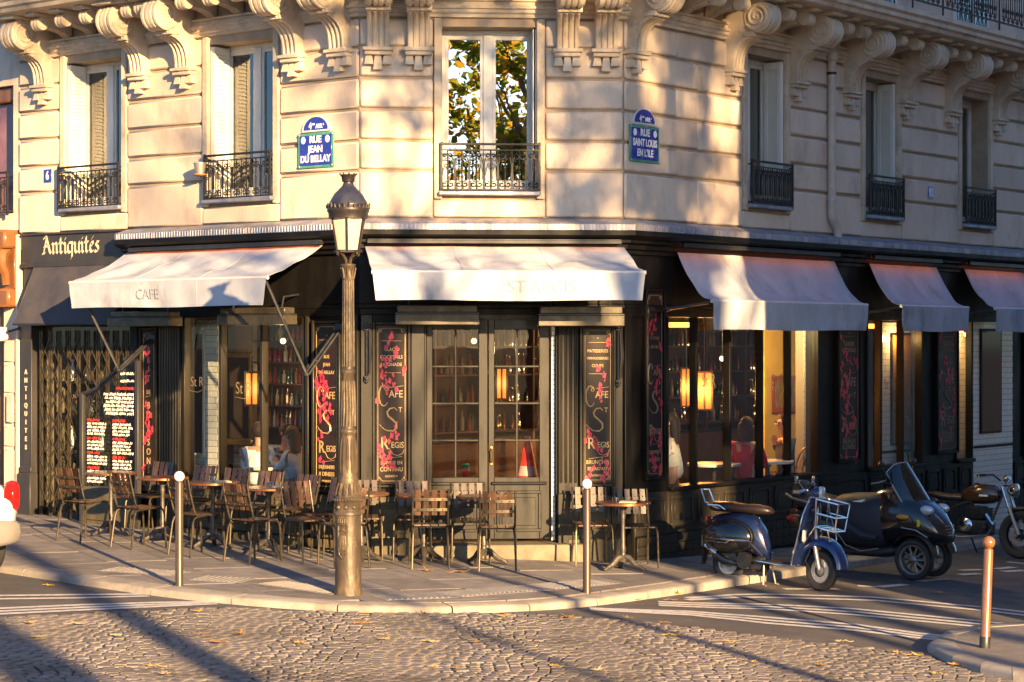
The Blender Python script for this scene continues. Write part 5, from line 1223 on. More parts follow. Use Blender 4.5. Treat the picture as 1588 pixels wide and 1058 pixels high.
def wall_bulb(W, px, n, z, label, e, col):
    M = Matrix.Translation(W.at(W.u(px, n), n, z)); o = thing('added_bulb', label, 'lamp', M, 'small bulbs added over the tiled piers'); m = MB(); m.sphere((0,0,0), .03, 10, 8); m.build('bulb', BULB, o, M); m = MB(); m.cyl((0,0,.03), (0,0,.16), .008, n=5); m.lathe([(.03,.02),(.035,.05),(.01,.07)], 8); m.build('holder', NAVY, o, M)
    l = bpy.data.lights.new('bulb_light', 'POINT'); l.energy = e; l.color = col; l.shadow_soft_size = .05; link(bpy.data.objects.new('bulb_light', l), o, M @ Matrix.Translation((0, 0, -.07)))
wall_bulb(WR, 1398, -.2, 2.52, 'small added amber light above the tiled pier with tall mirror', 5, (1,.55,.18)); wall_bulb(WR, 1497, -.25, 2.52, 'small amber light behind the last narrow pane', 4, (1,.5,.15))  # lamps added to light the amber mirror and tiled piers
def tube_light(px0, px1, py, d, label):
    a, b = Vector(ray(px0, py, d)), Vector(ray(px1, py, d)); o = thing('tube_light', label, 'lamp', Matrix.Translation(a)); m = MB(); m.cyl(a, b, .03, n=8); m.build('tube', mat('amber_tube', (1,.5,.2), emit=(1,.26,.04), es=2.0) if 'amber_tube' not in bpy.data.materials else bpy.data.materials['amber_tube'], o)
    m = MB(); m.box(a.x, b.x, a.y-.03, a.y+.03, a.z+.03, a.z+.06); m.build('housing', NAVY, o)
tube_light(1035, 1074, 503, 25.6, 'amber tube light at the top of the first side window'); tube_light(1343, 1362, 505, 28.2, 'short amber tube light beside the flowered panel'); tube_light(1482, 1500, 512, 30.6, 'short amber tube light above the last side window')
# inside tables, counter and chairs
MARB = mat('marble_top', (.62,.60,.57), (.50,.48,.46), .25, scale=6, coat=.2)
def inside_table(x, y, label, r=.33):
    M = TR(x, y, ZF); o = thing('cafe_table', label, 'table', M); m = MB(); m.lathe([(r,.72),(r+.005,.73),(r+.005,.75),(r,.755)], 24); m.build('table_top', MARB, o, M)
    m = MB(); m.lathe([(.17,0),(.16,.02),(.03,.05),(.025,.35),(.03,.65),(.06,.72)], 12); m.build('pedestal', CAST, o, M)
p = ray(418, 720, 25.15); inside_table(p[0], p[1], 'round table between the couple inside the sunlit window')
p = ray(1107, 707, 25.75); inside_table(p[0], p[1], 'marble table left of the woman in red')
p = ray(1190, 720, 26.35); inside_table(p[0], p[1], 'small marble table before the man in black')
def bentwood(x, y, rz, label):
    M = TR(x, y, ZF, rz); o = thing('bentwood_chair', label, 'chair', M, 'bentwood chairs inside the cafe'); BW = mat('bentwood', (.07,.03,.015), rough=.3, coat=.3) if 'bentwood' not in bpy.data.materials else bpy.data.materials['bentwood']
    m = MB(); m.lathe([(.18,.43),(.205,.44),(.205,.455),(.18,.465)], 20); m.build('seat', BW, o, M)
    m = MB(); m.tube([(-.18,.12,.44)] + [(-.19*math.cos(q*math.pi/10), .17 + .05*math.sin(q*math.pi/10), .62 + .28*math.sin(q*math.pi/10)) for q in range(11)] + [(.18,.12,.44)], .014, 6); m.tube([(-.10,.15,.45)] + [(-.10*math.cos(q*math.pi/8), .185 + .03*math.sin(q*math.pi/8), .62 + .17*math.sin(q*math.pi/8)) for q in range(9)] + [(.10,.15,.45)], .010, 6); m.build('backrest', BW, o, M)
    for sx in (-1, 1):
        for sy in (-1, 1): m = MB(); m.tube([(sx*.14, sy*.13, .44), (sx*.17, sy*.17, 0)], [.016,.012], 6); m.build('leg', BW, o, M)
for px, py, d, rz, lab in ((1384, 735, 28.9, .6, 'bentwood chair against the third side window tiles'), (1243, 745, 26.95, -.7, 'bentwood chair carrying the man in black'), (1405, 740, 29.6, 2.6, 'second bentwood chair deeper behind the third side window'), (1345, 735, 28.6, 1.2, 'bentwood chair partly hidden by the flowered panel')):
    p = ray(px, py, d); bentwood(p[0], p[1], rz, lab)
# traffic cone stored behind the door glass
def cone():
    p = ray(818, 740, 23.95); M = TR(p[0], p[1], ZF); o = thing('traffic_cone', 'red traffic cone standing behind the right door leaf', 'traffic cone', M); RC = mat('cone_red', (.85,.03,.015), rough=.4)
    m = MB(); m.box(-.19,.19,-.19,.19,.55,.58,.01); m.build('base', RC, o, M); m = MB(); m.lathe([(.15,.58),(.10,.80),(.03,1.17),(.02,1.17)], 20); m.build('body', RC, o, M); m = MB(); m.lathe([(.121,.72),(.097,.83),(.095,.83)], 20, None, False); m.build('band', mat('cone_band', (.75,.35,.3), rough=.3), o, M)
    m = MB(); m.lathe([(.16,0),(.16,.54),(.17,.55)], 16); s = m.build('wooden_stool', WOODT, None, M); tag(s, 'low round wooden stool carrying the traffic cone', 'stool')
cone()
p_ = ray(722, 735, 24.0); M_ = TR(p_[0], p_[1], ZF)
o_ = thing('door_side_table', 'small dark table with a jar inside the left door leaf', 'table', M_); m = MB(); m.lathe([(.22,.66),(.23,.67),(.23,.69),(.22,.70)], 20); m.build('table_top', WOODT, o_, M_); m = MB(); m.lathe([(.14,0),(.12,.02),(.025,.05),(.025,.6),(.06,.66)], 12); m.build('pedestal', CAST, o_, M_)
j_ = thing('condiment_jar', 'red jar with green lid standing inside the left door leaf', 'jar', M_ @ Matrix.Translation((0,0,.701))); Mj = M_ @ Matrix.Translation((0,0,.701)); m = MB(); m.lathe([(.04,0),(.045,.02),(.045,.08),(.035,.10)], 14); m.build('jar', REDP, j_, Mj); m = MB(); m.lathe([(.04,.10),(.045,.11),(.045,.14),(.03,.15)], 14); m.build('lid', mat('green_lid', (.02,.35,.12), rough=.4), j_, Mj)
# ------------------------------------------------------------------ street lamp
def lathe_obj(name, prof, mt, parent, M, n=24): m = MB(); m.lathe(prof, n); return m.build(name, mt, parent, M)
def street_lamp():
    b = gp(540, 921); s = b.y/F                                    # metres per photo pixel at the post
    z = lambda py: (921 - py)*s
    M = Matrix.Translation(b); o = thing('street_lamp', 'ornate cast iron street lamp with glazed lantern at the kerb', 'street lamp', M); X = lambda px: px*s
    lathe_obj('base', [(X(23),-.05),(X(22),z(918)),(X(20.5),z(905)),(X(20),z(800)),(X(20),z(798))], LAMPM, o, M)
    lathe_obj('collar', [(X(20),z(798)),(X(21.5),z(797)),(X(21.5),z(793)),(X(20),z(791)),(X(20.5),z(778)),(X(22),z(776)),(X(22.5),z(771)),(X(20),z(768)),(X(17),z(758)),(X(15),z(748)),(X(16),z(744)),(X(14.5),z(740)),(X(13.5),z(736))], LAMPM, o, M)
    m = MB()
    for k in range(30): a = 2*math.pi*k/30; m.sphere((X(22.3)*math.cos(a), X(22.3)*math.sin(a), z(774)), X(2.1), 6, 4)
    for k in range(14):
        a = 2*math.pi*k/14; m.tube([(X(19.5)*math.cos(a), X(19.5)*math.sin(a), z(766)), (X(18)*math.cos(a), X(18)*math.sin(a), z(757)), (X(15.4)*math.cos(a), X(15.4)*math.sin(a), z(748))], [X(2.4), X(2.6), X(1.3)], 6)
    for k in range(10): a = 2*math.pi*k/10 + .2; m.sphere((X(20)*math.cos(a), X(20)*math.sin(a), z(785)), X(3.4), 8, 6, .5 if abs(math.cos(a)) > .7 else 1, .5 if abs(math.cos(a)) <= .7 else 1, 1)
    m.build('moulded_ornament', LAMPM, o, M)['kind'] = 'stuff'
    # city arms in relief on the base, with a fluted lower column above
    m = MB(); a0 = R(-112); f = lambda du, zz, dr: ((X(20.1)+dr)*math.cos(a0 + du), (X(20.1)+dr)*math.sin(a0 + du), zz)
    sh = [(-.36, z(812)), (.36, z(812)), (.36, z(845)), (.26, z(858)), (0, z(864)), (-.26, z(858)), (-.36, z(845))]
    for k in range(len(sh)): p, q_ = sh[k], sh[(k+1) % len(sh)]; m.tube([f(p[0] + (q_[0]-p[0])*i/4, p[1] + (q_[1]-p[1])*i/4, .004) for i in range(5)], X(1.6), 5)
    for i in range(5): m.tube([f(-.26 + .13*i, z(850), .002), f(-.24 + .12*i, z(838), .008), f(-.2 + .1*i, z(828), .002)], X(1.8), 5)
    m.tube([f(-.28, z(852), .004), f(0, z(856), .006), f(.28, z(852), .004)], X(1.8), 5); m.tube([f(-.3, z(822), .004), f(0, z(818), .004), f(.3, z(822), .004)], X(1.4), 5)
    for i in range(5): m.nb(0, 0.001, 0, .001, z(806), z(805)); m.tube([f(-.34 + .17*i, z(809), .004), f(-.34 + .17*i, z(802), .004)], X(2.4), 5)
    m.build('coat_of_arms', LAMPM, o, M)['kind'] = 'stuff'
    m = MB(); prof = [(13.5,736),(12.8,725),(12,700),(11.4,676),(11.6,672),(13,670),(13,667),(11,664)]; m.lathe([(X(r), z(y)) for r, y in prof], 24)
    for k in range(12):
        a = 2*math.pi*k/12; m.tube([(X(r)*math.cos(a), X(r)*math.sin(a), z(y)) for r, y in ((13,732),(12.2,710),(11.4,690),(11,678))], [X(1.2),X(2.6),X(2.2),X(.8)], 6)
    m.build('leafed_shaft', LAMPM, o, M)
    m = MB(); m.lathe([(X(11),z(664)),(X(9.6),z(580)),(X(11),z(578)),(X(11),z(574)),(X(9.2),z(572)),(X(7.6),z(412))], 24)
    for k in range(14):
        a = 2*math.pi*k/14
        m.tube([(X(9.4)*math.cos(a), X(9.4)*math.sin(a), z(568)), (X(7.9)*math.cos(a), X(7.9)*math.sin(a), z(425))], X(1.15), 5)
        m.tube([(X(10.9)*math.cos(a), X(10.9)*math.sin(a), z(660)), (X(10.5)*math.cos(a+.1), X(10.5)*math.sin(a+.1), z(630)), (X(9.8)*math.cos(a), X(9.8)*math.sin(a), z(590))], [X(1.5),X(2.0),X(.9)], 5)
    m.build('fluted_shaft', LAMPM, o, M)
    m = MB(); m.lathe([(X(7.6),z(436)),(X(9),z(433)),(X(8.5),z(428)),(X(8.8),z(420)),(X(10),z(414)),(X(11.5),z(412)),(X(11.5),z(409)),(X(5),z(408))], 20)
    for k in range(8): a = 2*math.pi*k/8; m.tube([(X(8.6)*math.cos(a), X(8.6)*math.sin(a), z(432)), (X(9.8)*math.cos(a), X(9.8)*math.sin(a), z(422)), (X(11.8)*math.cos(a), X(11.8)*math.sin(a), z(414))], [X(1.2),X(2),X(1)], 5)
    m.build('capital', LAMPM, o, M)
    for k in range(4):
        a = R(45) + k*R(90); c, s_ = math.cos(a), math.sin(a); m = MB(); P = [(3,410),(5,402),(10,395),(17,391),(21,391),(22,394),(19.5,396)]
        m.tube([(X(r)*c, X(r)*s_, z(y)) for r, y in P], [X(2.4),X(2),X(2),X(2),X(2),X(1.6),X(1)], 6); m.build('lantern_arm', LAMPM, o, M)
    Z0, Z1 = z(389), z(338); r0, r1 = X(20), X(28.5); DK = mat('lantern_paint', (.035,.03,.032), (.055,.045,.045), .4, .4, scale=9)
    m = MB(); m.lathe([(r0+.01, Z0-.012), (r0+.012, Z0+.012), (r0-.03, Z0+.012)], 6); m.build('lantern_floor', DK, o, M)
    pt = lambda k, r, zz: (r*math.cos(2*math.pi*(k+.5)/6 + R(0)), r*math.sin(2*math.pi*(k+.5)/6 + R(0)), zz)
    for k in range(6):
        m = MB(); m.add([pt(k, r0-.012, Z0+.012), pt(k+1, r0-.012, Z0+.012), pt(k+1, r1-.012, Z1), pt(k, r1-.012, Z1), pt(k, r0-.018, Z0+.012), pt(k+1, r0-.018, Z0+.012), pt(k+1, r1-.018, Z1), pt(k, r1-.018, Z1)], [(0,1,2,3),(7,6,5,4),(0,4,5,1),(1,5,6,2),(2,6,7,3),(3,7,4,0)]); m.build('lantern_pane', OPAL, o, M, False)
        m = MB(); m.tube([pt(k, r0-.008, Z0), pt(k, r1-.006, Z1)], X(1.6), 6); m.build('lantern_bar', DK, o, M)
    lathe_obj('lantern_head', [(r1-.02,Z1-.01),(r1+.012,Z1),(X(31),z(330)),(X(33),z(327)),(X(33),z(322)),(X(31),z(319)),(X(31),z(316))], DK, o, M, 6 if False else 24)
    m = MB()
    for k in range(26): a = 2*math.pi*k/26; rr = X(32); m.tube([(rr*math.cos(a), rr*math.sin(a), z(322)), (rr*1.05*math.cos(a), rr*1.05*math.sin(a), z(317 if k % 4 else 314))], [X(2.8), X(1.2)], 5)
    m.build('crest', DK, o, M)
    ROOFL = mat('lantern_roof', (.05,.055,.085), (.075,.08,.11), .32, .5, scale=8)
    lathe_obj('lantern_roof', [(X(31),z(317)),(X(30),z(314)),(X(22),z(300)),(X(13),z(291)),(X(9),z(287)),(X(8),z(284))], ROOFL, o, M)
    lathe_obj('chimney', [(X(8),z(286)),(X(7.5),z(282)),(X(9.5),z(281)),(X(10.5),z(274)),(X(13),z(270.5)),(X(12.5),z(270)),(X(8),z(274))], DK, o, M)
    m = MB()
    for k in range(9): a = 2*math.pi*k/9; m.tube([(X(12.6)*math.cos(a), X(12.6)*math.sin(a), z(271)), (X(13.2)*math.cos(a), X(13.2)*math.sin(a), z(268))], X(1.5), 5)
    m.build('chimney_crown', DK, o, M)
street_lamp()
# ------------------------------------------------------------------ bollards
BOLM = mat('bollard_paint', (.085,.062,.046), (.055,.04,.03), .32, .3, scale=12, stretch=(1,1,.2)); COPP = mat('bollard_brown', (.28,.13,.055), (.20,.09,.04), .25, .3, scale=10, coat=.5); BALLW = mat('bollard_ball_white', (.72,.70,.69), rough=.35)
def bollard(p, h, body, ball, label, r=.038, tilt=0, foot=None):
    M = Matrix.Translation(p) @ Matrix.Rotation(tilt, 4, 'Y'); o = thing('bollard', label, 'bollard', M, 'round-headed bollards along the kerb'); br = r*1.32
    lathe_obj('post', [(r*1.05,-.06),(r*1.05,.03),(r,.035),(r*.98,h-2*br-.01),(r*.8,h-2*br+.004)], body, o, M, 18); lathe_obj('neck', [(r*.62,h-2*br-.005),(r*.62,h-2*br+.02)], body, o, M, 14)
    m = MB(); m.sphere((0,0,h-br), br, 18, 12); m.build('ball', ball, o, M)
    if foot: lathe_obj('foot_band', [(r*1.03,-.02),(r*1.09,.0),(r*1.09,.09),(r*1.02,.095)], foot, o, M, 18)
bollard(gp(278, 908), 1.09, BOLM, BALLW, 'slim bollard with white ball in front of the terrace, left of the lamp post')
bollard(gp(910, 918), 1.11, BOLM, BALLW, 'slim dark bollard with white ball right of the corner door')
ip = rp(1527, 1002, .10); bollard((ip.x, ip.y, ISLZ), .945, COPP, COPP, 'glossy brown bollard leaning on the traffic island', .042, R(2.2), NAVY)
# ------------------------------------------------------------------ terrace chairs
def chair_data():
    D = {}
    def mb(fn, mt): m = MB(); fn(m); return m.mesh(mt, 'chair_piece')
    def arc(c, r, a0, a1, x, k=5): return [(x, c[0] + r*math.cos(R(a0 + (a1-a0)*i/k)), c[1] + r*math.sin(R(a0 + (a1-a0)*i/k))) for i in range(k+1)]
    for s in (-1, 1):
        D['side_frame', s] = mb(lambda m: m.tube([(s*.185,.265,.84),(s*.185,.235,.70),(s*.185,.185,.52),(s*.185,.165,.465),(s*.185,.13,.445),(s*.185,0,.445)] + [(s*.187,-.13,.445),(s*.19,-.165,.435),(s*.195,-.185,.41),(s*.20,-.195,.36),(s*.205,-.215,.0)], .0115, 7), TUBE)
        D['leg', s] = mb(lambda m: m.tube([(s*.170,.02,.435),(s*.172,.13,.432),(s*.178,.175,.41),(s*.182,.195,.36),(s*.195,.245,.0)], .0115, 7), TUBE)
    def bar(z, y):
        def f(m):
            m.slab(6, 1, lambda a, b: (-.186 + .372*a, y + .018*math.sin(math.pi*a) , z - .015 + .03*b), (0, .005, 0))
            for k in range(4): x = -.129 + .086*k; m.sphere((x, y + .02 + .002, z), .008, 6, 4)
        return f
    D['bar', 0] = mb(bar(.735, .243), TUBE); D['bar', 1] = mb(bar(.625, .214), TUBE)
    def bslat(m):
        m.slab(1, 4, lambda a, b: (-.0285 + .057*a, .0 + .0*b, -.14 + .28*b), (0, -.013, 0))
        for z in (-.055, .055): m.sphere((0, -.014, z), .007, 6, 4)
    D['bslat'] = mb(bslat, WOODS)
    D['sslat'] = mb(lambda m: m.slab(1, 8, lambda a, b: (-.038 + .076*a, -.19 + .37*b, .0 - .018*math.sin(math.pi*b) + (.012*(1-b*8) if b < .13 else 0)*-1), (0, 0, .014)), WOODS)
    D['brace'] = mb(lambda m: (m.tube([(-.185,-.11,.438),(.185,-.11,.438)], .009, 6), m.tube([(-.175,.10,.436),(.175,.10,.436)], .009, 6)), TUBE)
    return D
CD = chair_data(); CHAIR0 = None
def chair(p, rz, label, group):
    global CHAIR0
    M = TR(p[0], p[1], g(p[0]) + .001, rz)
    if CHAIR0 is not None: return copy_tree(CHAIR0, M, label, group)
    o = thing('terrace_chair', label, 'chair', M, group); CHAIR0 = o
    for s in (-1, 1): obj('side_frame', CD['side_frame', s], o, M); obj('leg', CD['leg', s], o, M)
    for k in (0, 1): obj('back_bar', CD['bar', k], o, M)
    obj('seat_brace', CD['brace'], o, M)
    for k in range(4):
        x = -.129 + .086*k; obj('back_slat', CD['bslat'], o, M @ Matrix.Translation((x, .222 + .014*math.cos(x*9), .70)) @ Matrix.Rotation(R(-14), 4, 'X')); obj('seat_slat', CD['sslat'], o, M @ Matrix.Translation((-.132 + .088*k, 0, .452)))
    return o
TABLE0 = None
def table(p, label):
    global TABLE0
    M = TR(p[0], p[1], g(p[0]) + .001, rnd.uniform(0, 2))
    if TABLE0 is not None: return copy_tree(TABLE0, M, label)
    o = thing('terrace_table', label, 'table', M, 'round pedestal tables on the terrace'); TABLE0 = o
    m = MB(); m.lathe([(.02,.715),(.285,.715),(.295,.722),(.295,.738),(.288,.744)], 32); t = m.build('table_top', WOODT, o, M); m = MB(); m.lathe([(.294,.716),(.301,.72),(.301,.74),(.294,.743)], 32, None, False); m.build('rim', mat('copper_rim', (.45,.20,.10), (.30,.13,.07), .3, .8, scale=12), t, M)
    m = MB(); m.lathe([(.05,.10),(.055,.13),(.035,.16),(.03,.20),(.038,.24),(.026,.28),(.022,.55),(.03,.60),(.024,.63),(.05,.69),(.10,.714)], 14); m.build('column', CAST, o, M)
    for k in range(3):
        a = k*R(120); c, s = math.cos(a), math.sin(a); m = MB(); m.tube([(.0*c,.0*s,.15), (.07*c,.07*s,.14), (.15*c,.15*s,.07), (.22*c,.22*s,.035), (.255*c,.255*s,.015)], [.04,.036,.028,.022,.024], 8); m.build('foot', CAST, o, M)
    return o
AL = math.atan2(WL.ex.y, WL.ex.x); ARW = math.atan2(WR.ex.y, WR.ex.x)
FRONT, BACK = 'terrace chairs with their backs to the street', 'terrace chairs with their backs to the wall'
def wp(W, px, n):                                  # the spot a given distance in front of a wall, seen at a photo column
    return W.P(W.u(px, n), n)
# front row: facing the wall (rotated half a turn)
fr = [(WL, 131, 1.62, 'first slatted chair from the lattice gate, alone at the terrace end'), (WL, 216, 1.60, 'slatted chair turned from the street just left of the white-balled bollard'), (WL, 306, 1.62, 'slatted chair half hidden by the slim bollard'),
      (WL, 393, 1.60, 'dark slatted chair turned from the street, third left of the lamp post'), (WC, 533, 1.36, 'slatted chair directly behind the lamp post base'), (WC, 666, 1.25, 'slatted chair with back to the street before the left sign panel'), (WC, 771, 1.28, 'slatted chair with back to the street before the door')]
for W, px, n, lab in fr:
    p = wp(W, px, n); rz = (AL if W is WL else PHI + (.35 if px < 600 else .04)) + math.pi + rnd.uniform(-.12, .12)
    chair(p, rz, lab, FRONT)
bk = [(WL, 232, .42, 'chair against the wall under the vertical lettered panel'), (WL, 295, .42, 'chair against the wall under the tiled window'), (WL, 345, .42, 'chair against the wall below the window post'), (WL, 397, .42, 'chair against the wall under the seated people, nearer the tiles'),
      (WL, 452, .42, 'chair against the wall under the woman with the phone'), (WL, 505, .44, 'chair against the wall under the sign panel left of the lamp post'), (WC, 563, .55, 'chair against the wall just right of the lamp post'), (WC, 640, .50, 'chair against the wall at the left edge of the door'),
      (WC, 728, .62, 'chair with its back to the left door leaf'), (WC, 918, .50, 'left chair of the pair under the brunch panel'), (WC, 986, .50, 'chair of the pair standing on the building corner')]
for W, px, n, lab in bk:
    p = wp(W, px, n); rz = (AL if W is WL else PHI + .02) + rnd.uniform(-.1, .1)
    chair(p, rz, lab, BACK)
# chairs standing sideways between tables
chair(wp(WL, 478, 1.05), AL + 1.35, 'chair standing sideways with dark back beside the lamp post', 'sideways terrace chairs')
TB = [(WL, 172, .98, 'table beside the menu screen at the terrace end'), (WL, 252, .98, 'table behind the slim bollard'), (WL, 330, .98, 'table with an ashtray third from the gate'), (WL, 417, .98, 'table with a water glass under the couple'), (WC, 560, .92, 'table behind the lamp post'),
      (WC, 657, .86, 'table before the left sign panel'), (WC, 750, .90, 'table before the left door leaf'), (WC, 966, .98, 'table on its own by the dark bollard right of the door')]
TPOS = []
for W, px, n, lab in TB: p = wp(W, px, n); table(p, 'round wooden pedestal ' + lab); TPOS.append(p)
# small things on the tables
GLS = glassmat('tumbler_glass', (.85,.88,.9), .02, 2.0, 1.5)
def tumbler(i, dx, dy, label, h=.05, r=.04):
    p = TPOS[i]; M = TR(p.x+dx, p.y+dy, g(p.x) + .747); m = MB(); m.lathe([(r*.8,0),(r,h),(r*.88,h),(r*.7,.01)], 14); tag(obj('glass_ashtray', m.mesh(GLS), None, M), label, 'ashtray', 'glass ashtrays on the terrace tables')
tumbler(2, .0, -.05, 'small glass ashtray on the third table from the gate'); tumbler(3, .02, -.05, 'small glass ashtray on the table under the couple', .06); tumbler(7, -.08, -.03, 'glass ashtray on the table by the dark bollard')
for i, dx, rz, lab in ((2, .12, .4, 'folded paper menu on the third terrace table'), (3, .13, .2, 'folded paper menu on the table under the couple'), (7, .05, -.2, 'folded paper menu on the table right of the door')):
    p = TPOS[i]; m = MB(); m.box(-.09,.09,-.06,.06,0,.006,.001); m.add([(-.09,-.06,.007),(.09,-.06,.007),(.085,.058,.014),(-.085,.058,.014)], [(0,1,2,3)]); tag(obj('paper_menu', m.mesh(CREAMP), None, TR(p.x+dx, p.y-.08, g(p.x)+.7455, rz)), lab, 'menu', 'paper menus on the terrace tables')
# paper cup left on the pavement, flower pot at a window
p = gp(795, 862); m = MB(); m.lathe([(.03,0),(.038,.10),(.034,.10),(.028,.01)], 14); tag(obj('paper_cup', m.mesh(mat('paper_cup', (.6,.62,.72), (.25,.35,.65), .5, scale=30)), None, TR(p.x, p.y, p.z+.001)), 'small blue and white paper cup left by the door', 'cup')
def pot():
    u, z = WL.u(311, .16), WL.z(311, 270, .16); M = WL.M @ Matrix.Translation((u, -.17, z)); o = thing('flower_pot', 'small tin flower pot hung beside the second balconette', 'flower pot', M)
    lathe_obj('pot', [(.05,0),(.075,.13),(.08,.13),(.078,.14),(.065,.135),(.045,.01)], ALU, o, M, 16); lathe_obj('saucer', [(.05,-.02),(.08,-.005),(.08,.005),(.05,.004)], mat('terracotta', (.45,.16,.07), rough=.7), o, M, 16); m = MB(); m.tube([(0,0,-.02),(0.0,.06,-.05),(.1,.08,-.02)], .006, 5); m.build('hook', IRON, o, M)
pot()
# ------------------------------------------------------------------ fallen leaves
LY = mat('fallen_leaf_yellow', (.60,.38,.03), (.48,.28,.04), .6, scale=20); LO = mat('fallen_leaf_orange', (.36,.19,.05), (.24,.12,.04), .6, scale=20); LB = mat('fallen_leaf_pale', (.52,.40,.20), (.40,.29,.14), .7, scale=20)
def leaf_mesh(seed, s):
    r = random.Random(seed); pts = []; n = 14
    for i in range(n): a = 2*math.pi*i/n; rr = s*(1.0 if i % 2 == 0 else .55)*r.uniform(.75,1.1)*(1.25 if i == 0 else 1); pts.append((rr*math.cos(a), rr*math.sin(a)*.8))
    z = lambda x, y: .012 + .55*s*(x*x + .6*y*y)/(s*s)*r.uniform(.3,.7)
    top = [(x, y, z(x, y)) for x, y in pts]; m = MB(); m.add([(0,0,.008)] + top + [(0,0,.006)] + [(x, y, q-.002) for x, y, q in top], [(0, 1+i, 1+(i+1) % n) for i in range(n)] + [(n+1, n+2+(i+1) % n, n+2+i) for i in range(n)] + [(1+(i+1) % n, 1+i, n+2+i, n+2+(i+1) % n) for i in range(n)])
    m.tube([(s*.9,0,.02),(s*1.5,.01,.012),(s*1.9,.03,.016)], .0022, 4); return m
LP = [(57,993,'p','beside the left road markings'),(8,973,'p','at the far left picture edge'),(125,972,'p','just below the left road lines'),(47,970,'p','between the left edge and the road lines'),(182,990,'p','on the lower left cobbles'),(237,1038,'y','at the bottom left edge'),(256,1050,'p','beside the bottom edge, far left'),(341,1001,'o','left of centre on the cobbles'),(307,952,'y','where the left road lines end'),(318,987,'o','beside the shadow below the slim bollard'),(373,987,'o','in the shade left of the lamp post'),(77,909,'y','in the gutter by the white car'),(275,927,'y','in the gutter by the slim bollard'),
      (463,1001,'y','bright on the cobbles below the lamp post'),(437,939,'y','in the gutter left of the lamp post'),(568,945,'y','first of the trio in the gutter'),(579,945,'y','in the middle of the gutter trio'),(586,945,'y','last of the trio in the gutter'),(558,971,'o','on the cobbles straight below the lamp post'),(596,996,'p','between the lamp shadow and the centre'),(672,1000,'p','on the sunlit cobbles at the centre'),(735,1000,'o','on the cobbles right of centre'),(657,955,'o','close to the kerb right of the lamp post'),(779,959,'y','near the kerb under the door'),(671,1039,'p','at the bottom centre'),(706,1041,'o','beside the bottom edge, centre'),
      (665,886,'o','on the pavement under the table before the panel'),(716,888,'o','on the pavement before the door'),(859,1037,'y','large near the bottom, right of centre'),(925,1044,'p','at the bottom edge below the dark bollard'),(881,961,'o','on the cobbles just below the dark bollard'),(973,962,'p','where cobbles meet asphalt right of the bollard'),(1027,969,'o','orange on the shaded asphalt edge'),(1047,989,'y','bright in the shade right of the dark bollard'),(1048,922,'y','large yellow in the gutter beside the scooter'),(989,931,'y','in the gutter between bollard and scooter'),(1045,932,'o','on the first white road line'),
      (1170,1031,'y','on the sunlit cobbles below the scooter'),(1131,999,'p','at the cobble edge below the scooter'),(1274,1036,'o','orange beside the traffic island'),(1303,999,'p','on the asphalt below the three-wheeler'),(1392,1016,'y','in front of the traffic island kerb'),(1424,1020,'y','against the traffic island kerb'),(1480,1035,'y','first of the pile at the island kerb'),(1500,1038,'y','second of the pile at the island kerb'),(1452,1049,'y','below the island kerb'),(1456,920,'p','on the dark asphalt behind the bollard'),(1560,1052,'o','at the bottom right corner')]
lm = {c: [leaf_mesh(i*7 + ord(c), .055 + .008*i).mesh(mt, 'leaf', False) for i in range(4)] for c, mt in (('y', LY), ('o', LO), ('p', LB))}
for i, (x, y, c, where) in enumerate(LP):
    p = gp(x, y) if y < 900 else rp(x, y); z = p.z + (.006 if y > 900 else .002)
    if y > 950: z += .014
    o = obj('fallen_leaf', lm[c][i % 4], None, TR(p.x, p.y, z, rnd.uniform(0, 6)) @ Matrix.Scale(rnd.uniform(.65,1.1), 4))
    nm = {'y': 'yellow', 'o': 'orange brown', 'p': 'pale dry'}[c]
    tag(o, f'{nm} fallen leaf ' + (where if where else 'lying loose on the road surface'), 'leaf', 'fallen autumn leaves on the ground')
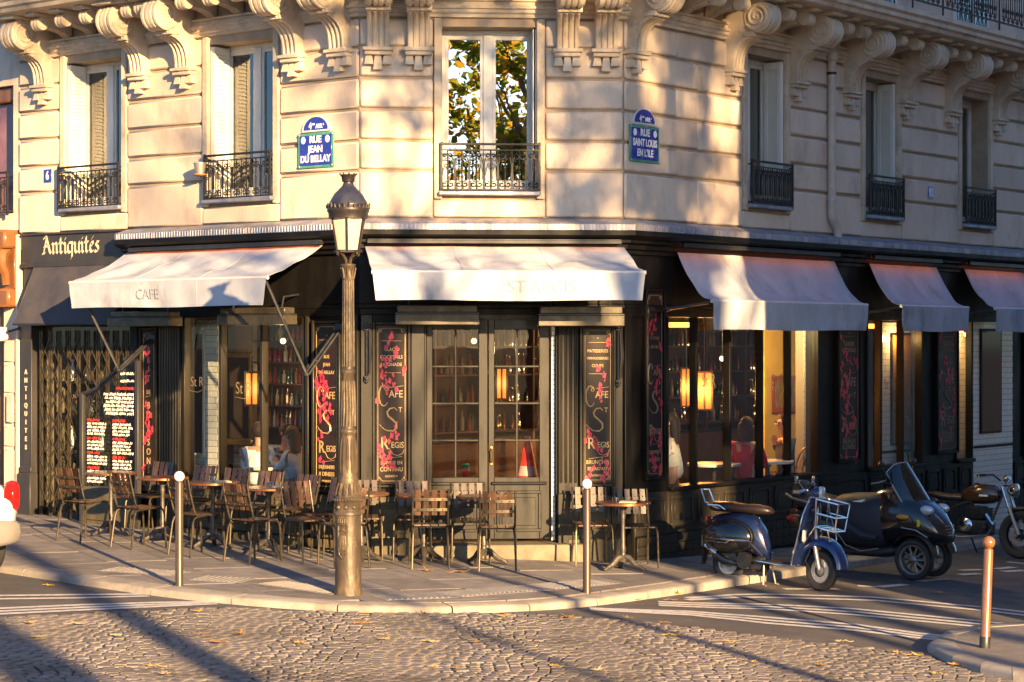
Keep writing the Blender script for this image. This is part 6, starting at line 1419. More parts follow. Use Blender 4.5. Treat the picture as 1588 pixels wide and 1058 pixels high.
# ------------------------------------------------------------------ vehicles
HEAD = math.atan2(WR.en.y, WR.en.x)                 # the bikes are parked square to the side street kerb, noses out
def ring(x, hw, z0, z1, n=18, e=.75, cy=0.0):
    c = (z0+z1)/2; h = (z1-z0)/2; out = []
    for k in range(n):
        a = 2*math.pi*k/n; ca, sa = math.cos(a), math.sin(a)
        out.append((x, cy + hw*math.copysign(abs(ca)**e, ca), c + h*math.copysign(abs(sa)**e, sa)))
    return out
def body(name, secs, mt, o, M, n=18, e=.75, cy=0.0):
    m = MB(); m.loft([ring(s[0], s[1], s[2], s[3], n, e, cy + (s[4] if len(s) > 4 else 0)) for s in secs]); return m.build(name, mt, o, M, True, 50)
def wheel(o, M, c, r, w, rimmt, spokes=0, disc=0, hub=.05, rim=.62, turn=0):
    W = M @ Matrix.Translation(c) @ Matrix.Rotation(turn, 4, 'Z') @ Matrix.Rotation(R(90), 4, 'X')
    m = MB(); ri = r*rim; m.lathe([(ri, -w*.36), (ri+.3*(r-ri), -w*.5), (r-.25*(r-ri), -w*.48), (r-.04*(r-ri), -w*.28), (r, 0), (r-.04*(r-ri), w*.28), (r-.25*(r-ri), w*.48), (ri+.3*(r-ri), w*.5), (ri, w*.36)], 36, None, False); t = m.build('wheel', RUBBER, o, W)
    m = MB(); m.lathe([(ri-.02,-w*.33),(ri+.004,-w*.37),(ri+.004,-w*.2),(ri-.015,0),(ri+.004,w*.2),(ri+.004,w*.37),(ri-.02,w*.33)], 30, None, False); m.lathe([(hub*.5,-w*.5),(hub,-w*.4),(hub,w*.4),(hub*.5,w*.5)], 16)
    for k in range(spokes): a = 2*math.pi*k/spokes; m.tube([(hub*.7*math.cos(a), hub*.7*math.sin(a), w*.22), (ri*.97*math.cos(a), ri*.97*math.sin(a), w*.20)], [.016,.010], 5)
    if not spokes: m.lathe([(.02,.01),(ri-.01,.014),(ri-.01,-.014),(.02,-.01)], 24)
    m.build('rim', rimmt, t, W)
    if disc:
        m = MB(); m.lathe([(disc*.55,w*.42),(disc,w*.42),(disc,w*.47),(disc*.55,w*.47)], 28, None, False)
        for k in range(10): a = 2*math.pi*k/10; m.cyl((disc*.8*math.cos(a), disc*.8*math.sin(a), w*.465), (disc*.8*math.cos(a), disc*.8*math.sin(a), w*.485), .008, n=6)
        m.build('brake_disc', mat('disc_steel', (.55,.56,.62), rough=.25, metal=.9) if 'disc_steel' not in bpy.data.materials else bpy.data.materials['disc_steel'], t, W)
    return t
VBLUE = mat('scooter_blue', (.004,.009,.040), (.007,.014,.058), .2, scale=6, coat=.8); VBLACK = mat('gloss_black', (.008,.009,.012), (.013,.014,.018), .2, scale=6, coat=.7); SEATB = mat('brown_vinyl', (.026,.013,.011), (.016,.009,.008), .4, scale=12, bump=.15)
DGREY = mat('dark_plastic', (.02,.02,.022), rough=.5); GUN = mat('gunmetal', (.045,.045,.05), (.08,.078,.078), .35, .8, scale=12); REDL = mat('red_lens', (.45,.01,.01), rough=.12, coat=.6); CLEARL = mat('clear_lens', (.6,.62,.66), rough=.08, metal=.4, coat=.6); AMBL = mat('amber_lens', (.6,.25,.03), rough=.12, coat=.6); CLOTHB = mat('rain_cover', (.010,.013,.024), (.018,.02,.034), .65, scale=5, bump=.3, bscale=9)
def scooter():
    SH = HEAD + R(8); f = rp(1273, 916); hd = Vector((math.cos(SH), math.sin(SH), 0)); c = f - hd*.54
    rz_, fz_ = zr(c.x - hd.x*.54, c.y - hd.y*.54), f.z; pitch = math.atan2(fz_ - rz_, 1.08)
    M = TR(c.x, c.y, (rz_ + fz_)/2, SH) @ Matrix.Rotation(-pitch, 4, 'Y') @ Matrix.Rotation(R(-3), 4, 'X') @ Matrix.Diagonal((.90, .95, 1.04, 1)); o = thing('classic_scooter', 'classic dark blue motor scooter with chrome front rack parked nose out', 'scooter', M); T = lambda nm, pts, r, mt=CHROME, n=7, cl=False: MB().tube(pts, r, n, cl).build(nm, mt, o, M)
    wheel(o, M, (.60,0,.21), .21, .10, ALU, 0, .12, .05, .60, R(-10)); wheel(o, M, (-.60,0,.21), .21, .10, ALU, 0, 0, .05, .60)
    body('rear_body', [(-.90,.04,.50,.58),(-.87,.10,.42,.64),(-.78,.15,.37,.70),(-.6,.17,.35,.73),(-.4,.17,.34,.74),(-.24,.14,.30,.70),(-.14,.10,.27,.58),(-.08,.06,.26,.42)], VBLUE, o, M)
    for s in (-1, 1):
        m = MB(); m.sphere((-.55, s*.16, .49), 1, 20, 12, .345, .135, .185); m.build('side_cowl', VBLACK, o, M)
        T('cowl_bar', [(-.90,s*.10,.46),(-.80,s*.24,.46),(-.62,s*.315,.46),(-.42,s*.30,.46),(-.26,s*.22,.46),(-.2,s*.17,.40),(-.10,s*.15,.32)], .011)
        T('cowl_bar', [(-.88,s*.12,.43),(-.78,s*.25,.43),(-.60,s*.32,.43),(-.5,s*.32,.43),(-.46,s*.31,.46)], .009)
        m = MB(); m.box(.44,.47, s*.235-.03, s*.235+.03, .50, .62, .008); m.build('turn_signal', CLEARL, o, M); m = MB(); m.sphere((-.86, s*.15, .52), .03, 10, 6); m.build('turn_signal', AMBL, o, M)
    body('seat', [(-.86,.08,.74,.80),(-.80,.125,.73,.835),(-.6,.135,.73,.845),(-.42,.135,.73,.83),(-.25,.125,.73,.835),(-.12,.10,.735,.82),(-.06,.05,.75,.79)], SEATB, o, M)
    m = MB(); m.box(-.16,.38,-.17,.17,.235,.262,.01)
    for y in (-.12,-.06,0,.06,.12): m.box(-.14,.34,y-.012,y+.012,.262,.270,.003)
    m.build('floorboard', DGREY, o, M)
    LS = lambda a, b: (.34 + .16*b + .05 - .075*(2*a-1)**2, (a-.5)*(.50 if b < .7 else .50 - .20*((b-.7)/.3)**1.6), .25 + .70*b)
    m = MB(); m.slab(14, 14, LS, (-.014, 0, 0)); m.build('leg_shield', VBLUE, o, M)
    edge = [LS(0, k/12) for k in range(13)] + [LS(k/8, 1) for k in range(1, 9)] + [LS(1, 1-k/12) for k in range(1, 13)]; T('shield_trim', [(p[0]+.002, p[1]*1.01, p[2]) for p in edge], .011)
    T('floor_trim', [(-.16,-.18,.26),(.1,-.185,.245),(.36,-.25,.25)], .010); T('floor_trim', [(-.16,.18,.26),(.1,.185,.245),(.36,.25,.25)], .010)
    body('horn_cover', [(.44,.05,.42,.92),(.50,.055,.42,.94),(.535,.045,.48,.92),(.55,.02,.55,.85)], VBLUE, o, M, 12)
    FE = lambda a, b, k: (.60 + (.24 + .085*math.cos((b-.5)*R(170)))*k*math.cos(R(4 + 172*a)), .135*k*math.sin((b-.5)*R(170)), .225 + (.24 + .085*math.cos((b-.5)*R(170)))*k*math.sin(R(4 + 172*a)))
    m = MB(); m.grid(20, 12, lambda a, b: FE(a, b, 1)); m.grid(20, 12, lambda a, b: FE(1-a, b, .975)); m.build('front_fender', mat('fender_blue', (.008,.028,.13), rough=.2, coat=.8), o, M)  # fender bluer than the body, reflected light put into its colour
    T('fender_trim', [(.60 + .33*math.cos(R(40+100*k/10)), 0, .227 + .33*math.sin(R(40+100*k/10))) for k in range(11)], .008)
    T('fork', [(.50,-.02,.72),(.55,-.07,.42),(.60,-.085,.22)], .022, ALU, 8); T('damper', [(.53,-.095,.48),(.60,-.10,.24)], .026, ALU, 10); T('brake_cable', [(.5,-.06,.5),(.44,-.12,.30),(.52,-.13,.2)], .006, DGREY, 5)
    body('headset', [(.36,.05,.93,1.0),(.42,.085,.93,1.05),(.50,.085,.92,1.06),(.545,.07,.93,1.05)], VBLUE, o, M, 14); m = MB(); m.lathe([(.05,-.03),(.066,0),(.068,.03),(.06,.045),(.03,.055)], 18, Matrix.Translation((.53,0,1.0)) @ Matrix.Rotation(R(90), 4, 'Y')); m.build('headlight', CLEARL, o, M)
    T('handlebar', [(.42,-.14,1.02),(.40,-.26,1.01),(.35,-.36,1.0)], .016, CHROME); T('handlebar', [(.42,.14,1.02),(.40,.26,1.01),(.35,.36,1.0)], .016, CHROME)
    for s in (-1, 1): T('grip', [(.385,s*.285,1.008),(.345,s*.37,.998)], .02, RUBBER, 8); T('brake_lever', [(.43,s*.25,1.02),(.43,s*.32,1.0),(.39,s*.39,.99)], .007); m = MB(); m.sphere((.33, s*.24, 1.12), .05, 12, 8, .25, 1, .9); m.build('mirror', CHROME, o, M); T('mirror_stalk', [(.40,s*.18,1.03),(.35,s*.22,1.10)], .006)
    m = MB(); m.box(.37,.45,-.06,.06,1.05,1.085,.015); m.build('speedometer', DGREY, o, M)
    # chrome front rack
    P = [[(.56,-.16,.66),(.56,-.17,.94),(.56,.17,.94),(.56,.16,.66)], [(.80,-.15,.62),(.84,-.17,.90),(.84,.17,.90),(.80,.15,.62)]]
    for q in P: T('front_rack', q + [q[0]], .010)
    for y in (-.17, .17): T('front_rack', [(.56,y,.94),(.84,y,.90)], .010); T('front_rack', [(.56,y*.94,.66),(.80,y*.9,.62)], .010); T('front_rack', [(.56,y*.95,.80),(.82,y*.95,.76)], .009); T('front_rack', [(.42,y*.9,.48),(.56,y*.94,.66)], .009)
    for t in (.25,.5,.75): T('front_rack', [(.57+.24*t,-.155,.66-.04*t),(.57+.24*t,.155,.66-.04*t)], .008)
    T('front_rack', [(.82,-.16,.76),(.82,.16,.76)], .010); T('front_rack', [(.70,-.12,.64),(.72,-.10,.52),(.72,.10,.52),(.70,.12,.64)], .009)
    T('rear_rail', [(-.70,-.13,.76),(-.90,-.12,.82),(-.97,-.10,.95),(-.97,.10,.95),(-.90,.12,.82),(-.70,.13,.76)], .011); T('rear_rail', [(-.86,-.13,.80),(-.70,-.145,.80),(-.62,-.14,.76)], .009)
    m = MB(); m.box(-.93,-.895,-.05,.05,.60,.68,.01); m.build('tail_light', REDL, o, M); m = MB(); m.box(-.945,-.935,-.08,.08,.36,.48,.004); m.build('rear_plate', mat('yellowed_plate', (.55,.50,.35), rough=.5), o, M)
    for s in (-1, 1):
        T('cowl_seam', [(-.55 + .335*math.cos(R(a)), s*(.16 + .06), .49 + .178*math.sin(R(a))) for a in range(-60, 120, 12)], .005, DGREY, 5); T('cable', [(.47,s*.05,1.0),(.44,s*.09,.9),(.46,s*.06,.78)], .006, DGREY, 5)
        for k in range(4): T('cowl_vent', [(-.80+.006*k,s*.235,.40-.022*k),(-.72,s*.27,.395-.022*k)], .006, DGREY, 5)
    m = MB(); m.box(-.30,-.10,-.10,.10,.14,.30,.03); m.cyl((-.34,-.16,.25),(-.34,.0,.25),.09,n=16); m.build('engine', GUN, o, M); m = MB(); m.slab(1, 3, lambda a, b: (-.90-.05*b, -.07+.14*a, .36-.2*b), (0,.0,.006)); m.build('mud_flap', DGREY, o, M)
    T('exhaust', [(-.2,-.06,.22),(-.4,-.10,.20),(-.6,-.14,.23),(-.74,-.15,.30)], [.02,.02,.045,.045], GUN, 9); T('exhaust', [(-.70,-.17,.30),(-.84,-.20,.38)], .018, CHROME)
    for s in (-1, 1): T('stand', [(-.10,s*.10,.25),(-.06,s*.17,.02),(-.02,s*.18,.012)], .011, ALU)
    m = MB(); m.tube([(.535,-.13,.83),(.53,-.17,.835),(.527,-.155,.82),(.524,-.2,.825)], .004, 4); m.build('script_badge', CHROME, o, M)
scooter()
def trike():
    hd = Vector((math.cos(HEAD), math.sin(HEAD), 0)); rt = Vector((math.sin(HEAD), -math.cos(HEAD), 0)); f = rp(1418, 899); c = f - hd*.72 - rt*.22; M = TR(c.x, c.y, f.z, HEAD); o = thing('three_wheeled_scooter', 'black three-wheeled scooter with tall windscreen and rain cover beside the blue scooter', 'scooter', M); T = lambda nm, pts, r, mt=CHROME, n=7: MB().tube(pts, r, n).build(nm, mt, o, M)
    for s in (-1, 1): wheel(o, M, (.72, s*.22, .235), .235, .12, mat('cast_rim', (.22,.21,.20), rough=.35, metal=.7) if 'cast_rim' not in bpy.data.materials else bpy.data.materials['cast_rim'], 10, 0, .045, .72)
    wheel(o, M, (-.74, 0, .24), .24, .14, GUN, 8, 0, .05, .66)
    body('front_fairing', [(.18,.22,.36,1.00),(.34,.29,.36,1.04),(.55,.31,.42,1.00),(.74,.30,.44,.90),(.90,.25,.42,.78),(1.0,.19,.40,.68),(1.06,.11,.42,.60)], VBLACK, o, M, 22, .85)
    for s in (-1, 1):
        m = MB(); m.slab(14, 6, lambda a, b: (.72 + (.275 + .02*math.sin(b*math.pi))*math.cos(R(10 + 150*a)), s*(.13 + .17*b), .25 + (.275 + .02*math.sin(b*math.pi))*math.sin(R(10 + 150*a))), (0, 0, -.01)); m.build('front_fender', VBLACK, o, M)
        m = MB(); m.sphere((.86, s*.19, .80), .1, 14, 8, .9, .45, .55); m.build('headlight', CLEARL, o, M); m = MB(); m.sphere((.62, s*.315, .72), .07, 10, 6, 1.2, .25, .4); m.build('turn_signal', AMBL, o, M)
        T('fender_strip', [(.60,s*.315,.60),(.78,s*.312,.58),(.92,s*.29,.50)], .007, ALU)
    for k in range(4): T('grille_bar', [(1.03 - .0*k + .02, -.10+.008*k, .62-.035*k), (1.075, 0, .62-.035*k), (1.05, .10-.008*k, .62-.035*k)], .006, ALU)
    WS = lambda a, b: (.70 - .30*b + .10 - .22*(2*a-1)**2*(1-.3*b), (a-.5)*(.50 - .12*b**2), .88 + .44*b - .11*abs(2*a-1)**5*b)
    m = MB(); m.slab(14, 12, WS, (-.006, 0, 0)); m.build('windscreen', glassmat('smoked_screen', (.16,.12,.11), .02, 1.6, 1.5), o, M)
    T('screen_edge', [WS(0, k/10) for k in range(11)] + [WS(k/8, 1) for k in range(1, 9)] + [WS(1, 1-k/10) for k in range(1, 11)], .008, mat('screen_edge', (.30,.33,.42), rough=.2, coat=.5))
    body('nose_panel', [(.62,.17,.86,.94),(.80,.15,.76,.90),(.97,.11,.64,.76),(1.06,.06,.55,.62)], mat('blue_black_paint', (.02,.035,.09), rough=.15, coat=.8), o, M, 14)
    body('rain_apron', [(-.42,.17,.52,.86),(-.32,.25,.38,.92),(-.12,.30,.30,.95),(.10,.31,.29,.96),(.28,.30,.32,.98),(.38,.24,.40,.96)], CLOTHB, o, M, 20, .8); T('apron_piping', [(-.42,-.18,.86),(-.36,-.25,.72),(-.30,-.27,.55),(-.12,-.31,.36),(.08,-.315,.30),(.30,-.29,.34)], .006, ALU)
    m = MB(); m.tube([(-.30,-.27,.80),(-.12,-.30,.60),(.1,-.315,.48),(.28,-.30,.46)], [.05,.06,.055,.03], 8); m.build('apron_roll', CLOTHB, o, M)
    m = MB(); m.add([(-.05,-.30,.865),(.05,-.305,.88),(.14,-.305,.905),(.10,-.303,.875),(.16,-.305,.885),(.08,-.302,.86)], [(0,1,2,3),(0,3,4,5)]); m.build('apron_emblem', WHITEP, o, M)
    body('seat', [(-.92,.12,.74,.86),(-.80,.18,.72,.92),(-.6,.19,.70,.92),(-.4,.19,.68,.88),(-.28,.15,.68,.84)], SEATK, o, M); body('backrest', [(-.98,.10,.80,1.0),(-.93,.15,.78,1.06),(-.86,.16,.80,1.06),(-.82,.12,.82,1.0)], SEATK, o, M)
    body('tail', [(-1.05,.10,.56,.70),(-.95,.19,.46,.74),(-.7,.22,.42,.74),(-.45,.22,.36,.72),(-.2,.2,.30,.62)], VBLACK, o, M); body('floor', [(-.45,.20,.22,.36),(-.1,.27,.22,.34),(.3,.26,.22,.36),(.5,.2,.26,.4)], DGREY, o, M)
    for s in (-1, 1): m = MB(); m.sphere((-.92, s*.19, .62), .05, 10, 6, 1.6, .5, .6); m.build('tail_light', REDL, o, M)
    T('grab_rail', [(-.60,-.2,.80),(-.90,-.21,.86),(-1.02,-.15,.90)], .014, ALU); T('handlebar', [(.40,-.12,1.05),(.32,-.26,1.10),(.25,-.38,1.08)], .015, DGREY); T('handlebar', [(.40,.12,1.05),(.32,.26,1.10),(.25,.38,1.08)], .015, DGREY); T('brake_lever', [(.36,-.24,1.12),(.34,-.34,1.10),(.28,-.42,1.09)], .008, ALU)
    for s in (-1, 1): T('mirror_stalk', [(.46,s*.2,1.05),(.42,s*.32,1.18),(.40,s*.36,1.26)], .008, DGREY); m = MB(); m.sphere((.39,s*.38,1.31), .07, 12, 8, .3, 1, .6); m.build('mirror', DGREY, o, M)
    m = MB(); m.lathe([(.002,0),(.042,0),(.042,.004),(.002,.005)], 16, Matrix.Translation((.80,-.285,.655)) @ Matrix.Rotation(R(90), 4, 'X') @ Matrix.Rotation(R(-20), 4, 'Y')); m.build('round_sticker', mat('yellow_sticker', (.75,.62,.04), rough=.4), o, M)
SEATK = mat('black_vinyl', (.012,.013,.018), (.02,.02,.026), .42, scale=10); trike()
def motorcycle():
    hd = Vector((math.cos(HEAD), math.sin(HEAD), 0)); f = rp(1583, 866); c = f - hd*.70; M = TR(c.x, c.y, f.z, HEAD) @ Matrix.Rotation(R(-5), 4, 'X'); o = thing('motorcycle', 'black naked motorcycle with brown saddle cut by the picture edge', 'motorcycle', M); T = lambda nm, pts, r, mt=NAVY, n=7: MB().tube(pts, r, n).build(nm, mt, o, M)
    wheel(o, M, (.70,0,.31), .31, .11, DGREY, 5, .15, .05, .72); wheel(o, M, (-.70,0,.31), .31, .15, DGREY, 5, .11, .05, .72)
    bpy.data.objects[[q.name for q in o.children][0]]
    for s in (-1, 1): T('fork', [(.44,s*.09,.92),(.55,s*.09,.64)], .020, CHROME, 10); T('fork_leg', [(.55,s*.09,.66),(.70,s*.09,.31)], .027, ALU, 10); T('handlebar', [(.40,s*.06,1.0),(.36,s*.20,1.07),(.26,s*.36,1.05)], .012, NAVY); T('grip', [(.30,s*.30,1.06),(.24,s*.40,1.045)], .018, RUBBER); T('mirror_stalk', [(.26,s*.40,1.05),(.25,s*.42,.96)], .009, mat('brass_bar', (.5,.33,.14), rough=.3, metal=.9) if 'brass_bar' not in bpy.data.materials else bpy.data.materials['brass_bar']); m = MB(); m.sphere((.25,s*.42,.94), .045, 10, 6, 1, 1, .3); m.build('mirror', NAVY, o, M)
    m = MB(); m.lathe([(.05,-.08),(.085,-.03),(.09,.03),(.08,.04),(.03,.055)], 18, Matrix.Translation((.58,0,.88)) @ Matrix.Rotation(R(90), 4, 'Y')); m.build('headlight', CHROME, o, M); m = MB(); m.lathe([(.03,0),(.045,.01),(.045,.06),(.03,.07)], 14, Matrix.Translation((.47,-.05,1.0)) @ Matrix.Rotation(R(40), 4, 'Y')); m.build('gauge', CHROME, o, M)
    body('fuel_tank', [(-.12,.09,.70,.86),(-.02,.14,.68,.92),(.14,.16,.68,.95),(.28,.14,.70,.94),(.38,.07,.74,.88)], mat('brown_tank', (.055,.026,.014), rough=.25, coat=.6), o, M); m = MB(); m.box(.16,.28,-.166,-.158,.78,.805); m.build('tank_badge', WHITEP, o, M)
    body('seat', [(-.68,.08,.76,.80),(-.55,.12,.73,.82),(-.35,.13,.70,.80),(-.12,.11,.70,.80)], SEATK, o, M); body('tail', [(-.86,.05,.74,.80),(-.7,.11,.68,.80),(-.45,.12,.62,.74)], VBLUE, o, M)
    m = MB(); m.box(-.16,.26,-.17,.17,.28,.48,.03); m.box(-.02,.22,-.15,.15,.48,.66,.02)
    for k in range(5): m.box(-.03,.23,-.17,.17,.49+.033*k,.503+.033*k)
    m.build('engine', GUN, o, M); m = MB(); m.lathe([(.02,0),(.085,.0),(.09,.03),(.05,.05)], 16, Matrix.Translation((.0,-.17,.40)) @ Matrix.Rotation(R(90), 4, 'X')); m.build('engine_cover', CHROME, o, M)
    T('exhaust', [(.22,-.08,.55),(.34,-.10,.42),(.28,-.13,.28),(-.1,-.16,.24),(-.35,-.20,.28)], .022, CHROME); T('silencer', [(-.34,-.20,.28),(-.86,-.23,.44)], [.035,.05], GUN, 10)
    T('frame_tube', [(.40,0,.86),(.10,-.10,.74),(-.25,-.11,.62),(-.30,-.10,.34),(-.70,-.09,.31)], .018); T('frame_tube', [(.40,0,.80),(.32,-.06,.5),(.24,-.08,.28)], .018); T('shock', [(-.32,-.12,.66),(-.52,-.12,.36)], .025, CHROME); T('foot_peg', [(-.22,-.16,.36),(-.22,-.28,.36)], .014, ALU); T('side_stand', [(-.1,.14,.28),(-.06,.30,.02)], .012)
    T('tail_bracket', [(-.70,-.06,.72),(-.80,-.10,.60),(-.72,-.12,.50)], .012, ALU); m = MB(); m.box(-.99,-.96,-.09,.09,.42,.54,.004); m.build('rear_plate', WHITEP, o, M); T('front_fender', [(.70 + .34*math.cos(R(45+80*k/6)), 0, .31 + .34*math.sin(R(45+80*k/6))) for k in range(7)], .03, NAVY)
motorcycle()
def car():
    th = math.atan2(.628, -.778); hd = Vector((-.778,.628,0)); rt = Vector((.628,.778,0)); z = zr(-6, 20.5)
    cor = rp(34, 885) ; rc = Vector((-4.66, 20.10, 0)); c = rc + hd*1.95 - rt*.86; M = TR(c.x, c.y, z, th); o = thing('white_hatchback', 'rear corner of a white hatchback parked at the kerb', 'car', M); CW = mat('white_car_paint', (.72,.72,.72), rough=.2, coat=.8)
    sec = [(-1.95,.66,.46,.80),(-1.90,.76,.42,.92),(-1.75,.83,.38,.98),(-1.2,.86,.22,1.0),(0,.87,.20,.98),(1.0,.86,.22,.92),(1.6,.82,.24,.84),(1.85,.74,.28,.74),(1.95,.60,.36,.64)]
    body('body', sec, CW, o, M, 28, .55); body('cabin', [(-1.82,.62,.88,1.0),(-1.62,.64,.88,1.34),(-1.3,.64,.88,1.46),(-.5,.64,.88,1.50),(.2,.62,.88,1.44),(.8,.58,.86,1.02),(.95,.5,.84,.92)], mat('car_glass', (.02,.022,.026), rough=.06, coat=.5), o, M, 24, .5)
    body('roof', [(-1.66,.56,1.36,1.40),(-1.3,.60,1.44,1.49),(-.5,.60,1.48,1.525),(.15,.57,1.43,1.47)], CW, o, M, 16, .5)
    body('rear_bumper', [(-2.02,.56,.38,.56),(-1.99,.74,.35,.60),(-1.90,.82,.34,.62),(-1.78,.845,.34,.60)], mat('bumper_grey', (.20,.19,.18), rough=.5), o, M, 24, .5)
    for s in (-1, 1):
        m = MB(); m.loft([ring(-1.93,.07,.70,.94,12,.7,s*.66), ring(-1.90,.10,.66,.97,12,.7,s*.705), ring(-1.78,.05,.72,.95,12,.7,s*.79)]); t = m.build('tail_light', REDL, o, M); m = MB(); m.sphere((-1.935, s*.70, .82), .026, 10, 6, .3, .6, 2.2); m.build('lens', REDL, t, M)
        m = MB(); m.box(-2.005,-1.98, s*.55-.10, s*.55+.10, .47,.50,.004); m.build('reflector', REDL, o, M)
        wheel(o, M, (-1.35, s*.76, .30), .30, .19, GUN, 6, 0, .06, .64); wheel(o, M, (1.30, s*.76, .30), .30, .19, GUN, 6, 0, .06, .64)
    m = MB(); m.box(-1.985,-1.96,-.26,.26,.66,.77,.006); m.build('number_plate', WHITEP, o, M)
car()
# ------------------------------------------------------------------ people seated in the cafe
import bmesh
SKIN = mat('skin', (.46,.24,.16), (.40,.20,.13), .5, scale=20)
def skin_mesh(name, verts, edges, mt, parent, M, sub=1, root=0):
    me = bpy.data.meshes.new(name); bm = bmesh.new(); lay = bm.verts.layers.skin.verify(); vs = []
    for k, (p, r) in enumerate(verts):
        v = bm.verts.new(p); v[lay].radius = (r, r) if not isinstance(r, tuple) else r; v[lay].use_root = (k == root); vs.append(v)
    for a, b in edges: bm.edges.new((vs[a], vs[b]))
    bm.to_mesh(me); bm.free(); me.materials.append(mt); o = obj(name, me, parent, M)
    md = o.modifiers.new('skin', 'SKIN'); md.use_smooth_shade = True; s2 = o.modifiers.new('sub', 'SUBSURF'); s2.levels = sub; s2.render_levels = sub
    return o
def person(label, M, top, bottom, hair, hands, hairlong=0, glasses=False, lean=.0, skirt=None, look=0.0, sc_=1.0):
    """seated figure facing +X; hands = ((x,y,z),(x,y,z)) wrist positions, right then left"""
    o = thing('person', label, 'person', M); M = M @ Matrix.Scale(sc_, 4)
    V = []; E = []
    def v(p, r, par=None):
        V.append((p, r)); i = len(V)-1
        if par is not None: E.append((par, i))
        return i
    L = lambda z: lean*(z-.5)
    pel = v((0,0,.53), .135); sp = v((L(.75),0,.74), .125, pel); ch = v((L(.98),0,.95), .14, sp); nk0 = v((L(1.1)+.01,0,1.10), .062, ch); nk = v((L(1.15)+.02,0,1.16), .056, nk0); jaw = v((L(1.2)+.05,0,1.22), .078, nk); sk = v((L(1.3)+.03,0,1.31), .095, jaw); v((L(1.35)+.02,0,1.375), .07, sk)
    arms = []
    for s, h in ((-1, hands[0]), (1, hands[1])):
        sh = v((L(1.04),s*.17,1.04), .062, ch); S = Vector((L(1.04),s*.17,1.04)); W = Vector(h); el = S.lerp(W, .5) + Vector((-.03, s*.09, -.13)); e = v(tuple(el), .045, sh); w = v(h, .030, e); arms.append((sh, e, w))
        d = (W - el).normalized(); up = Vector((0,0,1)); sd = d.cross(up).normalized() if abs(d.z) < .95 else Vector((0,1,0)); nn = sd.cross(d)
        pm = v(tuple(W + d*.07), .034, w)
        for k, (off, ln) in enumerate(((-.028,.07),(-.010,.085),(.010,.08),(.028,.062))): a = v(tuple(W + d*.105 + sd*off), .011, pm); b = v(tuple(W + d*(.105 + ln*.5) + sd*off - nn*.012), .010, a); v(tuple(W + d*(.105 + ln*.85) + sd*off - nn*.035), .008, b)
        t1 = v(tuple(W + d*.05 + sd*.045*s*-1), .012, w); v(tuple(W + d*.09 + sd*.058*s*-1 - nn*.01), .010, t1)
    for s in (-1, 1):
        hp = v((.04,s*.09,.50), .095, pel); kn = v((.42,s*.11,.50), .066, hp); an = v((.44,s*.11,.09), .042, kn); v((.56,s*.12,.04), .036, an)
    skin_mesh('body', V, E, SKIN, o, M, 1)
    def sub(ids, grow, cut=None):
        mp = {i: k for k, i in enumerate(ids)}; return [(V[i][0], V[i][1] + grow) for i in ids], [(mp[a], mp[b]) for a, b in E if a in mp and b in mp]
    ids = [pel, sp, ch] + [i for a in arms for i in (a[0], a[1])]; vs, es = sub(ids, .016)
    for a in arms:                                     # sleeves end above the wrist
        p = Vector(V[a[1]][0]).lerp(Vector(V[a[2]][0]), .82); vs.append((tuple(p), .042)); es.append((ids.index(a[1]), len(vs)-1))
    skin_mesh('shirt', vs, es, top, o, M, 1)
    leg = [(V[pel][0], .15)]; le = []
    for s in (-1, 1):
        k = len(leg); leg += [((.04,s*.09,.50), .108), ((.42,s*.11,.50), .08), ((.44,s*.11,.14), .058)]; le += [(0,k),(k,k+1),(k+1,k+2)]
    skin_mesh('trousers' if not skirt else 'skirt', leg if not skirt else [((0,0,.62), .14), ((.05,0,.52), .17), ((.28,0,.50), (.19,.12)), ((.45,0,.46), (.2,.14))], le if not skirt else [(0,1),(1,2),(2,3)], skirt or bottom, o, M, 1)
    hx = L(1.31)+.03; m = MB(); m.sphere((hx-.012,0,1.325), .108, 18, 12, 1.0, .90, 1.06)
    m.v = [(x if x < hx+.045 else hx+.045 + (x-hx-.045)*.15, y, z if z > 1.19 - hairlong or x < hx - .02 else z + (1.24-z)*.8) for x, y, z in m.v]
    if hairlong:
        m.loft([[(hx - .03 + .10*math.cos(2*math.pi*k/14)*.75 - .03, .100*math.sin(2*math.pi*k/14), 1.34) for k in range(14)], [(hx - .065 + .075*math.cos(2*math.pi*k/14), .108*math.sin(2*math.pi*k/14), 1.22) for k in range(14)], [(hx - .085 + .05*math.cos(2*math.pi*k/14), .10*math.sin(2*math.pi*k/14), 1.22 - hairlong) for k in range(14)]])
    m.build('hair', hair, o, M)
    m = MB(); fx = hx + .088
    m.tube([(fx-.005,0,1.315),(fx+.022,0,1.275),(fx-.0,0,1.262)], [.010,.016,.010], 7); m.build('nose', SKIN, o, M)
    m = MB()
    for s in (-1, 1): m.sphere((fx-.012, s*.034, 1.312), .011, 8, 6)
    m.build('eyes', mat('eye_dark', (.03,.02,.015), rough=.2) if 'eye_dark' not in bpy.data.materials else bpy.data.materials['eye_dark'], o, M)
    m = MB(); m.tube([(fx-.008,-.026,1.232),(fx+.002,0,1.228),(fx-.008,.026,1.232)], .006, 6); m.build('mouth', mat('lips', (.35,.10,.08), rough=.5) if 'lips' not in bpy.data.materials else bpy.data.materials['lips'], o, M)
    for s in (-1, 1): m = MB(); m.sphere((hx, s*.096, 1.29), .028, 8, 6, .6, .35, 1); m.build('ear', SKIN, o, M)
    if glasses:
        m = MB()
        for s in (-1, 1): m.tube([(fx+.012, s*.036 + .026*math.cos(2*math.pi*k/10), 1.312 + .022*math.sin(2*math.pi*k/10)) for k in range(10)], .004, 5, True); m.tube([(fx+.008, s*.062, 1.315), (hx, s*.098, 1.315)], .003, 4)
        m.build('glasses', NAVY, o, M)
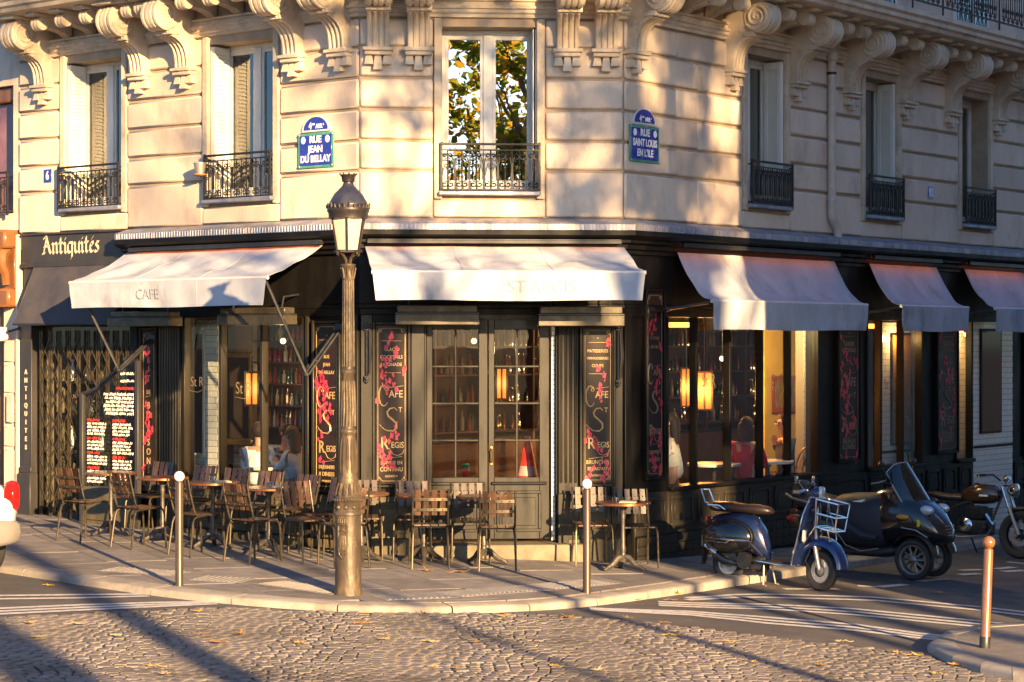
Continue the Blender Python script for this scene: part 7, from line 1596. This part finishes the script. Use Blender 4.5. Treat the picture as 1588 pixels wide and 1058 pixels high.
    return o
fab = lambda n, a, b: mat(n, a, b, .85, scale=12, bump=.8, bscale=14)
HB = mat('blond_hair', (.26,.14,.05), (.12,.06,.025), .75, spec=.2, bump=.8, bscale=30, scale=45, stretch=(4,4,.6)); HD = mat('dark_hair', (.018,.011,.008), (.03,.018,.012), .7, spec=.2, bump=.8, bscale=30, scale=45); HBR = mat('brown_hair', (.085,.036,.016), (.04,.018,.009), .75, spec=.2, bump=.8, bscale=30, scale=45, stretch=(4,4,.6))
JEAN = fab('dark_trousers', (.02,.022,.03), (.03,.032,.04))
def at(px, d, rz): t = (px-CX)/F*d; return TR(t, d, ZF, rz)
def stool(px, d, label):
    M = at(px, d, 0); o = thing('cafe_stool', label, 'stool', M, 'stools inside the cafe'); lathe_obj('seat', [(.15,.33),(.17,.34),(.17,.37),(.15,.38)], WOODT, o, M, 18)
    for k in range(3): a = k*R(120); m = MB(); m.tube([(.09*math.cos(a), .09*math.sin(a), .33), (.16*math.cos(a), .16*math.sin(a), 0)], .014, 6); m.build('leg', WOODT, o, M)
P1 = person('woman in a pale blouse holding a phone inside the sunlit window', at(458, 24.92, R(155)), fab('pale_blouse', (.55,.56,.60), (.46,.47,.52)), JEAN, HB, ((.22,-.10,.98),(.24,.10,.94)), .16, False, .05, sc_=.87); stool(458, 24.92, 'stool under the woman with the phone')
m = MB(); Mp = at(458, 24.92, R(155)) @ Matrix.Scale(.87, 4); m.box(.30,.312,-.08,-.005,.99,1.13,.004); tag(m.build('mobile_phone', mat('phone', (.12,.16,.30), rough=.2), None, Mp), 'mobile phone held up by the woman in the pale blouse', 'phone')
person('man facing the street beside the woman with the phone', at(436, 25.45, R(-40)), fab('dark_jacket', (.03,.026,.03), (.045,.04,.04)), JEAN, HBR, ((.28,-.14,.78),(.28,.14,.78)), 0, False, .10, sc_=.88); stool(436, 25.45, 'stool under the man facing the street')
person('man in a white shirt with his back to the sunlit window', at(399, 25.05, R(75)), fab('white_shirt', (.62,.62,.64), (.52,.52,.55)), JEAN, HD, ((.30,-.14,.76),(.30,.14,.76)), 0, False, .06, sc_=.90); stool(399, 25.05, 'stool under the man in the white shirt')
person('woman in a red top with her back to the side street', at(1156, 25.95, R(70)), fab('red_top', (.50,.02,.03), (.38,.015,.02)), JEAN, HBR, ((.30,-.12,.77),(.30,.12,.77)), .12, False, .06, sc_=.92); stool(1156, 25.95, 'stool under the woman in red')
person('man in black with glasses resting his chin on his hand', at(1219, 26.75, R(200)), fab('black_jacket', (.012,.012,.015), (.02,.02,.024)), JEAN, HD, ((.12,-.10,1.05),(.30,.16,.78)), 0, True, .02, sc_=.93)
person('woman in a white top and pink skirt beside the first side window', at(1046, 24.85, R(165)) @ Matrix.Translation((0,0,.12)), fab('white_top', (.60,.58,.57), (.5,.48,.47)), JEAN, HD, ((.30,-.12,.80),(.28,.12,.78)), .2, False, .04, fab('plaid_skirt', (.45,.16,.14), (.10,.05,.06)), sc_=.90)
M = at(1046, 24.85, 0); o = thing('bar_stool', 'tall stool under the woman in the pink skirt', 'stool', M); lathe_obj('seat', [(.15,.44),(.17,.45),(.17,.48),(.15,.49)], WOODT, o, M, 18)
for k in range(4): a = k*R(90) + .6; m = MB(); m.tube([(.10*math.cos(a), .10*math.sin(a), .44), (.18*math.cos(a), .18*math.sin(a), 0)], .014, 6); m.build('leg', WOODT, o, M)
# ------------------------------------------------------------------ fittings close behind the sunlit cafe window
def window_fittings():
    M = WL.M; n = -1.35
    o = thing('gilt_mirror', 'gilt framed mirror behind the sunlit window', 'mirror', M @ Matrix.Translation((WL.u(370, n), 1.35, 1.0))); u0, u1 = WL.u(345, n), WL.u(394, n); z0, z1 = WL.z(370, 690, n), WL.z(370, 545, n); GF = mat('gilt_frame', (.42,.30,.09), (.30,.21,.06), .35, .6, scale=9)
    for a, b, c, d in ((u0, u1, z1-.07, z1), (u0, u1, z0, z0+.09), (u0, u0+.06, z0+.09, z1-.07), (u1-.06, u1, z0+.09, z1-.07)): m = MB(); m.nb(a, b, n, n+.05, c, d, .015); m.build('frame', GF, o, M)
    m = MB(); m.nb(u0+.06, u1-.06, n+.005, n+.012, z0+.09, z1-.07); m.build('glass', MIRR, o, M)
    t = tiled(WL, WL.u(338, -1.45), WL.u(478, -1.45), -1.45, ZF, 1.12, 'tiled_dado', .12, .06); wb_(WL, REDP, 'tile_stripe', t, WL.u(339, -1.44), WL.u(477, -1.44), -1.444, -1.436, .98, 1.01, 0)
    w = thing('bottle_rack', 'dark rack of hanging bottles behind the seated couple', 'rack', M @ Matrix.Translation((WL.u(440, -1.5), 1.5, ZF))); m = MB(); m.nb(WL.u(398, -1.5), WL.u(480, -1.5), -1.9, -1.5, 1.12, 2.9, .01); m.build('cabinet', DARKR, w, M)
    r = random.Random(77); q = MB()
    for zz in (1.35, 1.62, 1.89, 2.16, 2.43):
        m = MB(); m.nb(WL.u(400, -1.45), WL.u(478, -1.45), -1.5, -1.36, zz-.02, zz, .003); m.build('shelf', DARKR, w, M); u = WL.u(402, -1.42)
        while u < WL.u(476, -1.42): h = r.uniform(.14,.22); k = r.uniform(.022,.032); q.mi = r.randrange(4); q.lathe([(k,0),(k,h*.6),(k*.4,h*.75),(k*.35,h)], 8, Matrix.Translation((u, 1.42, zz))); u += r.uniform(.06,.10)
    q.build('bottles', [bpy.data.materials[k] for k in ('bottle_green','bottle_amber','bottle_clear','bottle_red')], w, M)['kind'] = 'stuff'
    # gilt initials written on the panes
    for W, px, py, s, mt in ((WL, 372, 602, .20, GOLD), (WL, 300, 592, .17, GOLDD), (WR, 1212, 590, .22, GOLDD), (WR, 1105, 590, .22, GOLDD), (WR, 1384, 596, .2, GOLDD)):
        u, z = W.u(px), W.z(px, py); m = MB(); put_text(m, 'St R', u, z, -.056, s, .8, -.002, depth=.0008); m.tube([(u-.14, .055, z-.10), (u+.02, .055, z-.12), (u+.16, .055, z-.07)], .003, 4); m.build('pane_lettering', mt, SHOP, W.M)['kind'] = 'stuff'
window_fittings()
